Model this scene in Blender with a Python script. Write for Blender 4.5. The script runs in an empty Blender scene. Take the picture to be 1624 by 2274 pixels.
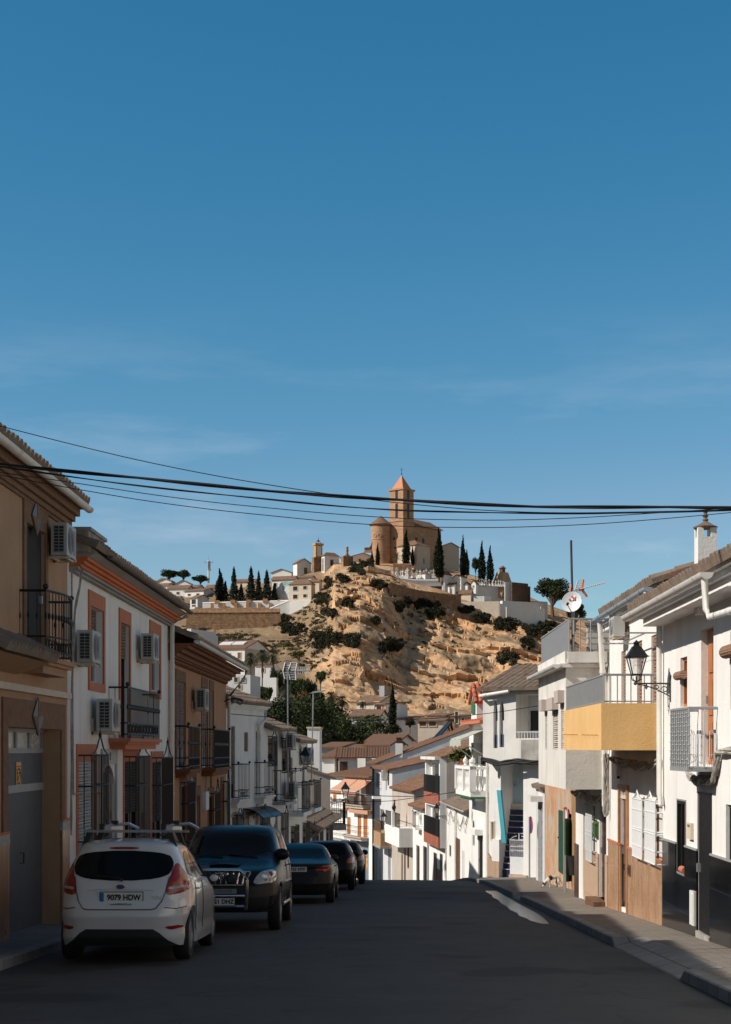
import bpy, math, random
import numpy as np
from mathutils import Vector, Matrix
R = math.radians
RNG = random.Random(7)
sc = bpy.context.scene
COL = sc.collection
F, VX, HY = 3383.0, 858.0, 1660.0            # focal length and principal point (photo measured at 1624 px width)
TILE = {1: (0, 929.8), 2: (0, 1377.7), 3: (0, 1825.6), 4: (406.3, 1133.9), 5: (406.3, 1581.8), 6: (812, 1033.1),
        7: (812, 1481), 8: (812, 1889.9), 9: (1218.3, 1118.8), 10: (1218.3, 1566.7)}

def T(n, x, y):
    if n == 'C': return (787.5 + x * .19397, 1020.5 + y * .19397)
    if n == 'D': return (x, y)
    o = TILE[n]; return (o[0] + x * .2502, o[1] + y * .2502)

def Wp(px, py, Y): return Vector(((px - VX) / F * Y, Y, (HY - py) / F * Y))

# ------------------------------------------------------------------ objects
WLOC = {}
def wl(o): return WLOC.get(o.name, Vector((0, 0, 0))) if o else Vector((0, 0, 0))

def tag(o, label=None, cat=None, group=None, kind=None):
    if label: o['label'] = label
    if cat: o['category'] = cat
    if group: o['group'] = group
    if kind: o['kind'] = kind
    return o

def thing(name, label, cat, loc=(0, 0, 0), group=None, rz=0):
    o = bpy.data.objects.new(name, None); COL.objects.link(o)
    o.empty_display_size = .3
    o.location = loc; o.rotation_euler = (0, 0, rz)
    WLOC[o.name] = Vector(loc)
    return tag(o, label, cat, group)

def copy_tree(o, parent=None):
    c = o.copy(); COL.objects.link(c)
    if parent: c.parent = parent
    for ch in list(o.children): copy_tree(ch, c)
    return c

def place(proto, label, loc, rz=0, scale=1, used=set(), group=None, rx=0):
    """first call uses the prototype itself, later calls copy it with its parts"""
    if proto.name in used: o = copy_tree(proto)
    else: o = proto; used.add(proto.name)
    o.location = loc; o.rotation_euler = (rx, 0, rz)
    o.scale = scale if isinstance(scale, (tuple, list)) else (scale,) * 3
    o['label'] = label
    if group: o['group'] = group
    return o

class MB:
    def __init__(s): s.v = []; s.f = []
    def face(s, pts):
        i = len(s.v); s.v += [tuple(p) for p in pts]; s.f.append(tuple(range(i, i + len(pts))))
    def hexa(s, b, t):
        i = len(s.v); s.v += [tuple(p) for p in b] + [tuple(p) for p in t]
        n = len(b)
        s.f.append(tuple(i + k for k in range(n - 1, -1, -1))); s.f.append(tuple(i + n + k for k in range(n)))
        for k in range(n):
            j = (k + 1) % n; s.f.append((i + k, i + j, i + n + j, i + n + k))
    def prism(s, poly, vec):
        v = Vector(vec); s.hexa([Vector(p) for p in poly], [Vector(p) + v for p in poly])
    def obox(s, o, a, b, c):
        o = Vector(o); a = Vector(a); b = Vector(b); c = Vector(c)
        s.hexa([o, o + a, o + a + b, o + b], [o + c, o + a + c, o + a + b + c, o + b + c])
    def box(s, c, sz, rz=0):
        c = Vector(c); ca, sa = math.cos(rz), math.sin(rz)
        a = Vector((ca, sa, 0)) * sz[0]; b = Vector((-sa, ca, 0)) * sz[1]; d = Vector((0, 0, sz[2]))
        s.obox(c - a / 2 - b / 2 - d / 2, a, b, d)
    def tube(s, pts, r, n=6, cap=True):
        pts = [Vector(p) for p in pts]; rings = []
        for k, p in enumerate(pts):
            d = (pts[min(k + 1, len(pts) - 1)] - pts[max(k - 1, 0)]).normalized()
            up = Vector((0, 0, 1)) if abs(d.z) < .9 else Vector((1, 0, 0))
            a = d.cross(up).normalized(); b = a.cross(d)
            rr = r[k] if isinstance(r, (list, tuple)) else r
            i = len(s.v)
            for q in range(n):
                t = 2 * math.pi * q / n; s.v.append(tuple(p + a * rr * math.cos(t) + b * rr * math.sin(t)))
            rings.append(i)
        for i, j in zip(rings, rings[1:]):
            for q in range(n): s.f.append((i + q, i + (q + 1) % n, j + (q + 1) % n, j + q))
        if cap: s.f.append(tuple(rings[0] + q for q in range(n - 1, -1, -1))); s.f.append(tuple(rings[-1] + q for q in range(n)))
    def lathe(s, prof, o, n=12, axis=(0, 0, 1), rot=0):
        ax = Vector(axis).normalized(); up = Vector((1, 0, 0)) if abs(ax.x) < .9 else Vector((0, 1, 0))
        a = ax.cross(up).normalized(); b = ax.cross(a); o = Vector(o); rings = []
        for r, h in prof:
            i = len(s.v); rings.append(i)
            for q in range(n):
                t = 2 * math.pi * (q + rot) / n; s.v.append(tuple(o + ax * h + a * r * math.cos(t) + b * r * math.sin(t)))
        for i, j in zip(rings, rings[1:]):
            for q in range(n): s.f.append((i + q, i + (q + 1) % n, j + (q + 1) % n, j + q))
        s.f.append(tuple(rings[0] + q for q in range(n - 1, -1, -1))); s.f.append(tuple(rings[-1] + q for q in range(n)))
    def grid(s, P):
        """P: array (n,m,3)"""
        n, m = P.shape[:2]; i = len(s.v); s.v += [tuple(p) for p in P.reshape(-1, 3)]
        for a in range(n - 1):
            for b in range(m - 1):
                q = i + a * m + b; s.f.append((q, q + 1, q + m + 1, q + m))
    def ball(s, c, r, n=10, m=6):
        prof = [(max(1e-4, math.sin(math.pi * k / m)) * (r if not isinstance(r, tuple) else r[0]), -math.cos(math.pi * k / m) * (r if not isinstance(r, tuple) else r[1])) for k in range(m + 1)]
        s.lathe(prof, c, n)
    def build(s, name, mat, parent=None, smooth=False, auto=None):
        me = bpy.data.meshes.new(name)
        off = wl(parent)
        V = np.array(s.v, dtype=float).reshape(-1, 3) - np.array(off)
        me.from_pydata(V.tolist(), [], s.f)
        if mat: me.materials.append(mat)
        if smooth or auto is not None:
            me.polygons.foreach_set('use_smooth', [True] * len(me.polygons))
            if auto is not None: me.set_sharp_from_angle(angle=R(auto))
        me.update()
        o = bpy.data.objects.new(name, me); COL.objects.link(o)
        if parent: o.parent = parent; WLOC[o.name] = off
        return o

# ------------------------------------------------------------------ materials
def srgb(r, g, b):
    f = lambda c: (c / 255 / 12.92) if c / 255 <= .04045 else ((c / 255 + .055) / 1.055) ** 2.4
    return (f(r), f(g), f(b))

MATS = {}
def mat(name, col, rough=.7, metal=0, var=.12, vs=1.5, bump=0, bs=30, streak=0, coat=0, spec=.5, col2=None, brick=None,
        wave=None, alpha=1, aniso=None, emit=None, thr=(.35, .65), scol=None, stripe=None):
    if name in MATS: return MATS[name]
    m = bpy.data.materials.new(name); m.use_nodes = True; nt = m.node_tree; N = nt.nodes; Lk = nt.links
    p = N['Principled BSDF']
    p.inputs['Roughness'].default_value = rough; p.inputs['Metallic'].default_value = metal
    p.inputs['Specular IOR Level'].default_value = spec
    p.inputs['Coat Weight'].default_value = coat; p.inputs['Coat Roughness'].default_value = .05
    tc = N.new('ShaderNodeTexCoord'); co = tc.outputs['Object']
    def noise(scale, vec=None, detail=6, rg=.6):
        n = N.new('ShaderNodeTexNoise'); n.inputs['Scale'].default_value = scale
        n.inputs['Detail'].default_value = detail; n.inputs['Roughness'].default_value = rg
        Lk.new(vec or co, n.inputs['Vector']); return n.outputs['Fac']
    def maps(sc_, rot=(0, 0, 0)):
        mp = N.new('ShaderNodeMapping'); mp.inputs['Scale'].default_value = sc_; mp.inputs['Rotation'].default_value = rot
        Lk.new(co, mp.inputs['Vector']); return mp.outputs['Vector']
    def mixc(fac, a, b):
        x = N.new('ShaderNodeMix'); x.data_type = 'RGBA'
        if isinstance(fac, float): x.inputs[0].default_value = fac
        else: Lk.new(fac, x.inputs[0])
        for s_, v in ((6, a), (7, b)):
            if isinstance(v, tuple): x.inputs[s_].default_value = (*v[:3], 1)
            else: Lk.new(v, x.inputs[s_])
        return x.outputs[2]
    def ramp(fac, lo, hi):
        r = N.new('ShaderNodeMapRange'); r.inputs[1].default_value = lo; r.inputs[2].default_value = hi
        Lk.new(fac, r.inputs[0]); return r.outputs[0]
    a = tuple(c * (1 - var) for c in col); b = tuple(min(1, c * (1 + var)) for c in col)
    vec = maps(aniso) if aniso else None
    out = mixc(ramp(noise(vs, vec), .3, .7), a, b)
    if col2: out = mixc(ramp(noise(vs * .6, maps((1.3, 1.1, .8)), 9, .7), *thr), out, tuple(col2))
    h = None
    if stripe:
        sw = N.new('ShaderNodeTexWave'); sw.bands_direction = 'Y'; sw.inputs['Scale'].default_value = stripe[1]; Lk.new(co, sw.inputs['Vector'])
        out = mixc(ramp(sw.outputs['Fac'], .5, .6), out, stripe[0])
    if brick:
        bt = N.new('ShaderNodeTexBrick'); bt.inputs['Scale'].default_value = 1
        bt.inputs['Brick Width'].default_value = brick[0]; bt.inputs['Row Height'].default_value = brick[1]
        bt.inputs['Mortar Size'].default_value = brick[2]; bt.inputs['Mortar Smooth'].default_value = .2
        bt.inputs['Color1'].default_value = (1, 1, 1, 1); bt.inputs['Color2'].default_value = (.78, .78, .78, 1)
        bt.inputs['Mortar'].default_value = (*((brick[3],) * 3), 1)
        if len(brick) > 4:                                   # orientation of the rows
            mp = N.new('ShaderNodeMapping'); mp.inputs['Rotation'].default_value = brick[4]; Lk.new(co, mp.inputs['Vector']); Lk.new(mp.outputs[0], bt.inputs['Vector'])
        else: Lk.new(co, bt.inputs['Vector'])
        x = N.new('ShaderNodeMix'); x.data_type = 'RGBA'; x.blend_type = 'MULTIPLY'; x.inputs[0].default_value = 1
        Lk.new(out, x.inputs[6]); Lk.new(bt.outputs['Color'], x.inputs[7]); out = x.outputs[2]
        h = bt.outputs['Fac']
    if streak:
        f = ramp(noise(1.0, maps((2.2, 2.2, .22)), 8, .65), .52, .75)
        g = N.new('ShaderNodeMath'); g.operation = 'MULTIPLY'; g.inputs[1].default_value = streak; Lk.new(f, g.inputs[0])
        out = mixc(g.outputs[0], out, tuple(scol) if scol else tuple(c * .45 for c in col))
    Lk.new(out, p.inputs['Base Color'])
    if rough < .6 and coat == 0 and metal == 0:
        rr = ramp(noise(vs * 2), .2, .8); q = N.new('ShaderNodeMapRange'); q.inputs[3].default_value = rough * .75; q.inputs[4].default_value = min(1, rough * 1.3)
        Lk.new(rr, q.inputs[0]); Lk.new(q.outputs[0], p.inputs['Roughness'])
    last = None
    if h is not None:
        bn = N.new('ShaderNodeBump'); bn.inputs['Strength'].default_value = .5; bn.inputs['Distance'].default_value = .02; bn.invert = True
        Lk.new(h, bn.inputs['Height']); last = bn.outputs[0]
    if wave:
        w = N.new('ShaderNodeTexWave'); w.bands_direction = wave[0]; w.inputs['Scale'].default_value = wave[1]; Lk.new(co, w.inputs['Vector'])
        bn = N.new('ShaderNodeBump'); bn.inputs['Strength'].default_value = wave[2]; bn.inputs['Distance'].default_value = .03
        Lk.new(w.outputs['Fac'], bn.inputs['Height'])
        if last: Lk.new(last, bn.inputs['Normal'])
        last = bn.outputs[0]
    if bump:
        bn = N.new('ShaderNodeBump'); bn.inputs['Strength'].default_value = bump; bn.inputs['Distance'].default_value = .03
        Lk.new(noise(bs, None, 8, .65), bn.inputs['Height'])
        if last: Lk.new(last, bn.inputs['Normal'])
        last = bn.outputs[0]
    if last: Lk.new(last, p.inputs['Normal'])
    if emit: p.inputs['Emission Color'].default_value = (*emit, 1); p.inputs['Emission Strength'].default_value = 1
    MATS[name] = m; return m

WHITE = mat('white_plaster', (.79, .775, .75), .85, var=.05, bump=.25, bs=26, streak=.42, scol=(.47, .43, .37))
WHITE2 = mat('old_white_plaster', (.68, .655, .61), .9, var=.08, bump=.3, bs=18, streak=.5, scol=(.36, .31, .25))
WHITEG = mat('grey_white_plaster', (.60, .60, .61), .9, var=.06, bump=.25, bs=22, streak=.25)
CREAM = mat('cream_plaster', (.62, .53, .42), .9, var=.07, bump=.25, bs=22, streak=.3)
TANW = mat('tan_render', (.46, .395, .335), .9, var=.1, vs=.7, bump=.3, bs=14, streak=.4)
GREYW = mat('grey_render', (.40, .40, .41), .9, var=.1, vs=.7, bump=.3, bs=14, streak=.3)
OCHRE = mat('ochre_plaster', (.43, .262, .155), .9, var=.1, vs=1.2, bump=.4, bs=40, streak=.25)
ORANGE = mat('orange_plaster', (.46, .24, .125), .9, var=.09, vs=1.2, bump=.4, bs=40, streak=.3)
BROWNP = mat('brown_rough_plaster', (.225, .125, .07), .9, var=.2, vs=9, bump=.6, bs=60)
CORN3 = mat('brown_cornice', (.20, .075, .03), .85, var=.15, vs=4, bump=.3, bs=40)
TERRA = mat('terracotta_paint', (.50, .17, .085), .8, var=.08, vs=3, bump=.2, bs=40)
ORNGC = mat('orange_cornice_paint', (.55, .155, .05), .8, var=.12, vs=3, bump=.2, bs=40)
GREYP = mat('grey_paint', (.30, .29, .28), .8, var=.1, bump=.2)
YELLOW = mat('yellow_plaster', (.74, .455, .185), .85, var=.07, bump=.3, bs=26, streak=.4, scol=(.56, .36, .17))
PEEL = mat('peeling_orange_plaster', (.50, .26, .13), .9, var=.2, vs=2.2, bump=.5, bs=14, col2=(.46, .39, .31), thr=(.45, .58), streak=.15)
CONC = mat('stained_concrete', (.34, .32, .29), .9, var=.3, vs=2.5, bump=.5, bs=20, streak=.6, scol=(.10, .09, .08))
TILES = mat('clay_roof_tiles', (.195, .092, .05), .85, var=.35, vs=3.2, bump=.5, bs=24, col2=(.25, .185, .13), thr=(.5, .7))
TILEO = mat('old_roof_tiles', (.20, .125, .085), .9, var=.4, vs=3.0, bump=.6, bs=20, col2=(.20, .185, .15), thr=(.42, .66))
TILER = mat('red_roof_tiles', (.42, .10, .045), .7, var=.3, vs=3, bump=.3, bs=20)
TILEH = mat('brown_roof_tiles', (.165, .082, .045), .85, var=.2, vs=5, bump=.3, bs=20, aniso=(1, 1, 1))
IRON = mat('black_iron', (.012, .012, .013), .45, metal=.3, var=.3, vs=20, bump=.15, bs=60)
GREYM = mat('grey_painted_metal', (.27, .28, .29), .5, var=.1, vs=8)
SILVM = mat('pale_grey_metal', (.48, .49, .50), .5, var=.1, vs=6)
GALV = mat('galvanised_metal', (.38, .385, .39), .45, metal=.5, var=.15, vs=8)
WHITEM = mat('white_metal', (.66, .67, .68), .5, var=.05, vs=8)
GUTW = mat('white_pvc', (.70, .68, .64), .5, var=.07, vs=5, streak=.25)
GUTB = mat('blue_grey_gutter', (.30, .37, .43), .55, var=.2, vs=6)
GUTBR = mat('brown_gutter', (.10, .075, .06), .7, var=.25, vs=6)
GLASS = mat('dark_window_glass', (.012, .014, .016), .06, var=.2, spec=.6)
GLASSC = mat('frosted_glass', (.45, .46, .45), .25, var=.15, vs=7)
DKWOOD = mat('dark_wood', (.045, .025, .016), .5, var=.3, vs=4, aniso=(6, 6, .7), bump=.15)
BRWOOD = mat('brown_wood', (.15, .075, .035), .5, var=.3, vs=4, aniso=(6, 6, .7), bump=.15)
ORWOOD = mat('orange_varnished_wood', (.42, .15, .045), .4, var=.25, vs=4, aniso=(6, 6, .7), bump=.1)
REED = mat('reed_blind', (.27, .155, .10), .8, var=.25, vs=12, wave=('Z', 9, .25))
SHUT = mat('beige_roller_shutter', (.55, .46, .38), .6, var=.08, wave=('Z', 7, .7))
SHUTW = mat('white_roller_shutter', (.55, .55, .55), .6, var=.08, wave=('Z', 7, .7))
SHUTB = mat('brown_roller_shutter', (.20, .115, .07), .6, var=.12, wave=('Z', 7, .7))
GARAGE = mat('blue_grey_ribbed_door', (.115, .125, .145), .5, var=.12, vs=3, wave=('Y', 9, 1.0))
GARAG2 = mat('plain_blue_grey_door', (.17, .225, .27), .5, var=.12, vs=2, streak=.3)
GREEND = mat('green_door_paint', (.022, .075, .045), .5, var=.2, vs=3, bump=.1, streak=.3)
MARBLE = mat('brown_marble', (.40, .20, .10), .3, var=.28, vs=2.2, aniso=(1.5, 3, .5), col2=(.24, .105, .045), thr=(.5, .72))
STONED = mat('travertine_dado', (.40, .225, .125), .28, var=.22, vs=3.0, aniso=(5, 5, .8), col2=(.52, .335, .21), thr=(.45, .7))
BEIGED = mat('beige_stone_dado', (.56, .385, .27), .6, var=.06, vs=4, brick=(.9, .6, .008, .55, (R(90), 0, R(90))))
BLACKT = mat('black_polished_tile', (.012, .0125, .014), .09, var=.5, vs=1.2, brick=(.55, .9, .006, .3, (R(90), 0, R(90))))
BROWNG = mat('brown_granite', (.075, .034, .023), .3, var=.5, vs=60)
BRICKR = mat('red_brick', (.37, .115, .065), .85, var=.15, vs=8, brick=(.25, .07, .012, .75, (R(90), 0, R(90))))
BRICKY = mat('yellow_brick', (.50, .31, .17), .85, var=.15, vs=8, brick=(.25, .07, .012, .6, (R(90), 0, R(90))))
BRICKW = mat('white_painted_brick', (.60, .53, .47), .85, var=.08, vs=8, brick=(.36, .13, .02, .5, (R(90), 0, 0)))
TEAL = mat('teal_paint', (.05, .34, .42), .6, var=.1)
NAVY = mat('navy_stair_tile', (.018, .028, .075), .3, var=.25, vs=5)
GREENP = mat('dark_green_paint', (.02, .12, .05), .6, var=.15)
PALEB = mat('pale_blue_paint', (.46, .54, .58), .55, var=.05)
BLUEC = mat('blue_curtain', (.055, .09, .16), .8, var=.2, vs=6, aniso=(8, 8, 1))
AWN = mat('striped_awning', (.60, .36, .26), .9, var=.05, stripe=((.42, .17, .08), 3.2))
RUBBER = mat('rubber', (.012, .012, .012), .8, var=.3, vs=10)
CABLE = mat('black_cable', (.008, .008, .009), .7, var=.3, vs=10)
CABLEW = mat('painted_cable_bundle', (.36, .33, .29), .8, var=.35, vs=9)
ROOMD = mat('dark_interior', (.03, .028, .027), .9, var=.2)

# ------------------------------------------------------------------ facades
class Fac:
    """vertical facade plane from A (near the camera) to B (far); n points to the street"""
    def __init__(s, ax, ay, bx, by, side):
        s.A = Vector((ax, ay, 0)); s.B = Vector((bx, by, 0)); d = s.B - s.A; s.L = d.length; s.t = d / s.L
        n = Vector((s.t.y, -s.t.x, 0)); s.n = n if n.x * side > 0 else -n; s.side = side
        s.rz = math.atan2(s.n.y, s.n.x)
    def p(s, u, z, off=0): v = s.A + s.t * u + s.n * off; return Vector((v.x, v.y, z))
    def u(s, px, off=0):
        k = (px - VX) / F; a = s.A + s.n * off
        return (k * a.y - a.x) / (s.t.x - k * s.t.y)
    def uz(s, n, x, y, off=0):
        px, py = T(n, x, y); u = s.u(px, off); return u, (HY - py) / F * (s.p(u, 0, off).y)
    def hole(s, n, xa, xb, yt, yb, off=0, nb=None):
        """opening between picture columns xa and xb; its top and bottom read at column xa"""
        u0, zt = s.uz(n, xa, yt, off); zb = s.uz(nb or n, xa, yb, off)[1]; u1 = s.uz(n, xb, 0, off)[0]
        return (min(u0, u1), max(u0, u1), min(zb, zt), max(zb, zt))
    def box(s, mb, u0, u1, z0, z1, d0, d1):
        mb.obox(s.p(u0, z0, d0), s.t * (u1 - u0), s.n * (d1 - d0), (0, 0, z1 - z0))

def wall_mb(f, u0, u1, z0, z1, holes=(), depth=7, ridge=0, rec=.06, flat=False, mb=None):
    mb = mb or MB()
    us = sorted({u0, u1, *[h[0] for h in holes], *[h[1] for h in holes]}); us = [u for u in us if u0 <= u <= u1]
    zs = sorted({z0, z1, *[h[2] for h in holes], *[h[3] for h in holes]}); zs = [z for z in zs if z0 <= z <= z1]
    for a, b in zip(us, us[1:]):
        for c, d in zip(zs, zs[1:]):
            um, zm = (a + b) / 2, (c + d) / 2
            if any(h[0] < um < h[1] and h[2] < zm < h[3] for h in holes): continue
            mb.face([f.p(a, c), f.p(b, c), f.p(b, d), f.p(a, d)])
    for h in holes:
        a, b, c, d = h[:4]
        arch = h[4] if len(h) > 4 else None
        rc = h[5] if len(h) > 5 else rec
        if arch:
            r = (b - a) / 2; um = (a + b) / 2; hh = arch; pts = []
            for k in range(13):
                t = math.pi * k / 12; e = 1.0
                pts.append((um - r * math.cos(t), d - hh + hh * (math.sin(t) ** e)))
            zsx = d - hh
            for (p0, q0), (p1, q1) in zip(pts, pts[1:]):
                mb.face([f.p(p0, q0), f.p(p1, q1), f.p(p1, d), f.p(p0, d)])
                mb.face([f.p(p0, q0), f.p(p1, q1), f.p(p1, q1, -rc), f.p(p0, q0, -rc)])
            dd = zsx
        else:
            dd = d; mb.face([f.p(a, d), f.p(b, d), f.p(b, d, -rc), f.p(a, d, -rc)])
        mb.face([f.p(a, c), f.p(a, dd), f.p(a, dd, -rc), f.p(a, c, -rc)])
        mb.face([f.p(b, c), f.p(b, dd), f.p(b, dd, -rc), f.p(b, c, -rc)])
        mb.face([f.p(a, c), f.p(b, c), f.p(b, c, -rc), f.p(a, c, -rc)])
    for u in (u0, u1):
        pts = [f.p(u, z0), f.p(u, z1)]
        if ridge: pts.append(f.p(u, z1 + ridge, -depth / 2))
        pts += [f.p(u, z1, -depth), f.p(u, z0, -depth)]
        mb.face(pts)
    mb.face([f.p(u0, z0, -depth), f.p(u1, z0, -depth), f.p(u1, z1, -depth), f.p(u0, z1, -depth)])
    if flat: mb.face([f.p(u0, z1), f.p(u1, z1), f.p(u1, z1, -depth), f.p(u0, z1, -depth)])
    return mb

def tile_roof(e0, e1, r0, r1, pitch=.23, amp=.05, row=.45, seg=6, mb=None, thick=.05, rows=True):
    """barrel tile slope: eave edge e0-e1, upper edge r0-r1"""
    mb = mb or MB(); e0, e1, r0, r1 = [np.array(v, float) for v in (e0, e1, r0, r1)]
    L = np.linalg.norm(e1 - e0); S = np.linalg.norm(r0 - e0)
    n = max(2, int(L / pitch)); m = max(1, int(S / row)) if rows else 1
    nn = np.cross(e1 - e0, r0 - e0); nn /= np.linalg.norm(nn)
    if nn[2] < 0: nn = -nn
    us = np.linspace(0, 1, n * seg + 1); ph = (us * n) % 1
    prof = amp * (np.abs(np.sin(np.pi * ph)) ** .7) * 1.5
    jit = np.array([RNG.uniform(-.012, .012) for _ in range(n + 1)])[np.minimum((us * n).astype(int), n)]
    P = []
    for k in range(m):
        for v, st in ((k / m, .03), ((k + 1) / m, 0)):
            ev = e0 + (r0 - e0) * v; fv = e1 + (r1 - e1) * v
            line = ev[None] + (fv - ev)[None] * us[:, None] + nn[None] * (prof + jit + (st if rows else 0))[:, None]
            if k == 0 and v == 0: line0 = line
            P.append(line)
    mb.grid(np.array(P))
    base = e0[None] + (e1 - e0)[None] * us[:, None] - nn[None] * thick
    mb.grid(np.array([base, line0]))
    top = r0[None] + (r1 - r0)[None] * us[:, None] - nn[None] * thick
    mb.face([base[0], base[-1], top[-1], top[0]])
    for i in (0, -1):                                    # verge ends
        mb.face([base[i], P[0][i], P[-1][i], top[i]])
    return mb

def cables_along(pts, r, n=3, seed=0, sag=.03, mb=None):
    mb = mb or MB(); rg = random.Random(seed)
    for k in range(n):
        q = []; ph = [rg.uniform(0, 6.28) for _ in range(4)]; N_ = 0
        for a, b in zip(pts, pts[1:]):
            sg = sag * rg.uniform(.3, 1.6)
            for t in np.linspace(0, 1, 9)[:-1]:
                p = Vector(a).lerp(Vector(b), t); s_ = math.sin(math.pi * t); N_ += 1
                q.append(p + Vector((r * 1.3 * math.sin(N_ * .5 + ph[0]), 0, -sg * s_ + r * 1.5 * math.sin(N_ * .37 + ph[1]) + r * .6 * math.sin(N_ * .9 + ph[2]))))
        q.append(Vector(pts[-1])); mb.tube(q, r, 5)
    return mb

# ------------------------------------------------------------------ parts of houses
def door(f, h, root, m=DKWOOD, rec=.06, panels=True, name='door', handle=True, label=None):
    a, b, c, d = h[:4]; mb = MB(); f.box(mb, a, b, c, d, -rec - .06, -rec)
    if panels and d - c > 1.2:
        w = (b - a); 
        for i in range(2):
            for j in range(3):
                x0 = a + w * (.1 + .43 * i); x1 = x0 + w * .37; z0 = c + (d - c) * (.05 + .315 * j); z1 = z0 + (d - c) * .26
                f.box(mb, x0, x1, z0, z1, -rec, -rec + .018)
    o = mb.build(name, m, root)
    if label: o['label'] = label
    if handle:
        q = MB(); f.box(q, a + (b - a) * .86, a + (b - a) * .92, c + (d - c) * .45, c + (d - c) * .51, -rec, -rec + .05); q.build('handle', GALV, o)
    return o

def window(f, h, root, fm=WHITEM, rec=.06, blind=0, bm=SHUT, mull=1, cross=0, gm=GLASS, name='window'):
    a, b, c, d = h[:4]; mb = MB(); w = min(.05, (b - a) * .12)
    f.box(mb, a, b, c, c + w, -rec - .05, -rec + .01); f.box(mb, a, b, d - w, d, -rec - .05, -rec + .01)
    f.box(mb, a, a + w, c + w, d - w, -rec - .05, -rec + .01); f.box(mb, b - w, b, c + w, d - w, -rec - .05, -rec + .01)
    for k in range(mull):
        x = a + (b - a) * (k + 1) / (mull + 1); f.box(mb, x - w / 2, x + w / 2, c + w, d - w, -rec - .045, -rec + .005)
    for k in range(cross):
        z = c + (d - c) * (k + 1) / (cross + 1); f.box(mb, a + w, b - w, z - w / 2, z + w / 2, -rec - .044, -rec + .003)
    o = mb.build(name, fm, root)
    g = MB(); g.face([f.p(a, c, -rec - .03), f.p(b, c, -rec - .03), f.p(b, d, -rec - .03), f.p(a, d, -rec - .03)]); g.build('pane', gm, o)
    if blind:
        q = MB(); z = d - (d - c) * blind; n = max(3, int((d - z) / .06))
        for k in range(n):
            za = z + (d - z) * k / n; q.obox(f.p(a + w, za, -rec + .02), f.t * (b - a - 2 * w), f.n * .02, Vector((0, 0, (d - z) / n * .8)))
        q.build('blind', bm, o)
    return o

def surround(f, h, root, m, w=.15, d=.025, name='surround', sill=True, wt=None):
    a, b, c, e = h[:4]; mb = MB(); wt = wt or w
    f.box(mb, a - w, a, c, e, 0, d); f.box(mb, b, b + w, c, e, 0, d); f.box(mb, a - w, b + w, e, e + wt, 0, d + .002)
    if sill: f.box(mb, a - w, b + w, c - w, c, 0, d + .003)
    return mb.build(name, m, root)

def bars(f, root, u0, u1, z0, z1, off, back=0, m=IRON, step=.11, r=.009, name='window_grille', top=True, rings=(.3, .75), th=.32):
    """projecting window cage: front at off, sides back to `back`"""
    mb = MB(); n = max(2, int((u1 - u0) / step))
    for k in range(n + 1):
        u = u0 + (u1 - u0) * k / n; mb.tube([f.p(u, z0, off), f.p(u, z1, off)], r, 4)
    ns = max(1, int((off - back) / step))
    for uu in (u0, u1):
        for k in range(1, ns): mb.tube([f.p(uu, z0, back + (off - back) * k / ns), f.p(uu, z1, back + (off - back) * k / ns)], r, 4)
    for z in [z0, z1] + [z0 + (z1 - z0) * q for q in rings]:
        mb.tube([f.p(u0, z, back), f.p(u0, z, off), f.p(u1, z, off), f.p(u1, z, back)], r * 1.5, 4)
    if top:
        um = (u0 + u1) / 2
        for s_ in (-1, 1):
            pts = [f.p(um + s_ * (u1 - u0) / 2 * (1 - t) , z1 + th * (t ** 1.6) * (1 + .15 * math.sin(t * 9)), off) for t in np.linspace(0, 1, 8)]
            mb.tube(pts, r * 1.6, 4)
        k_ = th / .32; mb.lathe([(.001, 0), (.03 * k_, .03 * k_), (.03 * k_, .08 * k_), (.012 * k_, .12 * k_), (.002, .2 * k_)], f.p(um, z1 + th * .94, off), 6)
    return mb.build(name, m, root)

def balcony(f, root, u0, u1, zs, proj, h, slabm, railm=IRON, slab=.18, step=.11, mould=True, knobs=True, bulb=True, scroll=True, bow=0, skip=False):
    mb = MB()
    if mould:
        for k, (e, za, zb) in enumerate(((0, -.07, 0), (.05, -.12, -.07), (.12, -slab, -.12))):
            f.box(mb, u0 + e - .03, u1 - e + .03, zs + za, zs + zb, 0, proj - e + .03)
    else: f.box(mb, u0 - .02, u1 + .02, zs - slab, zs, 0, proj + .02)
    o = mb.build('balcony', slabm, root)
    q = MB(); ins = .03; step *= 1.25
    path = [(u0, .0), (u0, proj - ins)]
    for k in range(1, 8): path.append((u0 + (u1 - u0) * k / 8, proj - ins + bow * math.sin(math.pi * k / 8)))
    path += [(u1, proj - ins), (u1, .0)]
    for z in (zs + h, zs + .08, zs + (.3 if scroll else h - .12)):
        q.tube([f.p(u, z, d) for u, d in path], .014 if z < zs + h else .02, 5)
    pts = []
    for (ua, da), (ub, db) in zip(path, path[1:]):
        L = math.hypot(ub - ua, db - da); n = max(1, round(L / step))
        for k in range(n): pts.append((ua + (ub - ua) * k / n, da + (db - da) * k / n))
    for u, d in pts:
        q.tube([f.p(u, zs, d), f.p(u, zs + h, d)], .0075, 4)
        if bulb:
            q.lathe([(.01, -.05), (.024, -.02), (.024, .02), (.01, .05)], f.p(u, zs + h * .62, d), 5)
    if scroll:
        for k in range(int((u1 - u0) / .2)):
            uu = u0 + .1 + k * .2
            q.tube([f.p(uu + .075 * math.cos(t), zs + .19 + .085 * math.sin(t), proj - ins + .004) for t in np.linspace(0, 6.3, 9)], .009, 4)
    if knobs:
        for u in (u0, u1): q.ball(f.p(u, zs + h + .06, proj - ins), .045, 8, 5)
    q.build('railing', railm, o)
    return o

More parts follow.
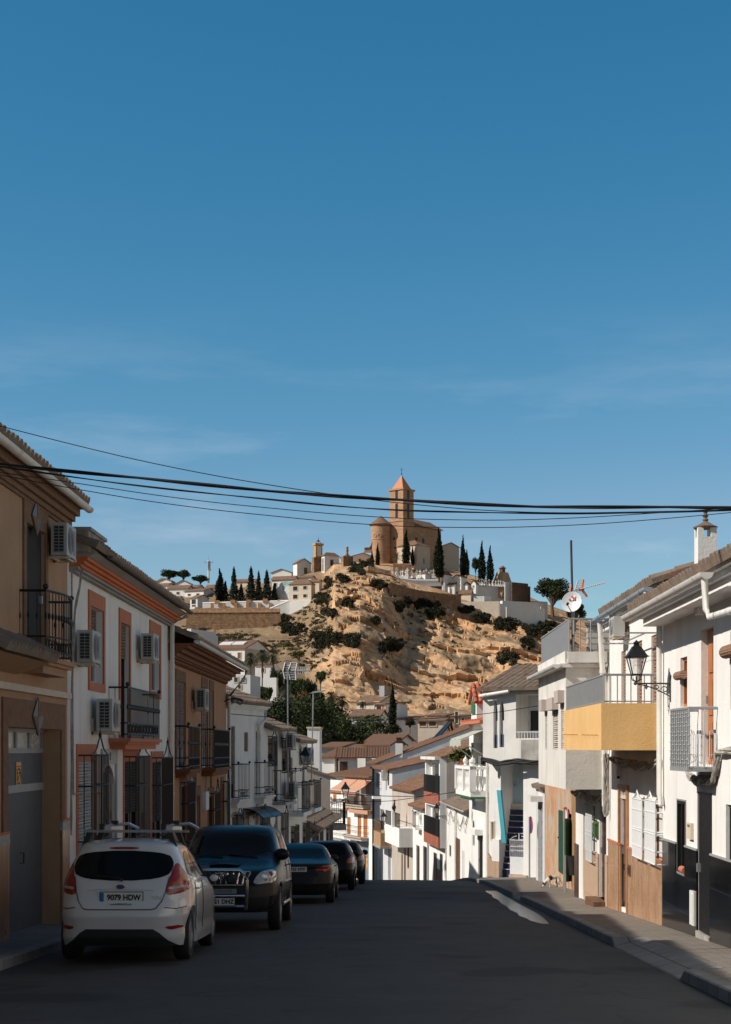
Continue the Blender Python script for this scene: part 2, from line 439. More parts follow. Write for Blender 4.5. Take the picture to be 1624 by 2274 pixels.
def pipe(root, pts, r=.05, m=GUTW, name='downpipe', n=8, collars=True):
    mb = MB(); mb.tube(pts, r, n)
    if collars:
        for a, b in zip(pts, pts[1:]):
            a = Vector(a); b = Vector(b); L = (b - a).length
            k = 1.0
            while k < L - .2:
                p = a.lerp(b, k / L); q = a.lerp(b, (k + .07) / L); mb.tube([p, q], r * 1.16, n); k += 1.6
    return mb.build(name, m, root, auto=50)

def gutter(f, root, u0, u1, z, off, m=GUTW, r=.08):
    mb = MB(); N = 9; ang = [math.pi * (1 + k / (N - 1)) for k in range(N)]
    for rr in (r, r * .88):
        A = np.array([[f.p(u, z + rr * math.sin(t), off + rr * math.cos(t)) for t in ang] for u in (u0, u1)]); mb.grid(A)
    for u in (u0, u1): mb.face([f.p(u, z + r * math.sin(t), off + r * math.cos(t)) for t in ang])
    k = u0 + .5
    while k < u1 - .1:
        A = np.array([[f.p(u, z + (r + .008) * math.sin(t), off + (r + .008) * math.cos(t)) for t in ang] for u in (k, k + .05)]); mb.grid(A); k += 1.25
    return mb.build('gutter', m, root, auto=50)

def house(name, label, f, z1, wm, holes=(), depth=8, ridge=1.7, oh=.3, rm=TILEO, zb=None, u0=.004, u1=None, flat=False, rec=.06,
          cat='house', pitch=.23, rows=True, ve=.06, seg=6, amp=.05, roofname='roof', back=True, ez=None):
    u1 = (f.L - .004) if u1 is None else u1
    zb = zb if zb is not None else ground_z(f.B.y) - 2
    loc = f.p((u0 + u1) / 2, max(zb, min(ground_z(f.A.y), ground_z(f.B.y))), -depth / 2 if depth < 4 else -2)
    root = thing(name, label, cat, loc)
    zw = z1
    if ez is not None: z1 = ez + ridge / (depth / 2) * oh
    mbw = wall_mb(f, u0, u1, zb, zw, holes, depth, 0 if flat else ridge + z1 - zw, rec, flat)
    if z1 > zw + .01: mbw.face([f.p(u0, zw), f.p(u1, zw), f.p(u1, z1 - .03), f.p(u0, z1 - .03)])
    mbw.build('wall', wm, root)
    if not flat:
        sl = ridge / (depth / 2)
        e = lambda u, o, dz=0.012: f.p(u, z1 + dz + sl * (-o if o <= 0 else -o), o)
        zr = z1 + ridge + .012
        mb = tile_roof(f.p(u0 - ve, z1 + .012 - sl * oh, oh), f.p(u1 + ve, z1 + .012 - sl * oh, oh), f.p(u0 - ve, zr, -depth / 2), f.p(u1 + ve, zr, -depth / 2), pitch, amp, .45, seg, rows=rows)
        if back:
            tile_roof(f.p(u0 - ve, z1 + .012 - sl * .2, -depth - .2), f.p(u1 + ve, z1 + .012 - sl * .2, -depth - .2), f.p(u0 - ve, zr, -depth / 2), f.p(u1 + ve, zr, -depth / 2), pitch, amp, .45, max(3, seg - 2), mb, rows=rows)
        mb.tube([f.p(u0 - ve, zr + .03, -depth / 2), f.p(u1 + ve, zr + .03, -depth / 2)], .11, 8)
        mb.build(roofname, rm, root, auto=40)
    return root

# ------------------------------------------------------------------ ground profile
RP = [(-60, 1.72), (0, -1.65), (35, -3.617), (50, -4.53), (60, -5.2), (70, -6.25), (85, -7.85), (100, -9.35), (115, -10.5), (130, -11.3), (140, -11.7), (160, -12.3), (210, -12.6), (400, -13)]
_rx = np.array([p[0] for p in RP]); _rz = np.array([p[1] for p in RP])
_fy = np.arange(-60, 400, .5); _fz = np.interp(_fy, _rx, _rz)
_k = np.exp(-np.linspace(-2, 2, 13) ** 2); _k /= _k.sum(); _fz[6:-6] = np.convolve(_fz, _k, 'valid')
def ground_z(y): return float(np.interp(y, _fy, _fz))
# ================================================================== street surfaces
def pl(pts):
    xs = [p[0] for p in pts]; ys = [p[1] for p in pts]
    return lambda y: float(np.interp(y, xs, ys))
FLx = pl([(-60, -5.45), (51.8, -5.45), (60, -3.87), (66, -3.45), (80, -2.9), (112, -4.5), (125, -9.5), (145, -18)])
FRx = pl([(-60, 4.58), (36.9, 4.58), (37.2, 5.15), (53, 5.2), (57.5, 5.95), (61.5, 4.14), (68, 3.7), (80, 3.17), (87, 2.42), (95, 1.66), (105, .43), (117, -.9), (122, -1.0), (134, -4.9), (150, -11)])
KL = pl([(-60, -4.7), (24, -4.7), (30, -4.3), (38, -3.8), (50, -3.4), (60, -3.0), (66, -2.7), (80, -2.2), (95, -2.4), (112, -3.5), (125, -8.4), (145, -17)])
KR = pl([(-60, 3.37), (46, 3.37), (52, 3.45), (60, 3.2), (68, 2.8), (80, 2.2), (87, 1.6), (95, .8), (105, -.3), (117, -1.7), (134, -5.6), (150, -11.8)])
ASPH = mat('asphalt', (.068, .067, .067), .82, var=.16, vs=1.1, bump=.5, bs=90, col2=(.078, .074, .072), thr=(.5, .68), spec=.35)
PAVE = mat('ribbed_pavement_tile', (.235, .20, .165), .85, var=.12, vs=1.3, brick=(.3, .105, .012, .55), bump=.25, bs=40, streak=.2)
PAVEL = mat('grey_pavement', (.17, .165, .16), .85, var=.15, vs=1.3, brick=(.4, .4, .01, .6), bump=.25, bs=40)
KERB = mat('kerb_stone', (.235, .225, .215), .8, var=.18, vs=2.0, bump=.3, bs=40, brick=(.5, .9, .012, .35, (0, 0, R(90))))
GROUND = mat('dry_ground', (.20, .15, .10), .95, var=.3, vs=.2, bump=.4, bs=2)
def strip(name, fa, fb, y0, y1, dz, m, step=.5, drop=0):
    mb = MB(); ys = np.arange(y0, y1 + .01, step)
    P = np.array([[(fa(y), y, ground_z(y) + dz), (fb(y), y, ground_z(y) + dz)] for y in ys]); mb.grid(P)
    return tag(mb.build(name, m), kind='structure')
nt_ = ASPH.node_tree; N_ = nt_.nodes; p_ = N_['Principled BSDF']; b_ = p_.inputs['Base Color'].links[0].from_socket
tc_ = N_.new('ShaderNodeTexCoord'); nn = N_.new('ShaderNodeTexNoise'); nn.inputs['Scale'].default_value = 1.3; nt_.links.new(tc_.outputs['Object'], nn.inputs['Vector'])
va = N_.new('ShaderNodeVectorMath'); va.operation = 'MULTIPLY_ADD'; va.inputs[1].default_value = (.9, .9, 0); nt_.links.new(nn.outputs['Color'], va.inputs[0]); nt_.links.new(tc_.outputs['Object'], va.inputs[2])
for kind, sc_, lo, hi, fc, col in (('c', .30, .010, .0, .35, (.022, .022, .023)), ('n', .35, .58, .62, .75, (.034, .033, .034)), ('n', 2.6, .69, .73, .55, (.03, .029, .029)), ('n', 55, .62, .74, .5, (.15, .145, .14)), ('n', 38, .64, .74, .6, (.022, .022, .022)), ('n', .5, .60, .72, .4, (.12, .115, .11))):
    v_ = N_.new('ShaderNodeTexVoronoi' if kind == 'c' else 'ShaderNodeTexNoise'); v_.inputs['Scale'].default_value = sc_
    if kind == 'c': v_.feature = 'DISTANCE_TO_EDGE'; nt_.links.new(va.outputs[0], v_.inputs['Vector'])
    else: v_.inputs['Detail'].default_value = 5; nt_.links.new(tc_.outputs['Object'], v_.inputs['Vector'])
    r_ = N_.new('ShaderNodeMapRange'); r_.inputs[1].default_value = lo; r_.inputs[2].default_value = hi; r_.inputs[4].default_value = fc; nt_.links.new(v_.outputs[0], r_.inputs[0])
    x_ = N_.new('ShaderNodeMix'); x_.data_type = 'RGBA'; x_.inputs[7].default_value = (*col, 1); nt_.links.new(r_.outputs[0], x_.inputs[0]); nt_.links.new(b_, x_.inputs[6]); b_ = x_.outputs[2]
nt_.links.new(b_, p_.inputs['Base Color'])
mb = MB(); ys = np.arange(-40, 170, 1.0)
mb.grid(np.array([[(KL(y) - .3 + (KR(y) + .3 - KL(y) + .3) * t, y, ground_z(y) - .05 * (2 * t - 1) ** 2 + .02) for t in np.linspace(0, 1, 9)] for y in ys]))
tag(mb.build('road', ASPH, smooth=True), kind='structure')
H_K = .15
def pavement(name, fk, ff, side, y0, y1, m, ramps=()):
    mb = MB(); kb = MB(); ys = np.arange(y0, y1, .25)
    P = []; K = []
    for y in ys:
        zr = ground_z(y) - .04; kx = fk(y); fx = ff(y) - .0
        w = .16; top = H_K
        for a, b in ramps:
            if a <= y <= b: w = .5; top = .03
        P.append([(kx - side * w * -1 if False else kx + side * w, y, zr + H_K - .004), (fx + side * .3, y, zr + H_K + .03)])
        K.append([(kx, y, zr - .1), (kx, y, zr + top - .015), (kx + side * .02, y, zr + top), (kx + side * w, y, zr + H_K), (kx + side * (w + .01), y, zr - .05)])
    mb.grid(np.array(P)); kb.grid(np.array(K))
    tag(mb.build(name, m), kind='structure'); tag(kb.build('kerb', KERB), kind='structure')
pavement('pavement', KR, FRx, 1, -30, 150, PAVE, ramps=((17.4, 22.6), (38.5, 40.5)))
pavement('pavement', KL, FLx, -1, -30, 140, PAVEL)
# wide ground sheet below everything
mb = MB(); gy = np.concatenate([[-3000, -400], np.arange(-60, 170, 10), [170, 400, 900, 3500]]); gx = [-3500, -300, -60, -25, -8, 8, 25, 60, 300, 3500]
mb.grid(np.array([[(x, y, ground_z(min(max(y, -60), 170)) - .45 - (6 if abs(x) > 200 else 0)) for x in gx] for y in gy]))
tag(mb.build('ground', GROUND), kind='structure')
def on_road(px, py, dz=.03):
    lo, hi = 8, 70
    for _ in range(50):
        Y = (lo + hi) / 2
        if (HY - py) / F * Y < ground_z(Y): hi = Y
        else: lo = Y
    return Vector(((px - VX) / F * Y, Y, ground_z(Y) + dz))
WATER = mat('running_water', (.06, .06, .06), .10, var=.2, vs=3, bump=1.0, bs=7, spec=1.0)
mb = MB(); L_ = [(1078, 1977), (1082, 1981), (1093, 1986), (1094, 1991), (1108, 1998), (1112, 2004), (1126, 2012), (1132, 2019), (1149, 2026), (1152, 2032), (1170, 2038), (1178, 2043), (1200, 2049)]
Rr = [(1104, 1976), (1116, 1984), (1128, 1991), (1142, 1999), (1156, 2007), (1168, 2013), (1178, 2018), (1187, 2023), (1196, 2028), (1204, 2034), (1210, 2039), (1215, 2044), (1220, 2050)]
def on_surf(a):
    p = on_road(*a, dz=0); t = (p.x - KL(p.y) + .3) / (KR(p.y) - KL(p.y) + .6); p.z += -.05 * (2 * t - 1) ** 2 + .026; return p
mb.grid(np.array([[tuple(on_surf((a[0] + (b[0] - a[0]) * t, a[1] + (b[1] - a[1]) * t))) for t in np.linspace(0, 1, 12)] for a, b in zip(L_, Rr)]))
tag(mb.build('puddle', WATER, smooth=True), kind='structure')

# ================================================================== left side of the street
XL = -5.45
AC_ = thing('air_conditioner', 'x', 'air conditioner')
mb = MB(); mb.box((.27, 0, .28), (.30, .80, .56)); mb.build('casing', mat('ac_casing', (.44, .435, .41), .6, var=.06, vs=5, streak=.2), AC_)
mb = MB(); mb.lathe([(.001, .425), (.235, .425), (.24, .42)], (0, -.08, .28), 20, axis=(1, 0, 0)); mb.box((.421, .24, .28), (.006, .2, .42)); o_ = mb.build('fan_panel', mat('ac_panel', (.24, .24, .235), .6, var=.1, vs=6), AC_)
q = MB()
for r_ in (.06, .11, .16, .21): q.tube([(.43, -.08 + r_ * math.cos(t), .28 + r_ * math.sin(t)) for t in np.linspace(0, 6.283, 17)], .005, 4)
q.build('fan_guard', GREYM, o_)
mb = MB(); mb.box((.27, -.402, .28), (.2, .006, .46)); o_ = mb.build('side_grille', ROOMD, AC_)
q = MB()
for k in range(9): q.box((.27, -.407, .06 + k * .055), (.205, .006, .012))
for k in range(3): q.box((.175 + k * .095, -.408, .28), (.01, .006, .46))
q.build('grille_slat', GREYM, o_)
mb = MB()
for s_ in (-.28, .28): mb.box((.22, s_, -.03), (.46, .04, .05)); mb.box((.02, s_, .08), (.04, .04, .28))
mb.box((.12, 0, -.04), (.04, .66, .03)); mb.box((.38, 0, -.04), (.04, .66, .03)); mb.build('bracket', CREAM, AC_)
def put_ac(f, n, xa, xb, yt, yb, label, off=.0):
    """unit whose near side shows at xa and whose bottom/top are read there"""
    h = f.hole(n, xa, xb, yt, yb, off=.2); s_ = (h[3] - h[2]) / .56
    L = min(.8 * s_, 1.0)
    return place(AC_, label, f.p(h[0] + L / 2, h[2], 0), f.rz, (s_ * .9, s_, s_), group='air conditioners on the house walls')

# -------- out of frame neighbour on the left, whose roof shades the road
f0 = Fac(XL, 2, XL, 19.2, 1)
hs = [(3, 4.1, -2.6, .2), (7, 8.2, -1.4, .2), (12, 13.1, -3.2, -.3), (3, 4.1, 1.6, 3.4), (8, 9, 1.6, 3.4), (13, 14, 1.6, 3.4)]
r = house('terraced_house', 'cream house nearest on the left, beside the garage house', f0, 4.6, CREAM, hs, depth=9, ridge=1.8, oh=.45, rm=TILEO)
for h in hs: (door if h[2] < -2 else window)(f0, h, r)

# -------- H1 ochre house with garage
f1 = Fac(XL, 19.25, XL, 26.05, 1)
D1 = f1.hole(1, 225, 395, 915, 2960 - 860)          # balcony door (bottom on the balcony slab)
D1 = (D1[0], D1[1], 1.36, D1[3])
G1 = f1.hole(2, 60, 535, 940, 3000); G1 = (G1[0], G1[1], ground_z(24) - .3, G1[3])
H1 = house('terraced_house', 'tall ochre house with a garage door and white gutter', f1, 4.05, OCHRE, [(*D1, None, .05), (*G1, None, .3)], depth=9, ridge=1.9, oh=.36, rm=TILEO, ez=4.17)
mb = MB()
for d0, za, zb in ((.30, 4.24, 4.36), (.22, 4.12, 4.24), (.14, 4.03, 4.12), (.08, 3.95, 4.03), (.04, 3.90, 3.95)): f1.box(mb, 0.01, f1.L - .002, za - .17, zb - .17, 0, d0)
mb.build('cornice', BROWNP, H1)
gutter(f1, H1, 0, f1.L + .12, 4.10, .36, GUTW, .075)
surround(f1, D1, H1, BROWNP, .17, .03, wt=.36, sill=False)
o = door(f1, D1, H1, ROOMD, .05, panels=False)
mb = MB(); f1.box(mb, D1[0] + .02, D1[0] + .09, D1[2], D1[3], -.045, -.0); mb.build('roller_track', WHITEM, o)
def diamond(f, root, u, z, w, h, d):
    mb = MB(); mb.prism([f.p(u - w, z, d), f.p(u, z - h, d), f.p(u + w, z, d), f.p(u, z + h, d)], f.n * .02); o = mb.build('diamond_tile', mat('blue_grey_tile', (.07, .08, .095), .5), root)
    q = MB(); q.prism([f.p(u, z, d + .02), f.p(u + w * .95, z, d + .02), f.p(u, z + h * .95, d + .02)], f.n * .006); q.prism([f.p(u, z, d + .02), f.p(u - w * .95, z, d + .02), f.p(u, z - h * .95, d + .02)], f.n * .006); q.build('tile_inlay', BROWNP, o)
u_, z_ = f1.uz(1, 303, 880); diamond(f1, H1, u_, z_, .33, .3, .034)
u_, z_ = f1.uz(2, 313, 850); diamond(f1, H1, u_, z_, .36, .3, .034)
ub0 = f1.u(44); balcony(f1, H1, ub0, f1.u(163, .42), 1.36, .42, .98, OCHRE, IRON, slab=.24, step=.105, bow=.14)
mb = MB(); f1.box(mb, .1, f1.L - .05, .83, .93, 0, .09); mb.build('string_course', CREAM, H1)
# tiled hood over the garage
mb = MB(); tile_roof(f1.p(.2, 1.30, .62), f1.p(3.2, 1.30, .62), f1.p(.2, 1.62, 0.02), f1.p(3.2, 1.62, .02), .2, .045, .35, mb=mb)
o = mb.build('canopy_roof', TILEO, H1, auto=40)
mb = MB(); mb.prism([f1.p(.2, 1.08, 0), f1.p(.2, 1.24, .5), f1.p(.2, 1.55, 0)], f1.t * 3.0); mb.build('canopy_soffit', OCHRE, H1)
surround(f1, G1, H1, BROWNP, .30, .03, wt=.42, sill=False)
a, b, c, d = G1
zt = f1.uz(2, 63, 1180)[1]; zr = f1.uz(2, 63, 1520)[1]
mb = MB(); f1.box(mb, a, b, c, zr - .06, -.36, -.3); f1.box(mb, a, b, zr + .06, zt, -.36, -.3); gd = mb.build('garage_door', GARAGE, H1)
mb = MB(); f1.box(mb, a, b, zr - .06, zr + .06, -.36, -.27); f1.box(mb, a, b, zt, zt + .05, -.36, -.28); f1.box(mb, a, b, d - .06, d, -.36, -.28); mb.build('garage_rail', GREYM, gd)
for k in range(4):
    x0 = a + (b - a) * k / 4; q = MB(); w_ = (b - a) / 4
    f1.box(q, x0 + .02, x0 + .07, zt + .05, d - .06, -.34, -.29); f1.box(q, x0 + w_ - .05, x0 + w_, zt + .05, d - .06, -.34, -.29); f1.box(q, x0 + .02, x0 + w_, d - .06, d - .03, -.34, -.29); f1.box(q, x0 + .02, x0 + w_, zt + .051, zt + .08, -.339, -.291); o = q.build('garage_window', GREYM, H1)
    q = MB(); f1.box(q, x0 + .07, x0 + w_ - .05, zt + .05, d - .06, -.33, -.32); q.build('pane', GLASSC, o)
q = MB(); u_, z_ = f1.uz(3, 180, 305, -.3); q.tube([f1.p(u_, z_ - .1, -.29), f1.p(u_, z_ - .1, -.24), f1.p(u_, z_ + .06, -.24), f1.p(u_, z_ + .06, -.29)], .012, 5); q.build('handle', IRON, gd)
def vado(f, u0, u1, z0, z1, d, label):
    t = thing('parking_sign', label, 'sign', f.p((u0 + u1) / 2, z0, d))
    mb = MB(); f.box(mb, u0, u1, z0, z1, d, d + .012); mb.build('plate', mat('orange_sign', (.75, .30, .05), .5, var=.06), t)
    q = MB(); um = (u0 + u1) / 2; zm = z0 + (z1 - z0) * .52; ax = f.n; r_ = (u1 - u0) * .42
    q.tube([f.p(um + r_ * .9 * math.cos(t_), zm + r_ * .9 * math.sin(t_), d + .012) for t_ in np.linspace(0, 6.283, 17)], .008, 4)
    q.tube([f.p(um - r_ * .6, zm - r_ * .6, d + .012), f.p(um + r_ * .6, zm + r_ * .6, d + .012)], .01, 4); q.build('prohibition_ring', mat('dark_sign_ink', (.03, .03, .04), .5), t)
    q = MB()
    for k in range(3): f.box(q, u0 + .03, u1 - .03 - .02 * k, z1 - .06 - .05 * k - .02, z1 - .06 - .05 * k, d + .012, d + .015)
    for k in range(2): f.box(q, u0 + .03, u1 - .04, z0 + .05 + .05 * k, z0 + .07 + .05 * k, d + .012, d + .015)
    q.build('lettering', MATS['dark_sign_ink'], t)
    return t
h = f1.hole(2, 140, 182, 1255, 1510, -.3); vado(f1, h[0], h[1], h[2], h[3], -.297, 'tall orange no parking sign on the ribbed garage door')
zd = f1.uz(3, 560, 68)[1]; zb_ = ground_z(24) - .4
for a_, b_, d_ in ((b + .002, f1.L - .01, 0), (.1, a - .002, 0)):
    mb = MB(); f1.box(mb, a_, b_, zb_, zd, d_, .045); mb.build('marble_dado', MARBLE, H1)
for a_, b_ in ((b - .01, f1.L - .012), (.1, a + .01)):
    mb = MB(); f1.box(mb, a_, b_, zd + .002, zd + .15, 0, .05); mb.build('tile_border', mat('patterned_tile_border', (.33, .31, .29), .5, var=.5, vs=22), H1)
for a_, b_ in ((b - .01, f1.L - .014), (.1, a + .01)):
    mb = MB(); f1.box(mb, a_, b_, zd + .155, zd + .19, 0, .06); mb.build('dado_rail', TERRA, H1)
put_ac(f1, 1, 512, 690, 918, 1205, 'grey air conditioner high on the ochre house below its gutter')

# -------- H2 white house with terracotta trim
f2 = Fac(XL, 26.05, XL, 38.1, 1)
W1 = f2.hole(1, 797, 912, 1655, 2331); D2 = f2.hole(1, 1065, 1145, 1800, 2835); W3 = f2.hole(2, 1335, 1415, 105, 620)
D2 = (D2[0], D2[1], .2, D2[3]); gz2 = ground_z(33)
g_ = [f2.hole(2, 690, 835, 1245, 2060), f2.hole(2, 905, 1020, 1285, 3000), f2.hole(2, 1100, 1225, 1250, 2060), f2.hole(2, 1345, 1440, 1255, 2060)]
gb = lambda u: ground_z(26.05 + u)
g_[1] = (*g_[1][:2], gb(g_[1][0]) + .1, g_[1][3], .5)
g_ = [(*g[:2], gb(g[0]) + .95, g[3]) if i != 1 else g for i, g in enumerate(g_)]
H2 = house('terraced_house', 'white house with terracotta window frames and an orange cornice', f2, 3.12, WHITE, [(*W1, None, .15), (*D2, None, .1), (*W3, None, .1), *g_], depth=9, ridge=1.7, oh=.52, rm=TILEO, ez=3.44)
mb = MB()
for d0, d1, za, zb in ((0, .10, 3.03, 3.07), (0, .16, 3.07, 3.12)): f2.box(mb, .12, f2.L - .01, za, zb, d0, d1)
mb.build('cornice_base', GREYP, H2)
mb = MB()
for d1, za, zb in ((.2, 3.12, 3.17), (.26, 3.17, 3.23), (.32, 3.23, 3.29)): f2.box(mb, .15, f2.L - .01, za, zb, 0, d1)
mb.build('orange_cornice', ORNGC, H2)
mb = MB(); mb.prism([f2.p(.15, 3.29, 0), f2.p(.15, 3.29, .34), f2.p(.15, 3.36, .47), f2.p(.15, 3.36, 0)], f2.t * (f2.L - .16)); mb.build('soffit', GREYP, H2)
gutter(f2, H2, .9, f2.L + .1, 3.40, .56, GUTBR, .06)
mb = MB(); f2.box(mb, .02, 1.5, 3.36, 3.72, -.8, .36); f2.box(mb, -.0, 1.55, 3.72, 3.78, -.8, .40); mb.build('parapet_block', CONC, H2)
for h, bt in ((W1, .5), (W3, .4)):
    surround(f2, h, H2, TERRA, .16, .03, wt=.28); window(f2, h, H2, WHITEG, .15 if h is W1 else .1, blind=bt, bm=SHUTB)
surround(f2, D2, H2, TERRA, .15, .03, wt=.28, sill=False); window(f2, D2, H2, DKWOOD, .1, blind=.3, bm=SHUTB, name='balcony_door')
balcony(f2, H2, f2.u(242), f2.u(357, .4), .19, .40, 1.0, TERRA, IRON, slab=.22, step=.1, bow=0)
surround(f2, g_[0], H2, TERRA, .14, .025, wt=.3, sill=True); surround(f2, g_[2], H2, TERRA, .1, .025, wt=.25); surround(f2, g_[3], H2, TERRA, .1, .025, wt=.25)
window(f2, g_[0], H2, WHITEG, .06, blind=.85, bm=SHUTW); window(f2, g_[2], H2, IRON, .06, blind=.5, bm=ROOMD); window(f2, g_[3], H2, IRON, .06, blind=.6, bm=ROOMD)
for g in (g_[0], g_[2], g_[3]): bars(f2, H2, g[0] - .06, g[1] + .06, g[2] - .1, g[3] + .1, .26, 0, IRON, .12, .009)
door(f2, g_[1], H2, DKWOOD, .06)
a, b, c, d = g_[1][:4]; mb = MB()
f2.box(mb, a - .12, a - .003, c, d + .32, 0, .04); f2.box(mb, b + .003, b + .12, c, d + .32, 0, .04); f2.box(mb, a - .003, b + .003, d + .02, d + .32, 0, .035); o = mb.build('door_surround', mat('pale_grey_stone', (.42, .43, .43), .7, var=.08, vs=6), H2)
tcv = bpy.data.curves.new('house_number', 'FONT'); tcv.body = '2'; tcv.size = .26; tcv.extrude = .004
def text_obj(name, body, size, m, parent, loc, rot, align='CENTER', ext=.003, bold=0, sx=1.0):
    cv = bpy.data.curves.new(name, 'FONT'); cv.body = body; cv.size = size; cv.extrude = ext; cv.align_x = align; cv.align_y = 'CENTER'; cv.offset = bold
    t_ = bpy.data.objects.new(name + '_tmp', cv); COL.objects.link(t_)
    bpy.context.view_layer.update(); dg = bpy.context.evaluated_depsgraph_get()
    me = bpy.data.meshes.new_from_object(t_.evaluated_get(dg)); COL.objects.unlink(t_); bpy.data.objects.remove(t_)
    me.materials.clear(); me.materials.append(m)
    o = bpy.data.objects.new(name, me); COL.objects.link(o); o.parent = parent; o.location = Vector(loc) - wl(parent); o.rotation_euler = rot; o.scale = (sx, 1, 1); return o
text_obj('house_number', '2', .2, IRON, H2, f2.p((a + b) / 2, d + .17, .045), (R(90), 0, R(90)), bold=.008)
pipe(H2, [f2.p(f2.L - .12, 3.3, .5), f2.p(f2.L - .12, 3.1, .12), f2.p(f2.L - .12, gb(12) , .1)], .055)
pipe(H2, [f2.p(.08, 3.0, .06), f2.p(.25, -.8, .05), f2.p(3.1, -.86, .04), f2.p(3.15, -.95, .04)], .016, CABLEW, 'wall_cable', 5, False)
cb = cables_along([f2.p(.3, 3.1, .2), f2.p(.15, 2.4, .1), f2.p(.1, 1.2, .06), f2.p(.08, -1.5, .05)], .011, 3, 3); cb.build('cable_bundle', CABLEW, H2)
put_ac(f2, 2, 735, 905, 82, 365, 'air conditioner beside the nearest terracotta window of the white house')
put_ac(f2, 2, 1290, 1440, 112, 345, 'air conditioner above the balcony of the white house, over its farthest window')
put_ac(f2, 2, 900, 1090, 692, 980, 'lowest air conditioner of the white house, next to its balcony')
mb = MB(); h = f2.hole(3, 1255, 1278, -40, 50); t = thing('meter_box', 'small cream meter box between the window cages of the white house', 'meter box', f2.p(h[0], h[2])); f2.box(mb, h[0], h[0] + .22, h[2], h[2] + .34, 0, .05); o = mb.build('box', CREAM, t); q = MB(); f2.box(q, h[0] + .03, h[0] + .19, h[2] + .03, h[2] + .31, .05, .056); q.build('lid', WHITEM, t)

# -------- H3 orange house
f3 = Fac(XL, 38.1, XL, 51.8, 1)
gb3 = lambda u: ground_z(38.1 + u)
pxu = lambda f, px: f.u(px)
def hp(f, px0, px1, zt, zb): return (f.u(px0), f.u(px1), zb, zt)
A1 = hp(f3, 391, 411, 1.75, -.58); A2 = hp(f3, 448, 461, 1.8, -.60); A3 = hp(f3, 466, 474, 1.8, -.60)
B1 = hp(f3, 425, 443, f3.uz(5, 75, 752)[1], gb3(6) + .1); B2 = hp(f3, 463, 474, f3.uz(5, 240, 735)[1], gb3(8) + .9); B0 = hp(f3, 401, 416, -1.0, gb3(2.5) + .9); B3 = hp(f3, 491, 496, -1.2, gb3(12) + .9)
H3 = house('terraced_house', 'orange house with a deep brown cornice and two iron balconies', f3, 2.3, ORANGE, [A1, A2, A3, B0, B1, B2, B3], depth=9, ridge=1.7, oh=.66, rm=TILEO, ez=2.76)
mb = MB()
for d1, za, zb in ((.08, 2.2, 2.26), (.16, 2.26, 2.3), (.22, 2.3, 2.4), (.34, 2.4, 2.5), (.5, 2.5, 2.58), (.62, 2.58, 2.62)): f3.box(mb, .01, f3.L - .002, za, zb, 0, d1)
k_ = .3
while k_ < f3.L - .3:
    f3.box(mb, k_, k_ + .12, 2.14, 2.2, 0, .1); k_ += .34
mb.build('cornice', CORN3, H3)
gutter(f3, H3, .2, f3.L + .1, 2.70, .70, GUTW, .09)
pipe(H3, [f3.p(f3.L + .0, 2.62, .70), f3.p(f3.L - .03, 2.35, .62), f3.p(f3.L - .07, 1.75, .12), f3.p(f3.L - .07, gb3(13), .12)], .06, GUTW)
for h in (A1, A2, A3): window(f3, h, H3, WHITEM, .06, blind=.75, bm=SHUTB, name='balcony_door'); surround(f3, h, H3, BROWNP, .1, .02, wt=.3, sill=False)
for h in (B0, B2, B3):
    window(f3, h, H3, BRWOOD, .06); surround(f3, h, H3, BROWNP, .14, .02, wt=.25)
    bars(f3, H3, h[0] - .05, h[1] + .05, h[2] - .1, h[3] + .08, .22, 0, IRON, .09)
surround(f3, B1, H3, BROWNP, .2, .02, wt=.3, sill=False); door(f3, B1, H3, DKWOOD)
for h in (B0, B1, B2):                                        # keystones
    mb = MB(); um = (h[0] + h[1]) / 2; f3.box(mb, um - .13, um + .13, h[3] + .2, h[3] + .62, 0, .03); mb.build('keystone', BROWNP, H3)
balcony(f3, H3, f3.u(389), f3.u(446, .38), -.56, .38, 1.12, CORN3, IRON, slab=.22)
balcony(f3, H3, f3.u(447), f3.u(512, .42), -.6, .42, 1.15, CORN3, IRON, slab=.24)
put_ac(f3, 4, 140, 298, 1575, 1760, 'air conditioner on the orange house above its farther balcony')
mb = MB(); f3.box(mb, f3.u(449), f3.u(456), -1.85, -1.3, 0, .12); t = thing('meter_box', 'white meter box on the orange house below its far balcony', 'meter box', f3.p(f3.u(452), -1.85)); mb.build('box', WHITEM, t); q = MB(); q.tube([f3.p(f3.u(452), -1.3, .06), f3.p(f3.u(455), -.85, .06)], .02, 5); q.build('conduit', CABLEW, t)
q = MB(); q.tube([f3.p(12.9, 1.55, .02 + .62 * t_) + Vector((0, 0, .1 * math.sin(3 * t_))) for t_ in np.linspace(0, 1, 6)], .02, 5); q.tube([f3.p(12.9, 1.55 + .1 * math.sin(t_), .55 + .09 * math.cos(t_)) for t_ in np.linspace(0, 6.28, 10)], .015, 4)
t = thing('wall_bracket', 'curled iron bracket on the end of the orange house', 'bracket', f3.p(12.9, 1.5)); q.build('scroll', IRON, t)

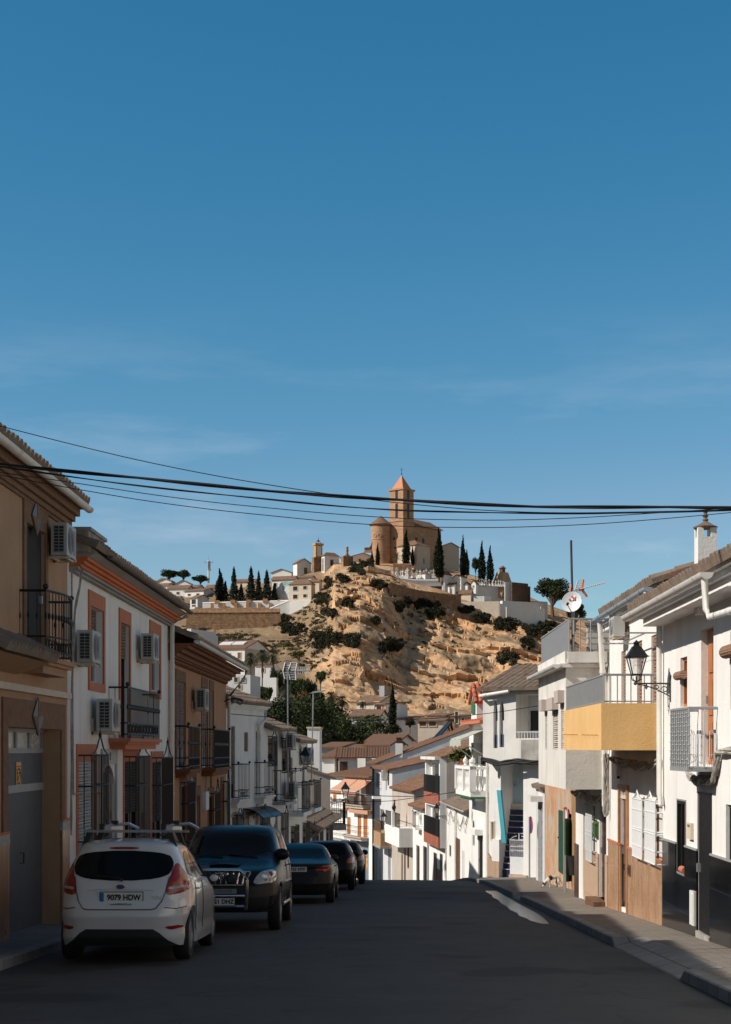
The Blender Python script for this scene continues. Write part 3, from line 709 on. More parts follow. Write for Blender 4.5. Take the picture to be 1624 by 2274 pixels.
# -------- H4 white houses
f4 = Fac(XL, 51.8, -3.87, 60.0, 1)
gb4 = lambda u: ground_z(51.8 + u)
def h4(px0, px1, y0, y1, n=5): return f4.hole(n, px0, px1, y0, y1)
Ua = h4(415, 465, 120, 765); Us = h4(545, 580, 175, 345); Ub = h4(650, 688, 165, 735); Un = h4(757, 800, 225, 460); Uc = h4(810, 843, 250, 795); Un2 = h4(880, 918, 240, 520)
La = h4(437, 495, 925, 1080); Lb = h4(545, 592, 912, 1500); Lc = h4(666, 716, 892, 1090); Ld = h4(808, 842, 925, 1300); Le = h4(872, 900, 905, 1090)
La = (*La[:2], gb4(2) + 1.0, La[3]); Lb = (*Lb[:2], gb4(5) + .1, Lb[3]); Lc = (*Lc[:2], gb4(8) + 1., Lc[3]); Ld = (*Ld[:2], gb4(13) + .1, Ld[3]); Le = (*Le[:2], gb4(15) + 1.0, Le[3])
u4 = f4.u(612); usp = u4
HA = [h for h in (Ua, Us, Ub, La, Lb, Lc) if h[1] < usp]
HB = [h for h in (Un, Uc, Un2, Ld, Le) if h[0] > -9]
z4 = f4.uz('D', 512, 1560)[1]
usp = (Ub[1] + Un[0]) / 2
H4 = house('terraced_house', 'white house beyond the orange one, with a small upper window and curved door canopy', f4, z4 - .1, WHITE, [Ua, Us, Ub, La, Lb, Lc], depth=8, ridge=1.5, oh=.3, rm=TILEO, u1=usp, ez=z4 + .02)
mb = MB()
for d1, za, zb in ((.08, z4 - .2, z4 - .14), (.16, z4 - .14, z4 - .08), (.24, z4 - .08, z4 - .03)): f4.box(mb, .02, usp - .005, za, zb, 0, d1)
mb.build('cornice', WHITE, H4)
H4b = house('terraced_house', 'white house with tall caged upper windows, left of the hanging lantern', f4, z4 - .75, WHITE, [Un, Uc, Un2, Ld, Le], depth=8, ridge=1.5, oh=.35, rm=TILEO, u0=usp + .01)
for r_, hs in ((H4, (Ua, Ub)), (H4b, (Uc,))):
    for h in hs: window(f4, h, r_, BRWOOD, .06, blind=.8, bm=SHUTB, name='balcony_door')
window(f4, Us, H4, BRWOOD, .06, blind=1.0, bm=SHUTB)
for h in (Un, Un2, Le): window(f4, h, H4b, BRWOOD, .06, blind=.6, bm=SHUTB); bars(f4, H4b, h[0] - .04, h[1] + .04, h[2] - .05, h[3] + .05, .16, 0, IRON, .1, .012)
for h in (La, Lc): window(f4, h, H4, BRWOOD, .06, blind=.4, bm=SHUTB); bars(f4, H4, h[0] - .04, h[1] + .04, h[2] - .05, h[3] + .05, .18, 0, IRON, .1, .012)
door(f4, Lb, H4, BRWOOD); door(f4, Ld, H4b, DKWOOD)
zs4 = f4.uz(5, 412, 770)[1]
balcony(f4, H4, Ua[0] - .25, Ua[1] + .45, zs4, .42, 1.2, WHITE, IRON, slab=.3, step=.13, bulb=False)
balcony(f4, H4, Ub[0] - .2, Ub[1] + .5, f4.uz(5, 650, 735)[1], .42, 1.2, WHITE, IRON, slab=.3, step=.13, bulb=False)
balcony(f4, H4b, Uc[0] - .2, Uc[1] + .9, f4.uz(5, 810, 795)[1], .5, 1.2, GREYM, IRON, slab=.1, step=.13, bulb=False, mould=False)
pipe(H4, [f4.p(usp - .5, z4 - .15, .2), f4.p(usp - .5, z4 - .5, .2), f4.p(usp - 1.1, z4 - .75, .1), f4.p(usp - 1.1, z4 - 1.3, .07), f4.p(usp - 1.1, gb4(8), .07)], .06, GUTW)
cables_along([f4.p(u, zs4 - .62 + .03 * u + .1 * math.sin(u * 2), .06) for u in np.linspace(.3, usp - .3, 8)], .025, 4, 5).build('cable_bundle', CABLEW, H4)
# curved glass canopy over the door
mb = MB(); c0 = f4.u(T(5, 535, 0)[0]); c1 = f4.u(T(5, 715, 0)[0]); zc = f4.uz(5, 535, 850)[1]
prof = [(0, 0), (.22, -.02), (.42, -.09), (.6, -.2), (.74, -.34)]
mb.grid(np.array([[f4.p(u, zc + dz, d) for d, dz in prof] for u in (c0, c1)])); cn = mb.build('door_canopy', mat('smoked_polycarbonate', (.05, .055, .06), .35, var=.1), H4)
q = MB()
for u in (c0, (c0 + c1) / 2, c1): q.tube([f4.p(u, zc + dz - .01, d) for d, dz in prof], .02, 5); q.tube([f4.p(u, zc - .4, .01), f4.p(u, zc - .1, .4)], .012, 4); q.tube([f4.p(u, zc - .45, .01), f4.p(u, zc, .01)], .012, 4)
q.tube([f4.p(c0, zc - .34, .74), f4.p(c1, zc - .34, .74)], .02, 5); q.build('canopy_frame', IRON, cn)
u_, z_ = f4.uz(5, 784, 930); t = thing('round_sign', 'white round sign seen edge on at the caged-window house door', 'sign', f4.p(u_, z_, 0))
mb = MB(); mb.lathe([(.001, -.012), (.36, -.012), (.36, .012), (.001, .012)], f4.p(u_, z_, .06), 20, axis=f4.n); mb.build('disc', WHITEM, t); q = MB(); q.tube([f4.p(u_, z_, 0), f4.p(u_, z_, .05)], .02, 5); q.build('bracket', IRON, t)

# -------- H5, H6, H7 farther left
f5 = Fac(-3.85, 60.2, -3.45, 66, 1); gb5 = lambda u: ground_z(60.2 + u)
def h5(x0, x1, y0, y1): return f5.hole(5, x0, x1, y0, y1)
K1 = h5(960, 998, 1022, 1230); K2 = h5(1003, 1028, 1002, 1230); K3 = h5(1063, 1096, 990, 1230); K4 = h5(948, 975, 400, 870); K5 = h5(1060, 1082, 480, 850)
z5 = f5.uz(5, 1020, 230)[1]
H5 = house('terraced_house', 'white house with two black balconies behind the hanging lantern', f5, z5, WHITE, [K1, K2, K3, K4, K5], depth=7, ridge=1.2, oh=.45, rm=TILEO)
for h in (K1, K3): window(f5, h, H5, BRWOOD, .06, blind=.5, bm=SHUTB); bars(f5, H5, h[0] - .04, h[1] + .04, h[2], h[3] + .05, .16, 0, IRON, .11, .012, top=False)
door(f5, K2, H5, GREYM, .06)
for h in (K4, K5): window(f5, h, H5, WHITEM, .06, blind=.7, bm=SHUTB, name='balcony_door')
balcony(f5, H5, K4[0] - .1, K4[1] + 1.6, f5.uz(5, 965, 885)[1], .55, 1.15, WHITE, IRON, slab=.14, step=.13, bulb=False, mould=False, scroll=False)
balcony(f5, H5, K5[0] - .1, K5[1] + 1.6, f5.uz(5, 1065, 850)[1], .55, 1.15, WHITE, IRON, slab=.16, step=.13, bulb=False, mould=False, scroll=False)
put_ac(f5, 5, 950, 1012, 615, 750, 'air conditioner low on the far left white house, beside its balcony')
put_ac(f5, 5, 935, 1010, 185, 320, 'air conditioner high under the eave of the far left white house')
u_, z_ = f5.uz(5, 1045, 345); o = place(AC_, 'wide air conditioner behind the hanging lantern on the left', f5.p(u_, z_ - .5, 0), f5.rz, (1.2, 1.2, 1.2), group='air conditioners on the house walls')
f6 = Fac(-3.43, 66.2, -2.9, 80, 1)
def h6(x0, x1, y0, y1): return f6.hole(5, x0, x1, y0, y1)
z6 = f6.uz(5, 1135, 1000)[1]; hs = [h6(1117, 1152, 1068, 1230), h6(1185, 1213, 1020, 1230), h6(1228, 1246, 1075, 1230), h6(1272, 1300, 975, 1230)]
H6 = house('terraced_house', 'low white house with an old tiled roof and caged windows', f6, z6, WHITE, hs, depth=6, ridge=1.5, oh=.5, rm=TILEO, pitch=.26, amp=.065)
for k, h in enumerate(hs):
    if k == 2: door(f6, h, H6, BRWOOD, .06)
    else: window(f6, h, H6, BRWOOD, .06, blind=.4, bm=SHUTB); bars(f6, H6, h[0] - .04, h[1] + .04, h[2], h[3] + .05, .18, 0, IRON, .12, .012)
pipe(H6, [f6.p(.6, z6 - .1, .45), f6.p(.3, z6 - .5, .1), f6.p(.2, gb5(10), .1)], .06, GUTW)
f7 = Fac(-2.95, 80.3, -3.3, 83.6, 1); z7 = (HY - T(5, 1340, 520)[1]) / F * 80.3
H7 = house('terraced_house', 'house showing a bare plastered gable above the low tiled roof', f7, z7 - .3, TANW, [], depth=13, ridge=2.3, oh=.3, rm=TILEO)
f8 = Fac(-5.2, 110, -8.5, 121, 1)
H8 = house('terraced_house', 'pale blue house end behind the plastered gable', f8, -1.5, mat('pale_blue_plaster', (.40, .44, .48), .9, var=.06, streak=.2), [], depth=10, ridge=1.6, oh=.3, rm=TILEO)
mb = MB(); t = thing('stair_tower', 'plain white roof stair tower rising above the plastered gable', 'tower', Wp(683, 1660, 112)); p0 = Wp(683, 1617, 112); p1 = Wp(710, 1617, 112); zb9 = -4
mb.hexa([(p0.x, 112, zb9), (p1.x, 112, zb9), (p1.x, 116, zb9), (p0.x, 116, zb9)], [(p0.x, 112, p0.z), (p1.x, 112, p0.z), (p1.x, 116, p0.z), (p0.x, 116, p0.z)]); mb.build('wall', WHITE, t)
mb = MB(); mb.box(((p0.x + p1.x) / 2, 114, p0.z + .06), (p1.x - p0.x + .15, 4.15, .12)); mb.build('coping', CREAM, t)
# ================================================================== right side of the street
XR = 4.58
def R_(f, n): return lambda xa, xb, yt, yb, off=0: f.hole(n, xa, xb, yt, yb, off)
# out of frame neighbour that bounces light into the street
q0 = Fac(XR, 2, XR, 15.5, -1)
hs = [(2, 3, -2.4, -.2), (6, 7.2, -1.9, -.7), (9, 10, -2.6, -.4), (3, 4, .3, 2.2), (8, 9, .3, 2.2)]
r = house('terraced_house', 'white house nearest on the right, before the black dado house', q0, 2.6, WHITE, hs, depth=9, ridge=1.6, oh=.4, rm=TILEO)
for h in hs: (door if h[2] < -2 else window)(q0, h, r)

# -------- R1 white house with black dado
q1 = Fac(XR, 15.6, XR, 25.15, -1); gq = lambda u: ground_z(15.6 + u) + .13
DO = q1.hole('D', 1584.5, 1557, 1389, 1698); WN = q1.hole(9, 1230, 1170, 1350, 1795); DB = q1.hole(10, 1447, 1330, 795, 2010); WL = q1.hole(10, 1220, 1143, 850, 1500)
DB = (DB[0], DB[1], gq(DB[0]) - .02, DB[3]); WR = (q1.u(1640), q1.u(1612), -2.18, -.76)
WU = (q1.u(1650), q1.u(1622), .5, 1.55)
R1 = house('terraced_house', 'white house with a black tiled dado, varnished balcony door and thick concrete eave', q1, 2.28, WHITE, [(*DO, None, .1), (*WN, None, .06), (*DB, None, .006), (*WL, None, .006), (*WR, None, .06), (*WU, None, .06)], depth=9, ridge=1.55, oh=.58, rm=TILEO, ez=2.26)
mb = MB(); f_ = q1; us_ = q1.u(1611, .32)
f_.box(mb, 0, f_.L - .003, 2.0, 2.12, 0, .34); f_.box(mb, 0, f_.L - .006, 2.12, 2.2, 0, .42); f_.box(mb, 0, f_.L - .009, 2.2, 2.25, 0, .5)
mb.build('cornice', WHITE, R1)
gutter(q1, R1, q1.u(1568, .63), q1.L + .05, 2.17, .62, GUTW, .085)
ug = q1.u(1566, .63)
pipe(R1, [q1.p(ug + .1, 2.12, .62), q1.p(ug + .1, 1.72, .60), q1.p(ug - .02, 1.62, .58), q1.p(ug - 2.2, 1.58, .56)], .042, GUTW)
mb = MB(); f_.box(mb, .04, ug - .25, 2.256, 2.36, .0, .47); mb.build('parapet', WHITE, R1)
mb = MB(); f_.box(mb, ug + .4, q1.L - .05, 2.95, 3.32, -1.9, -1.6); mb.build('upper_wall', WHITE2, R1)
mb = MB(); tile_roof(q1.p(ug + .3, 3.32, -1.5), q1.p(q1.L, 3.32, -1.5), q1.p(ug + .3, 3.55, -2.3), q1.p(q1.L, 3.55, -2.3), .23, .05, mb=mb); mb.build('upper_roof', TILES, R1, auto=40)
door(q1, DO, R1, ORWOOD, .1, label='varnished orange balcony door')
window(q1, WN, R1, ORWOOD, .06); door(q1, DB, R1, mat('black_door_paint', (.009, .009, .010), .45, var=.3, vs=6, wave=('Y', 6, .3)), .006, panels=False); window(q1, WL, R1, IRON, .006); window(q1, WR, R1, IRON, .06); window(q1, WU, R1, ORWOOD, .06)
def roll(f, h, root, drop=.0, r=.1):
    mb = MB(); a, b, c, d = h[:4]
    prof = np.linspace(0, 1, 2); mb.lathe([(.001, 0), (r, 0), (r, b - a + .02), (.001, b - a + .02)], f.p(a - .01, d - .28, r * .8), 14, axis=f.t)
    for k in range(8): mb.lathe([(r * 1.04, 0), (r * 1.04, .018)], f.p(a + k * (b - a) / 7.4, d - .28, r * .8), 14, axis=f.t)
    mb.build('rolled_blind', REED, root)
roll(q1, WN, R1, r=.065); roll(q1, WU, R1, r=.085)
mb = MB(); q1.box(mb, WL[0] + .02, WL[0] + .1, WL[2] + .1, WL[3] - .05, -.05, -.0); mb.build('folded_shutter', REED, R1)
mb = MB(); mb.lathe([(.001, 0), (.055, 0), (.055, .3), (.001, .3)], q1.p(WL[0] + .06, WL[2] + .06, -.0), 10, axis=q1.t); mb.build('draught_roll', TERRA, R1)
zd = -1.515; mb = MB()
segs = [(0.01, DB[0] - .002), (DB[1] + .002, WL[0] - .01), (WL[1] + .01, q1.L - .02)]
for a, b in segs: q1.box(mb, a, b, -4, zd, 0, .03)
q1.box(mb, WL[0] - .01, WL[1] + .01, -4, WL[2] - .03, 0, .03); mb.build('black_dado', BLACKT, R1)
mb = MB()
for a, b in segs: q1.box(mb, a, b, zd + .002, zd + .03, 0, .036)
mb.build('dado_edge', GREYP, R1)
surround(q1, WL, R1, GREYM, .025, .008); surround(q1, DB, R1, IRON, .03, .008, sill=False)
mb = MB(); q1.box(mb, DB[0], DB[1], gq(DB[0]) - .3, gq(DB[0]) + .05, -.1, .045); mb.build('doorstep', CONC, R1)
h = q1.hole(10, 1290, 1256, 1042, 1188); t = thing('intercom_box', 'cream intercom box beside the black door', 'intercom', q1.p(h[0], h[2])); mb = MB(); q1.box(mb, *h[:4], 0, .05); mb.build('casing', CREAM, t); mb = MB(); q1.box(mb, h[0] + .06, h[1] - .05, h[2] + .22, h[3] - .06, .05, .056); mb.build('speaker_slot', mat('dark_ochre_plastic', (.2, .16, .07), .6), t)
h = q1.hole(10, 1330, 1285, 1655, 1960); t = thing('meter_box', 'white meter cupboard set in the black dado beside the door', 'meter box', q1.p(h[0], h[2])); mb = MB(); q1.box(mb, h[0] + .06, h[1], h[2], h[3], .03, .06); mb.build('frame', GUTW, t); mb = MB(); q1.box(mb, h[0] + .1, h[1] - .04, h[2] + .04, h[3] - .04, .06, .068); mb.build('lid', WHITEM, t)
# small grey balcony
u0_, u1_ = 21.05 - 15.6, 22.35 - 15.6; zs = -.27; pr = .42
mb = MB(); q1.box(mb, u0_, u1_, zs - .06, zs, 0, pr); bl = mb.build('balcony', GREYM, R1)
q = MB(); zt = .55
q.tube([q1.p(u0_, zt, 0), q1.p(u0_, zt, pr - .02), q1.p(u1_, zt, pr - .02), q1.p(u1_, zt, 0)], .022, 5)
for k in range(10):
    u = u0_ + (u1_ - u0_) * k / 9; q.tube([q1.p(u, zs, pr - .02), q1.p(u, zt, pr - .02)], .016, 6)
    for j in range(6): q.lathe([(.016, -.014), (.024, 0), (.016, .014)], q1.p(u, zs + .05 + (j + .4 * (k % 2)) * .13, pr - .02), 6)
q.build('front_balusters', GREYM, bl)
for s_ in (u0_, u1_):
    q = MB()
    for d in (.05, .2, .34):
        q.tube([q1.p(s_, zs, d), q1.p(s_, zs + .45, d), q1.p(s_, zs + .52, d + .03), q1.p(s_, zs + .5, d + .06), q1.p(s_, zs + .1, d + .065)], .006, 4)
        q.tube([q1.p(s_, zs + .12 + .06 * math.sin(t_), d + .03 + .05 * math.cos(t_)) for t_ in np.linspace(0, 6.28, 9)], .005, 4)
    q.tube([q1.p(s_, zs, pr * .45), q1.p(s_, zt, pr * .45)], .014, 5); q.build('side_scrolls', SILVM, bl)
cb = cables_along([q1.p(u1_ + .5, -.38, .05), q1.p(u1_, -.45, .06), q1.p((u0_ + u1_) / 2, -.42, .1), q1.p(u0_, -.4, .05), q1.p(u0_ - .3, -.05, .06), q1.p(u0_ - 2.5, .1, .05)], .022, 7, 9, sag=.06)
t = thing('cable_bundle', 'whitewashed bundle of cables under the grey balcony', 'cables', q1.p(u0_, -.45)); cb.build('strand', CABLEW, t)
# downpipe between R1 and R2
pipe(R1, [q1.p(q1.L - .02, 2.0, .08), q1.p(q1.L - .02, -.75, .08), q1.p(q1.L - .12, -.95, .06)], .045, GUTW)
# chimney
def chimney(root, c, w, z0, z1, capz):
    mb = MB(); mb.box((c.x, c.y, (z0 + z1) / 2), (w, w, z1 - z0))
    for sx in (-1, 1):
        for sy in (-1, 1): mb.box((c.x + sx * (w * .5 - .04), c.y + sy * (w * .5 - .04), (z1 + capz) / 2), (.08, .08, capz - z1))
    o = mb.build('chimney', WHITE, root)
    q = MB(); q.lathe([(w * .62, 0), (w * .66, .02), (w * .42, .05), (w * .2, .085), (.03, .1), (.045, .125), (.022, .15), (.045, .18), (.02, .21), (.035, .235), (.008, .255)], (c.x, c.y, capz), 16); q.build('chimney_cap', TILEO, o)
cz = lambda x, y: Wp(*T(9, x, y), 21.5)
c = cz(1425, 400); chimney(R1, c + Vector((0, .25, 0)), .265, c.z - .9, cz(0, 278).z, cz(0, 195).z)

# -------- R2 house with yellow balcony and stone dado
q2 = Fac(XR, 25.15, XR, 31.3, -1); g2 = lambda u: ground_z(25.15 + u) + .13
def h2(n, xa, xb, yt, yb): return q2.hole(n, xa, xb, yt, yb)
P1 = h2(10, 705, 640, 830, 1700); P1 = (P1[0], P1[1], g2(P1[0]) + .05, q2.uz(10, 730, 755)[1])
V1 = (q2.u(1463), q2.u(1452), -2.12, -1.0); V2 = (q2.u(1433), q2.u(1424), -2.1, -.95)
S1 = h2(9, 960, 912, 1152, 1762); S2 = h2(9, 830, 785, 1205, 1770); S3 = h2(9, 685, 645, 1295, 1760); S4 = h2(9, 720, 690, 1080, 1215)
R2 = house('terraced_house', 'white house with the yellow balcony and a travertine dado', q2, 2.6, WHITE, [P1, V1, V2, S1, S2, S3, S4], depth=9, ridge=1.5, oh=.2, rm=TILEO, ez=2.74)
gutter(q2, R2, .05, q2.L + .5, 2.66, .25, GUTB, .075); pipe(R2, [q2.p(.2, 2.6, .25), q2.p(.2, 2.3, .15), q2.p(.12, 2.22, .1)], .06, GUTW)
mb = MB(); q2.box(mb, .02, q2.L + .48, 2.4, 2.52, 0, .1); q2.box(mb, .02, q2.L + .48, 2.52, 2.58, 0, .16); mb.build('cornice', WHITE, R2)
door(q2, P1, R2, mat('brown_grained_door', (.17, .075, .04), .55, var=.35, vs=30), .06)
mb = MB(); a, b, c, d = P1; zt = q2.uz(10, 730, 825)[1]
q2.box(mb, a - .14, a - .003, c - .2, d + .1, 0, .045); q2.box(mb, b + .003, b + .1, c - .2, d + .1, 0, .045); q2.box(mb, a - .003, b + .003, d + .002, d + .1, 0, .045); o = mb.build('door_frame', mat('brown_stone_frame', (.36, .19, .105), .5, var=.15, vs=5), R2)
q = MB(); q2.box(q, a, b, zt - .03, zt + .03, -.05, -.0); q2.box(q, (a + b) / 2 - .03, (a + b) / 2 + .03, zt + .03, d, -.05, -.01); q.build('transom', CREAM, o); q = MB(); q2.box(q, a, b, zt + .03, d, -.055, -.045); q.build('pane', mat('green_glass', (.06, .10, .10), .15), o)
for h in (V1, V2): window(q2, h, R2, BRWOOD, .06); surround(q2, h, R2, BRWOOD, .05, .01)
for (xa, xb, yt, yb) in ((828, 745, 838, 1365), (945, 855, 850, 1412)):
    h = q2.hole(10, xa, xb, yt, yb, .13); bars(q2, R2, h[0], h[1], h[2], h[3], .13, .0, WHITEM, .075, .011, rings=(.2, .47, .51, .82), th=.13)
zD = -1.9; mb = MB()
for a_, b_ in ((.25, P1[0] - .145), (P1[1] + .105, q2.L - .02)): q2.box(mb, a_ - .22, b_, -4, zD, 0, .03)
mb.build('stone_dado', STONED, R2); mb = MB()
for a_, b_ in ((.25, P1[0] - .145), (P1[1] + .105, q2.L - .02)): q2.box(mb, a_ - .22, b_, zD + .002, zD + .04, 0, .045)
mb.build('dado_rail', TERRA, R2)
h = q2.hole(10, 745, 725, 1415, 1515); t = thing('meter_box', 'small brown meter box low on the travertine dado', 'meter box', q2.p(h[0], h[2])); mb = MB(); q2.box(mb, h[0], h[1], h[2], h[3], .03, .05); mb.build('frame', BRWOOD, t); mb = MB(); q2.box(mb, h[0] + .04, h[1] - .04, h[2] + .04, h[3] - .04, .05, .055); mb.build('lid', DKWOOD, t)
for h in (S1, S2, S3): window(q2, h, R2, BRWOOD, .06, blind=1.0, bm=REED, name='balcony_door')
window(q2, S4, R2, DKWOOD, .06)
# yellow balcony box with railing
yb0, yb1, pr = .22, 5.55, 1.0
mb = MB(); zb, zt = -.04, .745
q2.box(mb, yb0, yb1, zb, zb + .16, 0, pr - .1); q2.box(mb, yb0, yb1, zb + .001, zt, pr - .1, pr); q2.box(mb, yb0, yb0 + .1, zb + .16, zt - .001, 0, pr - .1); q2.box(mb, yb1 - .1, yb1, zb + .16, zt - .001, 0, pr - .1)
bl = mb.build('balcony', YELLOW, R2)
q = MB()
for k in range(9):
    if k == 4: continue
    u = yb0 + .35 + k * .56; q.tube([q2.p(u, .22 + .006 * k, pr), q2.p(u, .22 + .006 * k, pr + .07)], .014, 6)
q.build('clothes_hook', YELLOW, bl)
q = MB(); zr = 1.22
q.tube([q2.p(yb0 + .05, zr, .02), q2.p(yb0 + .05, zr, pr - .05), q2.p(yb1 - .05, zr, pr - .05)], .02, 5); q.tube([q2.p(yb0 + .05, zt + .03, .02), q2.p(yb0 + .05, zt + .03, pr - .05), q2.p(yb1 - .05, zt + .03, pr - .05)], .012, 4)
n_ = 9
for k in range(n_): d = .05 + (pr - .1) * k / (n_ - 1); q.tube([q2.p(yb0 + .05, zt, d), q2.p(yb0 + .05, zr, d)], .011, 4)
for k in range(50): u = yb0 + .05 + (yb1 - yb0 - .1) * k / 49; q2.box(q, u - .028, u + .028, zt, zr - .02, pr - .06, pr - .045)
q.build('railing', GREYM, bl)
cb = cables_along([q2.p(.1, -.22, .06), q2.p(1.5, -.3, .06), q2.p(3.2, -.24, .06), q2.p(5.6, -.2, .08)], .024, 6, 11, sag=.07); t = thing('cable_bundle', 'dark bundle of cables under the yellow balcony', 'cables', q2.p(2, -.3)); cb.build('strand', CABLEW, t)
mb = MB(); q2.box(mb, 4.5, 4.64, -.55, -.22, 0, .1); t = thing('junction_box', 'white junction box in the shade under the yellow balcony', 'junction box', q2.p(4.57, -.6)); mb.build('casing', GUTW, t); q = MB(); q2.box(q, 4.52, 4.6, -.6, -.55, .03, .08); q.build('cable_gland', RUBBER, t)
cb = cables_along([q2.p(q2.L - .25, -.15, .1), q2.p(q2.L - .2, -.8, .1), q2.p(q2.L - .15, -1.4, .1)], .03, 7, 21, sag=.0); t = thing('cable_bundle', 'pale vertical cables hanging between the yellow balcony and the grey box wall', 'cables', q2.p(q2.L - .2, -1.4)); cb.build('strand', CABLEW, t)
pipe(R2, [q2.p(q2.L - .05, 2.6, .2), q2.p(q2.L - .03, .8, .1), q2.p(q2.L - .03, -1.2, .1)], .055, GUTW)
AC2 = copy_tree(AC_); AC2.location = q2.p(3.9, .0 + q2.uz(9, 600, 1225)[1], 0); AC2.rotation_euler = (0, 0, q2.rz); AC2.scale = (.68, .8, .68); AC2['label'] = 'dusty air conditioner on the white wall above the yellow balcony'
t = thing('drying_rack', 'two thin grey clothes line arms fixed beside the air conditioner on the right', 'clothes line', q2.p(3, 1.3))
q = MB(); z_ = q2.uz(9, 1000, 1140)[1]; q.tube([q2.p(.3, z_, .25), q2.p(2.9, z_, .25)], .014, 5); q.tube([q2.p(2.9, z_, 0), q2.p(2.9, z_, .6)], .014, 5); q.tube([q2.p(.3, z_, 0), q2.p(.3, z_, .6)], .014, 5); q.build('arm', GALV, t)
q = MB(); q.tube([q2.p(.3, z_, .5), q2.p(2.9, z_, .5)], .004, 3); q.tube([q2.p(.3, z_ - .02, .38), q2.p(2.9, z_ - .02, .38)], .004, 3); q.build('line', SILVM, t)

# -------- R3 house with projecting white bay, terrace and dish
q3 = Fac(XR, 31.35, XR, 36.85, -1); g3 = lambda u: ground_z(31.35 + u) + .13
P3 = q3.hole(10, 512, 452, 838, 1650); P3 = (P3[0], P3[1], g3(P3[0]) + .1, P3[3]); V3 = q3.hole(10, 412, 392, 890, 1400); F3 = q3.hole(10, 325, 306, 862, 1640); F3 = (F3[0], F3[1], g3(F3[0]), F3[3])
R3 = house('terraced_house', 'white house whose upper bay juts out, with a railed roof terrace', q3, 1.75, WHITE, [P3, V3, F3], depth=9, flat=True)
bay = Fac(3.71, 31.5, 3.71, 37.1, -1)
def hbay(xa, xb, yt, yb): return bay.hole('D', xb, xa, yt, yb)
bw = [hbay(1211, 1215, 1578, 1664), hbay(1228, 1239, 1575, 1664), hbay(1246, 1252, 1560, 1664)]
mb = MB(); wall_mb(bay, 0, bay.L, -.86, 1.66, bw, .868, 0, .12, True, mb); mb.face([bay.p(0, -.86), bay.p(bay.L, -.86), bay.p(bay.L, -.86, -.868), bay.p(0, -.86, -.868)]); mb.build('bay', WHITE2, R3)
for h in bw:
    window(bay, h, R3, WHITEM, .06, blind=1.0, bm=SHUT)
    mb = MB(); bay.box(mb, h[0] - .12, h[1] + .12, h[3], h[3] + .26, 0, .14); mb.build('blind_housing', mat('pinkish_stone', (.47, .40, .36), .8, var=.08), R3)
mb = MB(); bay.box(mb, -.08, bay.L + .05, 1.66, 1.74, -.8, .12); bay.box(mb, -.02, bay.L, 1.74, 2.0, -.02, .02); q3.box(mb, .0, .1, 1.755, 1.98, -.6, .84); mb.build('terrace_edge', WHITE2, R3)
gutter(bay, R3, -.15, bay.L + .1, 1.72, .2, GUTW, .085)
q = MB(); zt3 = 2.66
q.tube([q3.p(.12, zt3, -.75), q3.p(.12, zt3, .80), bay.p(bay.L - .1, zt3, -.06)], .022, 5)
for k in range(8): d = -.75 + 1.55 * k / 7; q.tube([q3.p(.12, 1.95, d), q3.p(.12, zt3, d)], .013, 4)
for k in range(62): u = .02 + (bay.L - .1) * k / 61; bay.box(q, u - .03, u + .03, 1.9, zt3 - .02, -.075, -.06)
q.build('terrace_railing', GREYM, R3)
mb = MB(); mb.box((4.75, 33.2, 2.2), (.75, .22, .95)); o = mb.build('parapet', BRICKW, R3); q = MB(); q.box((4.75, 33.2, 2.69), (.85, .3, .05)); q.build('coping', CREAM, o)
mb = MB(); mb.box((5.55, 34.0, 2.4), (.62, .5, 1.5)); o = mb.build('stair_parapet', BRICKW, R3); q = MB(); q.box((5.55, 34.0, 3.17), (.72, .6, .05)); q.build('coping', TERRA, o)
door(q3, P3, R3, mat('dark_brown_door', (.055, .022, .016), .4, var=.3, vs=20), .06); window(q3, V3, R3, DKWOOD, .06, blind=.5, bm=SHUTB); door(q3, F3, R3, GREYM, .06, panels=False)
h = q3.hole(10, 383, 332, 865, 1392, .12); bars(q3, R3, h[0], h[1], h[2], h[3], .12, 0, SILVM, .09, .012, rings=(.18, .43, .5, .78))
mb = MB(); q3.box(mb, q3.L - .62, q3.L - .01, -4.6, -2.3, 0, .035); mb.build('brown_granite_dado', BROWNG, R3)
mb = MB(); q3.box(mb, .01, P3[0] - .01, -4.6, -2.22, 0, .035); q3.box(mb, P3[1] + .01, F3[0] - .01, -4.6, -2.28, 0, .035); mb.build('beige_dado', BEIGED, R3)
mb = MB(); q3.box(mb, P3[0] - .1, P3[1] + .2, g3(P3[0]) - .4, g3(P3[0]) + .1, -.2, .28); mb.build('doorstep', BRWOOD, R3)
cb = cables_along([q3.p(.2, -.98, .1), q3.p(2, -1.05, .1), q3.p(3.5, -1.0, .1), q3.p(5.4, -1.05, .12)], .022, 5, 31, sag=.1); t = thing('cable_bundle', 'sagging cables in the shade under the white bay', 'cables', q3.p(2, -1)); cb.build('strand', CABLEW, t)
h = q3.hole(10, 447, 412, 1055, 1168); t = thing('letter_box', 'green letter box next to the dark brown door', 'letter box', q3.p(h[0], h[2])); mb = MB(); q3.box(mb, h[0], h[1] * .7 + h[0] * .3, h[2], h[3], 0, .08); mb.build('box', mat('green_tin', (.05, .11, .03), .5), t); q = MB(); mb2 = q3; q.prism([q3.p(h[0] - .01, h[3], 0), q3.p(h[0] - .01, h[3], .10), q3.p(h[0] - .01, h[3] + .07, 0)], q3.t * ((h[1] - h[0]) * .7 + .02)); q.build('lid', MATS['green_tin'], t)
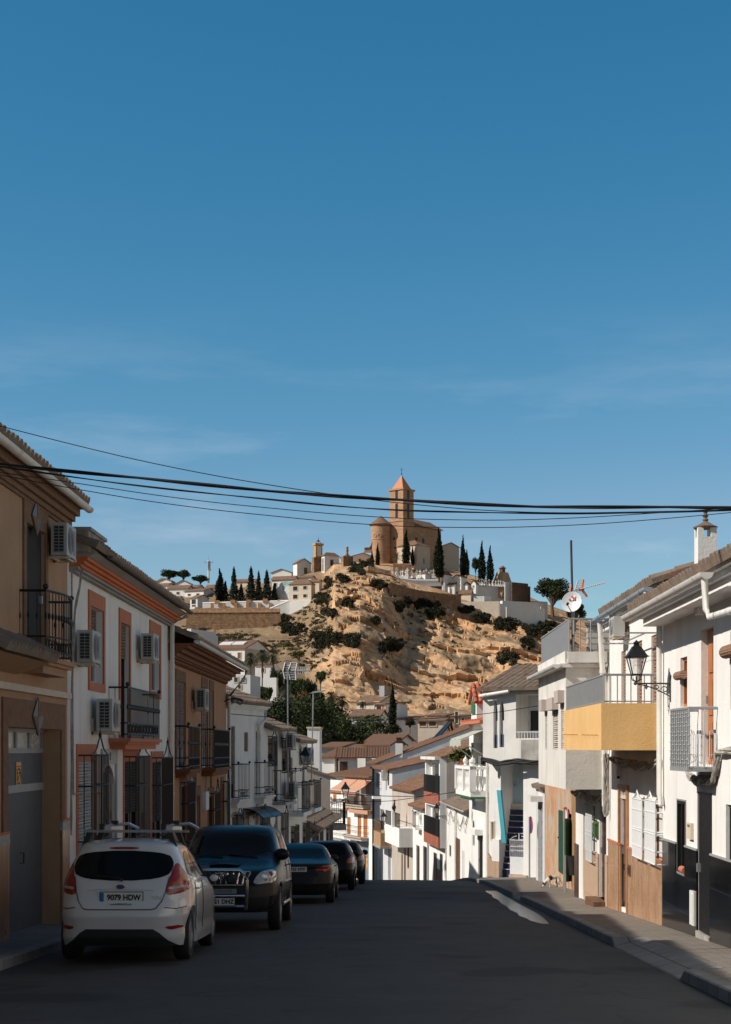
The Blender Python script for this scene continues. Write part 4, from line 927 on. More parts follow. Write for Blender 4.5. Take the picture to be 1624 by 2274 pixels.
# dish, mast and aerial
dY = 33.0; dp = lambda x, y: Wp(*T(9, x, y), dY)
t = thing('satellite_dish', 'white satellite dish with small red squares on the roof terrace', 'satellite dish', (dp(225, 1000).x, dY, 1.8))
dc = dp(205, 868); ax = Vector((-.42, -.88, .2)).normalized(); rr = .225
mb = MB(); mb.lathe([(.001, .0), (rr * .35, .008), (rr * .7, .029), (rr, .06), (rr + .006, .056), (rr * .7, .02), (rr * .3, -.006), (.001, -.01)], dc - ax * .057, 28, axis=ax); ds = mb.build('dish', WHITEM, t, auto=40)
a_ = ax.cross(Vector((0, 0, 1))).normalized(); b_ = a_.cross(ax)
for i, (sx, sy) in enumerate(((0, 1), (1, 1), (-1, 0), (0, 0), (1, 0))):
    q = MB(); s_ = .042; ox, oy = sx * .055 - .005, .065 + sy * .058
    p_ = dc + ax * (.06 * (ox * ox + oy * oy) / rr ** 2 - .047) + (a_ if a_.x > 0 else -a_) * ox + b_ * oy
    q.obox(p_ - a_ * s_ / 2 - b_ * s_ / 2, a_ * s_, b_ * s_, ax * .012); q.build('logo_square', mat('red_mark', (.5, .045, .03), .5) if i in (0, 2, 4) else mat('white_mark', (.75, .7, .68), .5), ds)
q = MB(); q.tube([dc - b_ * rr * .95, dc + ax * .27 - b_ * .14], .010, 5); q.tube([dc + ax * .27 - b_ * .14, dc + ax * .23 - b_ * .1], .028, 8); q.build('feed_arm', IRON, t)
q = MB(); q.tube([(dp(228, 0).x, dY + .1, 1.7), (dp(228, 0).x, dY + .1, dp(0, 760).z)], .022, 6); q.build('mount_pole', GALV, t)
t = thing('aerial', 'orange tipped television aerial on a tall dark mast behind the dish', 'aerial', (dp(222, 0).x, dY + .25, 1.8))
q = MB(); q.tube([(dp(228, 0).x + .0, dY + .25, 1.7), dp(222, 760) + Vector((0, .25, 0)), dp(212, 308) + Vector((0, .25, 0))], .027, 6); q.build('mast', mat('rusty_black_steel', (.035, .025, .022), .6, var=.4, vs=10), t)
q = MB(); a0 = dp(250, 755) + Vector((0, .25, 0)); a1 = dp(485, 708) + Vector((0, -.2, 0)); q.tube([a0, a1], .012, 4)
for k in range(11): p_ = a0.lerp(a1, .35 + .65 * k / 10); q.tube([p_ - Vector((.01, .1, .0)), p_ + Vector((.01, .1, .0))], .006, 3); q.tube([p_ + Vector((0, 0, .02)), p_ + Vector((.0, 0, -.02))], .012, 3)
q.build('boom', SILVM, t)
q = MB(); o0 = dp(305, 745) + Vector((0, .2, 0)); q.tube([o0, dp(318, 660) + Vector((0, .2, 0))], .026, 4); q.tube([o0, dp(352, 815) + Vector((0, .2, 0))], .026, 4); q.tube([dp(275, 752) + Vector((0, .2, 0)), dp(325, 740) + Vector((0, .2, 0))], .04, 6); q.tube([dp(205, 770) + Vector((0, .25, 0)), dp(215, 705) + Vector((0, .25, 0))], .026, 4); q.build('orange_holder', mat('orange_plastic', (.6, .13, .04), .5), t)
q = MB()
for k in range(6): f_ = k / 5; q.tube([dp(268, 668).lerp(dp(245, 750), f_) + Vector((0, .2, 0)), dp(318, 660).lerp(dp(300, 745), f_) + Vector((0, .2, 0))], .006, 3); q.tube([dp(250, 765).lerp(dp(305, 832), f_) + Vector((0, .2, 0)), dp(305, 755).lerp(dp(352, 815), f_) + Vector((0, .2, 0))], .006, 3)
q.tube([dp(270, 665) + Vector((0, .2, 0)), dp(245, 750) + Vector((0, .2, 0)), dp(305, 832) + Vector((0, .2, 0))], .012, 4); q.build('reflector', SILVM, t)

# -------- R4 peeling wall and R5 grey wall
q4 = Fac(5.15, 36.9, 5.15, 49.5, -1); g4 = lambda u: ground_z(36.9 + u) + .13
P4 = q4.hole(10, 212, 90, 965, 1590); P4 = (P4[0] + .1, P4[1], g4(1.5), P4[3])
R4 = house('outbuilding', 'peeling orange wall with a dark green double door', q4, -.95, PEEL, [P4], depth=6, ridge=.8, oh=.15, rm=TILEO, cat='outbuilding')
mb = MB(); q4.box(mb, .01, P4[0] - .12, -5, -1.0, 0, .03); mb.build('brick_pier', mat('ochre_brick', (.52, .30, .14), .85, var=.15, vs=8, brick=(.25, .075, .012, .6, (R(90), 0, R(90)))), R4)
um = P4[0] + (P4[1] - P4[0]) * .42
mb = MB(); q4.box(mb, um, P4[1], P4[2], P4[3] - .02, -.06, .0)
for k in range(12): u = um + (P4[1] - um) * k / 12; q4.box(mb, u + .01, u + (P4[1] - um) / 12 - .01, P4[2] + .02, P4[3] - .04, 0, .012)
o = mb.build('door', GREEND, R4); q = MB(); q4.box(q, P4[1] - .12, P4[1] + .06, P4[2] + 1.0, P4[2] + 1.04, .012, .03); q.build('bolt', IRON, o)
mb = MB(); q4.box(mb, P4[0], um, P4[2], P4[3], -.3, -.16); mb.build('doorway', ROOMD, R4)
mb = MB(); mb.obox(q4.p(P4[0] + .02, P4[2], 0), Vector((-.25, -.32, 0)), Vector((.03, -.03, 0)), (0, 0, P4[3] - P4[2] - .1)); mb.build('open_door_leaf', GREEND, R4)
q5 = Fac(5.15, 49.55, 5.2, 52.9, -1); P5 = (q5.u(1205), q5.u(1198), ground_z(51) + .1, -1.9)
R5 = house('outbuilding', 'low grey white wall with a barred blue curtained door', q5, -1.3, WHITEG, [(*P5, None, .2)], depth=6, ridge=.9, oh=.15, rm=TILEO, cat='outbuilding')
mb = MB(); q5.box(mb, P5[0], P5[1], P5[2], P5[3], -.2, -.16); mb.build('door', mat('blue_curtain_glass', (.18, .26, .34), .4, var=.3, vs=4, aniso=(7, 7, 1)), R5)
bars(q5, R5, P5[0], P5[1], P5[2], P5[3], .03, 0, GALV, .13, .012, rings=(.15, .3, .45, .6, .8), top=False, name='door_grille')
mb = MB(); q5.box(mb, P5[0] - .1, P5[1] + .5, P5[3] + .12, P5[3] + .3, 0, .4); mb.build('lintel_ledge', WHITE2, R5)
# litter bin and bollard post by the green door
t = thing('litter_bin', 'dark litter bin standing beside the green door', 'bin', (4.95, 40.2, ground_z(40.2) + .13))
mb = MB(); mb.lathe([(.13, .45), (.19, .9), (.2, .95), (.17, .95), (.16, .9), (.001, .88)], (4.95, 40.2, ground_z(40.2) + .13), 14); mb.build('bucket', RUBBER, t, auto=40); q = MB(); q.tube([(4.72, 40.15, ground_z(40.2) + .1), (4.72, 40.15, ground_z(40.2) + 1.1)], .025, 6); q.build('post', GALV, t)

# -------- R6 white house with outside stairs
q6 = Fac(5.83, 58.0, 4.0, 59.3, -1); G6 = ground_z(59.5) + .13
def h6r(n, xa, xb, yt, yb, off=0): return q6.hole(n, xb, xa, yt, yb, off)
st = h6r(7, 1200, 1400, 865, 1790); gt = h6r(7, 1278, 1436, 1540, 1790)
st = (st[0] - .0, st[1], G6 - .2, st[3])
sw = h6r(7, 1118, 1138, 1375, 1525)
R6 = house('terraced_house', 'white house with a blue outside stair and two pointed windows', q6, q6.uz(7, 1250, 850)[1], WHITE, [(*st, None, .95), (*sw, None, .06)], depth=7, flat=True, u0=-1.4, u1=q6.L)
zl = q6.uz(7, 1290, 1270)[1]; n_s = 11; z0 = G6 + .1
mb = MB()
for k in range(n_s):
    za = z0 + (zl - z0) * (k + 1) / n_s; q6.box(mb, st[0] + .002, st[1] - .002, G6 - .3, za, -.12 - .65 * (k + 1) / n_s, -.12 - .65 * k / n_s)
so = mb.build('stairs', NAVY, R6); q = MB()
for k in range(n_s):
    za = z0 + (zl - z0) * (k + 1) / n_s; q6.box(q, st[0] + .002, st[1] - .002, za + .001, za + .03, -.12 - .65 * (k + 1) / n_s, -.10 - .65 * k / n_s)
q.build('stair_nosing', mat('pale_pink_stone', (.46, .38, .36), .6), so)
mb = MB(); q6.box(mb, st[0] + .002, st[1] - .003, zl - .0, zl + .22, -.95, -.77); mb.build('landing', CREAM, R6)
dr = (st[0] + .002, st[1] - .002, zl + .22, st[3]); door(q6, dr, R6, PALEB, .9, panels=False)
q = MB()
for i in range(4):
    for j in range(9):
        w_ = (dr[1] - dr[0]); x0 = dr[0] + w_ * (.08 + .22 * i); za = dr[2] + .1 + j * (dr[3] - dr[2] - .1) / 9; q6.box(q, x0, x0 + w_ * .16, za, za + .1, -.9, -.885)
q.build('door_panel', PALEB, R6)
mb = MB(); q6.box(mb, gt[0], gt[1], G6 + .18, G6 + .85, -.06, -.03); o = mb.build('gate', WHITEM, R6); q = MB()
n_ = 9; ztop = gt[3]
for k in range(n_ + 1): u = gt[0] + (gt[1] - gt[0]) * k / n_; q.tube([q6.p(u, G6 + .85, -.045), q6.p(u, ztop, -.045)], .012, 4)
for z_ in (ztop, ztop - .25, G6 + 1.1): q.tube([q6.p(gt[0], z_, -.045), q6.p(gt[1], z_, -.045)], .014, 4)
um = (gt[0] + gt[1]) / 2
for s_ in (-1, 1): q.tube([q6.p(um + s_ * (.1 + .35 * t_), ztop + .16 * math.cos(t_ * 1.7) , -.045) for t_ in np.linspace(0, 1, 7)], .012, 4)
q.tube([q6.p(um, ztop, -.045), q6.p(um, ztop + .28, -.045)], .018, 4); q.build('gate_bars', WHITEM, o)
mb = MB(); q6.box(mb, gt[0], gt[1], G6 - .3, G6 + .17, -.3, .06); mb.build('doorstep', BEIGED, R6)
mb = MB(); q6.box(mb, st[1] + .002, st[1] + .34, G6 - .2, q6.uz(7, 1250, 1530)[1], 0, .12); mb.build('stair_pier', WHITE, R6)
mb = MB(); ua = q6.uz(7, 1225, 1550)[0]; a0 = q6.uz(7, 1175, 1090); a1 = q6.uz(7, 1222, 1555)
mb.prism([q6.p(a0[0], a0[1], .0), q6.p(a0[0] - .18, a0[1], 0), q6.p(a1[0] - .18, a1[1], 0), q6.p(a1[0], a1[1], 0)], q6.n * .1); mb.build('stair_coping', TEAL, R6)
mb = MB(); zd6 = q6.uz(7, 1230, 1722)[1]; mb.prism([q6.p(st[1] + .003, G6 - .6, 0), q6.p(q6.L - .01, G6 - .6, 0), q6.p(q6.L - .01, q6.uz(7, 1100, 1650)[1], 0), q6.p(st[1] + .3, zd6, 0), q6.p(st[1] + .003, zd6, 0)], q6.n * .14); mb.build('beige_dado', BEIGED, R6)
window(q6, sw, R6, CREAM, .06, mull=0); surround(q6, sw, R6, CREAM, .05, .02)
# upper storey, a little forward
u6 = Fac(5.83 + q6.n.x * .45, 58 + q6.n.y * .45, 4.0 + q6.n.x * .45, 59.3 + q6.n.y * .45, -1)
def hu(xa, xb, yt, yb): return u6.hole(7, xb, xa, yt, yb)
zlo = u6.uz(7, 1250, 828)[1]; zhi = u6.uz(7, 1200, 190)[1]
w1 = hu(1135, 1172, 300, 718); w2 = hu(1188, 1230, 300, 710); lg = hu(1335, 1490, 240, 630); lg = (lg[0] - .35, lg[1], lg[2], lg[3])
mb = MB(); wall_mb(u6, -1.2, u6.L, zlo, zhi, [(*w1, .55, .18), (*w2, .55, .18), (*lg, None, 1.0)], 3, 0, .18, True, mb); mb.face([u6.p(-1.0, zlo), u6.p(u6.L, zlo), u6.p(u6.L, zlo, -3), u6.p(-1.0, zlo, -3)]); mb.build('upper_storey', WHITE2, R6)
for h in (w1, w2):
    zq = h[2] + (h[3] - h[2]) * .28
    q = MB(); u6.box(q, h[0], h[1], h[2], zq, -.16, -.1); q.build('window_panel', BLUEC, R6)
    q = MB(); u6.box(q, h[0], h[1], zq, h[3], -.18, -.12); o = q.build('window', WHITEG, R6); q = MB(); zm = zq + (h[3] - zq) * .42; u6.box(q, h[0] + .06, h[1] - .06, zm, h[3] - .1, -.12, -.115); q.build('pane', GLASS, o)
q = MB(); u6.box(q, lg[0], lg[1], lg[2], lg[3], -1.0, -.96); q.build('loggia_back', WHITEG, R6); q = MB(); u6.box(q, lg[1] - .55, lg[1] - .1, lg[2] + .3, lg[3] - .6, -.96, -.94); q.build('loggia_window', GLASS, R6)
q = MB()
zrl = u6.uz(7, 1440, 575)[1]; q.tube([u6.p(lg[0], zrl, -.02), u6.p(lg[1] + .3, zrl, -.02)], .018, 5)
for k in range(10): u = lg[0] + (lg[1] - lg[0]) * k / 9; q.tube([u6.p(u, lg[2], -.02), u6.p(u, zrl, -.02)], .012, 4)
q.build('loggia_railing', WHITEM, R6)
mb = MB(); u6.box(mb, -1.02, u6.u(T(7, 1385, 0)[0]), zlo + .005, lg[2] - .05, .0, .05); mb.build('stained_parapet', CONC, R6)
mb = MB(); sl6 = .35; tile_roof(u6.p(-1.1, zhi - .05, .35), u6.p(u6.L + .1, zhi - .05, .35), u6.p(-1.1, zhi + 1.0, -2.6), u6.p(u6.L + .1, zhi + 1.0, -2.6), .25, .05, mb=mb); mb.build('roof', TILEO, R6, auto=40)
mb = MB(); mb.face([u6.p(-1.0, zhi, .0), u6.p(-1.0, zhi + .98, -2.6), u6.p(-1.0, zhi, -2.6)]); mb.prism([u6.p(-1.03, zhi + .005, .2), u6.p(-1.03, zhi + .93, -2.6), u6.p(-1.03, zhi + .5, -2.6), u6.p(-1.03, zhi - .35, .2)], u6.t * -.08); mb.build('gable', CONC, R6)
pipe(R6, [u6.p(.9, zhi - .12, .3), u6.p(2.2, zhi - .28, .3), u6.p(2.25, zhi - .3, .05)], .07, GUTW)
cb = cables_along([u6.p(u6.L - .05, zlo - .02, .08), u6.p(2.2, zlo + .05, .08), u6.p(.8, zlo - .02, .08), u6.p(-.9, zlo + .02, .08)], .04, 6, 41, sag=.08); t = thing('cable_bundle', 'thick dark cables along the floor line above the blue stair', 'cables', u6.p(1, zlo)); cb.build('strand', CABLE, t)

# -------- R7 white house with balustrade balcony and green pointed window
q7 = Fac(4.2, 62, 3.7, 68, -1); G7 = ground_z(65)
def h7(xa, xb, yt, yb, off=0): return q7.hole(7, xb, xa, yt, yb, off)
b1 = h7(950, 968, 1360, 1590); d7 = h7(1000, 1040, 1470, 1790); d7 = (d7[0], d7[1], G7 - .2, d7[3]); u7a = h7(1035, 1078, 600, 880); u7b = h7(975, 1000, 690, 860); s7 = h7(948, 975, 1115, 1235)
z7t = q7.uz(7, 1040, 470)[1]
R7 = house('terraced_house', 'bright white house with a balustrade and a green pointed turret window', q7, z7t, WHITE, [(*b1, .5), d7, (*u7a, .35, .12), u7b, s7], depth=6, ridge=.6, oh=.35, rm=TILER)
window(q7, b1, R7, GREYM, .06, mull=0); door(q7, d7, R7, IRON, .06); window(q7, u7a, R7, BRWOOD, .12); window(q7, u7b, R7, WHITEM, .06); window(q7, s7, R7, WHITEG, .06, blind=1, bm=SHUTW)
# turret with green pointed window
tu = q7.u(T(7, 965, 0)[0]); tw = [q7.u(T(7, 990, 0)[0]), q7.u(T(7, 943, 0)[0])]; ztt = q7.uz(7, 968, 160)[1]; zts = q7.uz(7, 968, 300)[1]
um = sum(tw) / 2; hw = (tw[1] - tw[0]) / 2
mb = MB(); poly = [q7.p(um - hw, z7t - .4, .02), q7.p(um + hw, z7t - .4, .02), q7.p(um + hw, zts, .02), q7.p(um, ztt, .02), q7.p(um - hw, zts, .02)]; mb.prism(poly, q7.n * -3.2); mb.build('turret', WHITE, R7)
mb = MB(); gz0, gz1 = q7.uz(7, 968, 412)[1], q7.uz(7, 968, 265)[1]; mb.prism([q7.p(um - hw * .62, gz0, .02), q7.p(um + hw * .62, gz0, .02), q7.p(um + hw * .62, gz0 + (gz1 - gz0) * .5, .02), q7.p(um, gz1, .02), q7.p(um - hw * .62, gz0 + (gz1 - gz0) * .5, .02)], q7.n * .05); mb.build('turret_window', GREENP, R7)
mb = MB()
for s_ in (-1, 1): tile_roof(q7.p(um + s_ * (hw + .12), zts - .1, .15), q7.p(um + s_ * (hw + .12), zts - .1, -3.3), q7.p(um, ztt + .03, .15), q7.p(um, ztt + .03, -3.3), .2, .06, .3, mb=mb)
mb.build('turret_roof', TILER, R7, auto=40)
mb = MB(); z_ = q7.uz(7, 1000, 480)[1]; q7.box(mb, .05, q7.L, z_ - .12, z_, 0, .4); mb.build('red_eave', TERRA, R7)
# balcony with balusters
bz = q7.uz(7, 1000, 1085)[1]; bt = q7.uz(7, 1000, 900)[1]; bu0, bu1 = .15, 4.9; pj = .75
mb = MB(); q7.box(mb, bu0, bu1, bz - .22, bz, 0, pj); q7.box(mb, bu0 + .15, bu1 - .15, bz - .4, bz - .22, 0, pj - .2); q7.box(mb, bu0 - .04, bu1 + .04, bt, bt + .12, pj - .2, pj + .03); q7.box(mb, bu0 - .04, bu0 + .18, bt, bt + .12, 0, pj - .2); bl = mb.build('balcony', WHITE, R7)
mb = MB()
for d0_, ua_, ub_ in ((pj - .02, bu0 - .03, bu1 + .03),): q7.box(mb, ua_, ub_, bz - .3, bz - .23, 0, pj + .02)
mb.build('green_band', GREENP, bl)
def baluster(mb, p, h):
    mb.lathe([(.05, 0), (.05, .06 * h), (.03, .1 * h), (.055, .25 * h), (.085, .38 * h), (.06, .55 * h), (.035, .72 * h), (.05, .8 * h), (.03, .88 * h), (.055, .94 * h), (.055, h)], p, 10)
for k in range(14):
    if k in (0, 6, 13): continue
    mb = MB(); baluster(mb, q7.p(bu0 + .05 + (bu1 - bu0 - .1) * k / 13, bz, pj - .09), bt - bz); mb.build('baluster', WHITE, bl, auto=40)
for k in (1, 2): mb = MB(); baluster(mb, q7.p(bu0 + .08, bz, .05 + k * .2), bt - bz); mb.build('baluster', WHITE, bl, auto=40)
for u in (bu0 + .08, bu0 + .05 + (bu1 - bu0 - .1) * 6 / 13, bu1 - .08):
    mb = MB(); q7.box(mb, u - .12, u + .12, bz, bt + .16, pj - .22, pj + .04); mb.lathe([(.1, 0), (.06, .05), (.12, .16), (.1, .26), (.03, .34), (.001, .44)], q7.p(u, bt + .16, pj - .09), 10); mb.build('balcony_pier', WHITE, bl)
t = thing('awning', 'worn pale green awning folded out above the balustrade', 'awning', q7.p(3, bt + 1.5, 0)); z_a = q7.uz(7, 1060, 560)[1]; z_b = q7.uz(7, 860, 650)[1]
mb = MB(); A_ = np.array([[tuple(q7.p(1.0 + 3.6 * k / 8, z_a + (z_b - z_a) * s_ + .05 * math.sin(k * 2.1) * s_, .05 + 1.0 * s_)) for k in range(9)] for s_ in (0, .33, .66, 1.0)]); mb.grid(A_); mb.grid(A_ + np.array([0, 0, .015])); B_ = np.array([[A_[3][k] + np.array([0, 0, -.28 * s_]) for k in range(9)] for s_ in (0, 1)]); mb.grid(B_); mb.build('fabric', mat('pale_green_canvas', (.42, .44, .37), .9, var=.15, vs=5), t)
q = MB(); q.tube([q7.p(1.2, bt + .6, .05), q7.p(1.2, z_b - .1, 1.0)], .025, 5); q.tube([q7.p(4.4, bt + .4, .05), q7.p(4.4, z_b - .1, 1.0)], .025, 5); q.build('arm', WHITEM, t)
t = place(AC_, 'small air conditioner above the balustrade on the bright white house', q7.p(2.3, bt + .6, 0), q7.rz, (.9, .9, .9), group='air conditioners on the house walls')
t = thing('potted_plant', 'yellow green plant spilling over the end of the balustrade', 'plant', q7.p(bu1 - .2, bt, .3)); mb = MB(); mb.lathe([(.12, 0), (.18, .3), (.14, .3), (.001, .28)], q7.p(bu1 - .2, bt + .12, .5), 10); mb.build('pot', TERRA, t)
PLANT_AT = (t, q7.p(bu1 - .1, bt + .55, .55))
mb = MB(); q7.box(mb, d7[0] - .1, d7[1] + .2, d7[3] - .1, d7[3] + .15, 0, .35); mb.build('door_hood', WHITE, R7)
pipe(R7, [q7.p(.08, z7t - .2, .3), q7.p(.08, z7t - .5, .08), q7.p(.08, G7, .08)], .06, GUTW)
mb = MB(); q7.box(mb, .02, .7, G7 - .5, G7 + .95, 0, .05); mb.build('brown_dado', BROWNG, R7)

# -------- R8 low white house
q8 = Fac(3.72, 68.2, 3.17, 80, -1)
def h8(xa, xb, yt, yb): return q8.hole(7, xb, xa, yt, yb)
z8 = q8.uz(7, 920, 1265)[1]; hs = [h8(742, 760, 1585, 1690), h8(790, 840, 1530, 1900), h8(858, 882, 1640, 1900), h8(924, 944, 1640, 1900)]
hs = [hs[0], (*hs[1][:2], -7.6, hs[1][3]), (*hs[2][:2], -7.4, hs[2][3])]
R8 = house('terraced_house', 'low white house with a brown wooden door left of the balustrade', q8, z8, WHITE, hs, depth=8, ridge=1.2, oh=.25, rm=TILEO, pitch=.26)
window(q8, hs[0], R8, BRWOOD, .06, mull=0); door(q8, hs[1], R8, BRWOOD, .06); door(q8, hs[2], R8, WHITEG, .06, panels=False)
vado(q8, hs[1][0] + .5, hs[1][0] + .85, -5.3, -4.5, -.13, 'small orange sign on the brown door of the low white house')
gutter(q8, R8, 0, q8.L, z8 - .02, .3, GUTW, .09); pipe(R8, [q8.p(6.0, z8 - .1, .3), q8.p(6.0, z8 - .3, .06), q8.p(6.0, -8, .06)], .06, GUTW)
t = thing('cable_bundle', 'thin cable loops drooping on the low white house wall', 'cables', q8.p(3, z8)); cb = cables_along([q8.p(.3, z8 - .3, .05), q8.p(2.5, z8 - .4, .05), q8.p(5.9, z8 - .3, .05), q8.p(9, z8 - .4, .05), q8.p(11.5, z8 - .3, .05)], .012, 3, 61, sag=.5); cb.build('strand', CABLEW, t)

# -------- R9 house with red brick balconies
q9 = Fac(3.2, 81, 2.5, 87.3, -1); G9 = ground_z(85)
zt9 = q9.uz(7, 700, 800)[1]
R9 = house('terraced_house', 'tall house with red brick balconies and a bare tan gable', q9, zt9 + .1, TANW, [], depth=15, ridge=2.9, oh=.3, rm=TILES)
bb = Fac(2.83, 81.0, 2.20, 87.0, -1); bL = bb.L
def hb(xa, xb, yt, yb): return bb.hole(7, xb, xa, yt, yb)
zf = [bb.uz(7, 610, y)[1] for y in (820, 1115, 1215, 1380, 1490, 1585)]
mb = MB(); bb.box(mb, .02, bL, zf[0], zf[0] + .16, -.42, .25); mb.build('eave_slab', WHITE2, R9)
mb = MB()
for k, (a_, b_) in enumerate(((zf[1], zf[2]), (zf[4], zf[5]))): bb.box(mb, 0, bL, b_, a_, -.02, .06)
mb.build('brick_parapet', BRICKR, R9)
mb = MB(); bb.box(mb, .0, bL, zf[5], zf[0], -.4, -.3); bb.box(mb, .001, .35, zf[5], zf[0], -.3, -.021); bb.box(mb, bL - .4, bL - .001, zf[5], zf[0], -.3, -.021); bb.box(mb, .36, bL - .41, zf[3] + .9, zf[2], -.3, -.03); mb.build('bay', WHITE, R9)
for z_ in (zf[1], zf[4]):
    q = MB(); zt_ = z_ + .95; q.tube([bb.p(.03, zt_, -.28), bb.p(.03, zt_, .04), bb.p(bL - .03, zt_, .04)], .02, 4)
    for k in range(26): u = .03 + (bL - .06) * k / 25; q.tube([bb.p(u, z_, .04), bb.p(u, zt_, .04)], .022, 4)
    for k in range(5): q.tube([bb.p(.03, z_, -.28 + .07 * k), bb.p(.03, zt_, -.28 + .07 * k)], .02, 4)
    q.build('railing', IRON, R9)
q = MB(); bb.box(q, 1.2, bL - 1.2, zf[1], zf[0] - .2, -.3, -.28); bb.box(q, 1.2, bL - 1.2, zf[4], zf[3] + .8, -.3, -.28); q.build('balcony_door', GLASS, R9)
dl = (2.0, 3.6, G9 - .3, zf[5] - .3); mb = MB(); wall_mb(q9, .01, q9.L - .01, G9 - 2, zf[5], [dl], .2, mb=mb); 
o = mb; q = MB(); q9.box(q, .02, q9.L - .02, G9 - 2, zf[5] - .01, 0, .05); q.build('ground_floor', WHITE, R9)
q = MB(); q9.box(q, 1.0, 1.9, G9 - 1, zf[5] - .4, .05, .08); q9.box(q, 3.2, 4.3, G9 - 1, zf[5] - .5, .05, .08); q.build('door', mat('dark_grey_door', (.03, .028, .027), .5), R9); q = MB(); q9.box(q, 1.95, 3.1, G9 - 2, G9 + 1.2, .05, .07); q.build('brick_dado', BRICKR, R9)

# -------- R10 .. R13
def simple_house(label, f, z1, wm, rm, depth, ridge, holes, **k): return house('terraced_house', label, f, z1, wm, holes, depth=depth, ridge=ridge, rm=rm, **k)
q10 = Fac(2.35, 87.6, 1.66, 95, -1)
def hx(f): return lambda xa, xb, yt, yb: f.hole(7, xb, xa, yt, yb)
h10 = hx(q10); z10 = q10.uz(7, 545, 1250)[1]; hs = [h10(482, 496, 1315, 1410), h10(516, 550, 1435, 1505), h10(450, 480, 1590, 1900), h10(510, 545, 1600, 1900), h10(562, 580, 1610, 1900)][:4]
hs = [hs[0], hs[1], (*hs[2][:2], -9.5, hs[2][3]), (*hs[3][:2], -9.3, hs[3][3])]
R10 = simple_house('low white house with dark doorways next to the red brick balconies', q10, z10, WHITE, TILES, 7, 1.3, hs, oh=.3)
window(q10, hs[0], R10, WHITEM, .06); window(q10, hs[1], R10, IRON, .06); door(q10, hs[2], R10, DKWOOD, .06); door(q10, hs[3], R10, IRON, .06)
balcony(q10, R10, hs[0][0] - .3, hs[0][1] + .5, hs[0][2] - .1, .4, .9, WHITE, IRON, slab=.12, step=.14, bulb=False, mould=False, scroll=False)
q11 = Fac(1.75, 96, .42, 105, -1); h11 = hx(q11); z11 = q11.uz(7, 245, 1065)[1]
hs = [h11(250, 264, 1178, 1325), h11(318, 330, 1660, 1900), h11(342, 356, 1590, 1900), h11(370, 386, 1555, 1790)]
hs = [hs[0]] + [(*h[:2], max(h[2], -10.3), h[3]) for h in hs[1:]]
R11 = simple_house('house with a tall tan gable and a small railed terrace', q11, z11, TANW, TILES, 17, 3.2, hs, oh=.2)
for h in hs: window(q11, h, R11, BRWOOD, .06, mull=0)
mb = MB(); zt_ = q11.uz(7, 330, 1400)[1]; q11.box(mb, .3, 6.5, zt_ - 1.2, zt_, 0, .9); o = mb.build('terrace', WHITE, R11); q = MB(); q.tube([q11.p(.35, zt_ + .9, .85), q11.p(6.4, zt_ + .9, .85)], .03, 4)
for k in range(22): u = .35 + 6.05 * k / 21; q.tube([q11.p(u, zt_, .85), q11.p(u, zt_ + .9, .85)], .018, 4)
q.build('railing', IRON, o)
t = thing('stone_urn', 'dark urn on the white terrace pier', 'urn', q11.p(2.8, zt_ + 1.0, .85)); mb = MB(); mb.lathe([(.06, 0), (.03, .06), (.13, .2), (.15, .32), (.07, .45), (.01, .6)], q11.p(2.8, zt_ + .95, .85), 10); mb.build('urn', IRON, t, auto=40); q = MB(); q11.box(q, 2.62, 2.98, zt_, zt_ + .95, .7, 1.0); q.build('pier', WHITE, t)
q11b = Fac(.4, 105.3, .15, 108, -1)
GREYW2 = WHITEG
q12 = Fac(.42, 106.5, -.95, 117, -1); h12 = hx(q12); z12 = q12.uz(7, 240, 905)[1]
hs = [h12(88, 122, 935, 1080), h12(178, 190, 985, 1100), h12(128, 165, 1265, 1450), h12(88, 108, 1625, 1900), h12(120, 134, 1690, 1900), h12(200, 224, 1570, 1900)]
hs = hs[:3] + [(*h[:2], max(h[2], -11.2), h[3]) for h in hs[3:]]
R12 = simple_house('tall white house with glazed balconies and a long grey gable', q12, z12, GREYW2, TILES, 24, 2.5, hs, oh=.3)
for h in hs[:3]: window(q12, h, R12, WHITEM, .06)
for h in hs[3:]: door(q12, h, R12, GREYM, .06)
balcony(q12, R12, hs[0][0] - 1.2, hs[0][1] + 1.5, q12.uz(7, 120, 1140)[1], .6, 1.0, WHITE, IRON, slab=.2, step=.16, bulb=False, mould=False, scroll=False)
mb = MB(); z_ = q12.uz(7, 230, 1470)[1]; q12.box(mb, .2, 4.2, z_ - .95, z_, .0, .8); o = mb.build('brick_balcony', BRICKY, R12); mb = MB(); q12.box(mb, .1, 4.3, z_ - 1.1, z_ - .951, 0, .85); mb.build('balcony_slab', CONC, o)
balc_z = z_; q = MB(); q.tube([q12.p(.25, z_ + .7, .75), q12.p(4.1, z_ + .7, .75)], .025, 4)
for k in range(14): u = .25 + 3.85 * k / 13; q.tube([q12.p(u, z_, .75), q12.p(u, z_ + .7, .75)], .015, 4)
q.build('railing', BRWOOD, o)
pipe(R12, [q12.p(10.2, z12, .1), q12.p(10.2, -11.5, .1)], .09, mat('dark_green_downpipe', (.03, .07, .07), .5), n=6, collars=False)
place(AC_, 'air conditioner on the white balcony house beyond the urn', q12.p(6.5, q12.uz(7, 100, 1420)[1], 0), q12.rz, (1.2, 1.2, 1.3), group='air conditioners on the house walls')
place(AC_, 'upper air conditioner on the tall white house with the long grey gable', q12.p(2.0, q12.uz(7, 215, 1000)[1], 0), q12.rz, (1.1, 1.1, 1.2), group='air conditioners on the house walls')
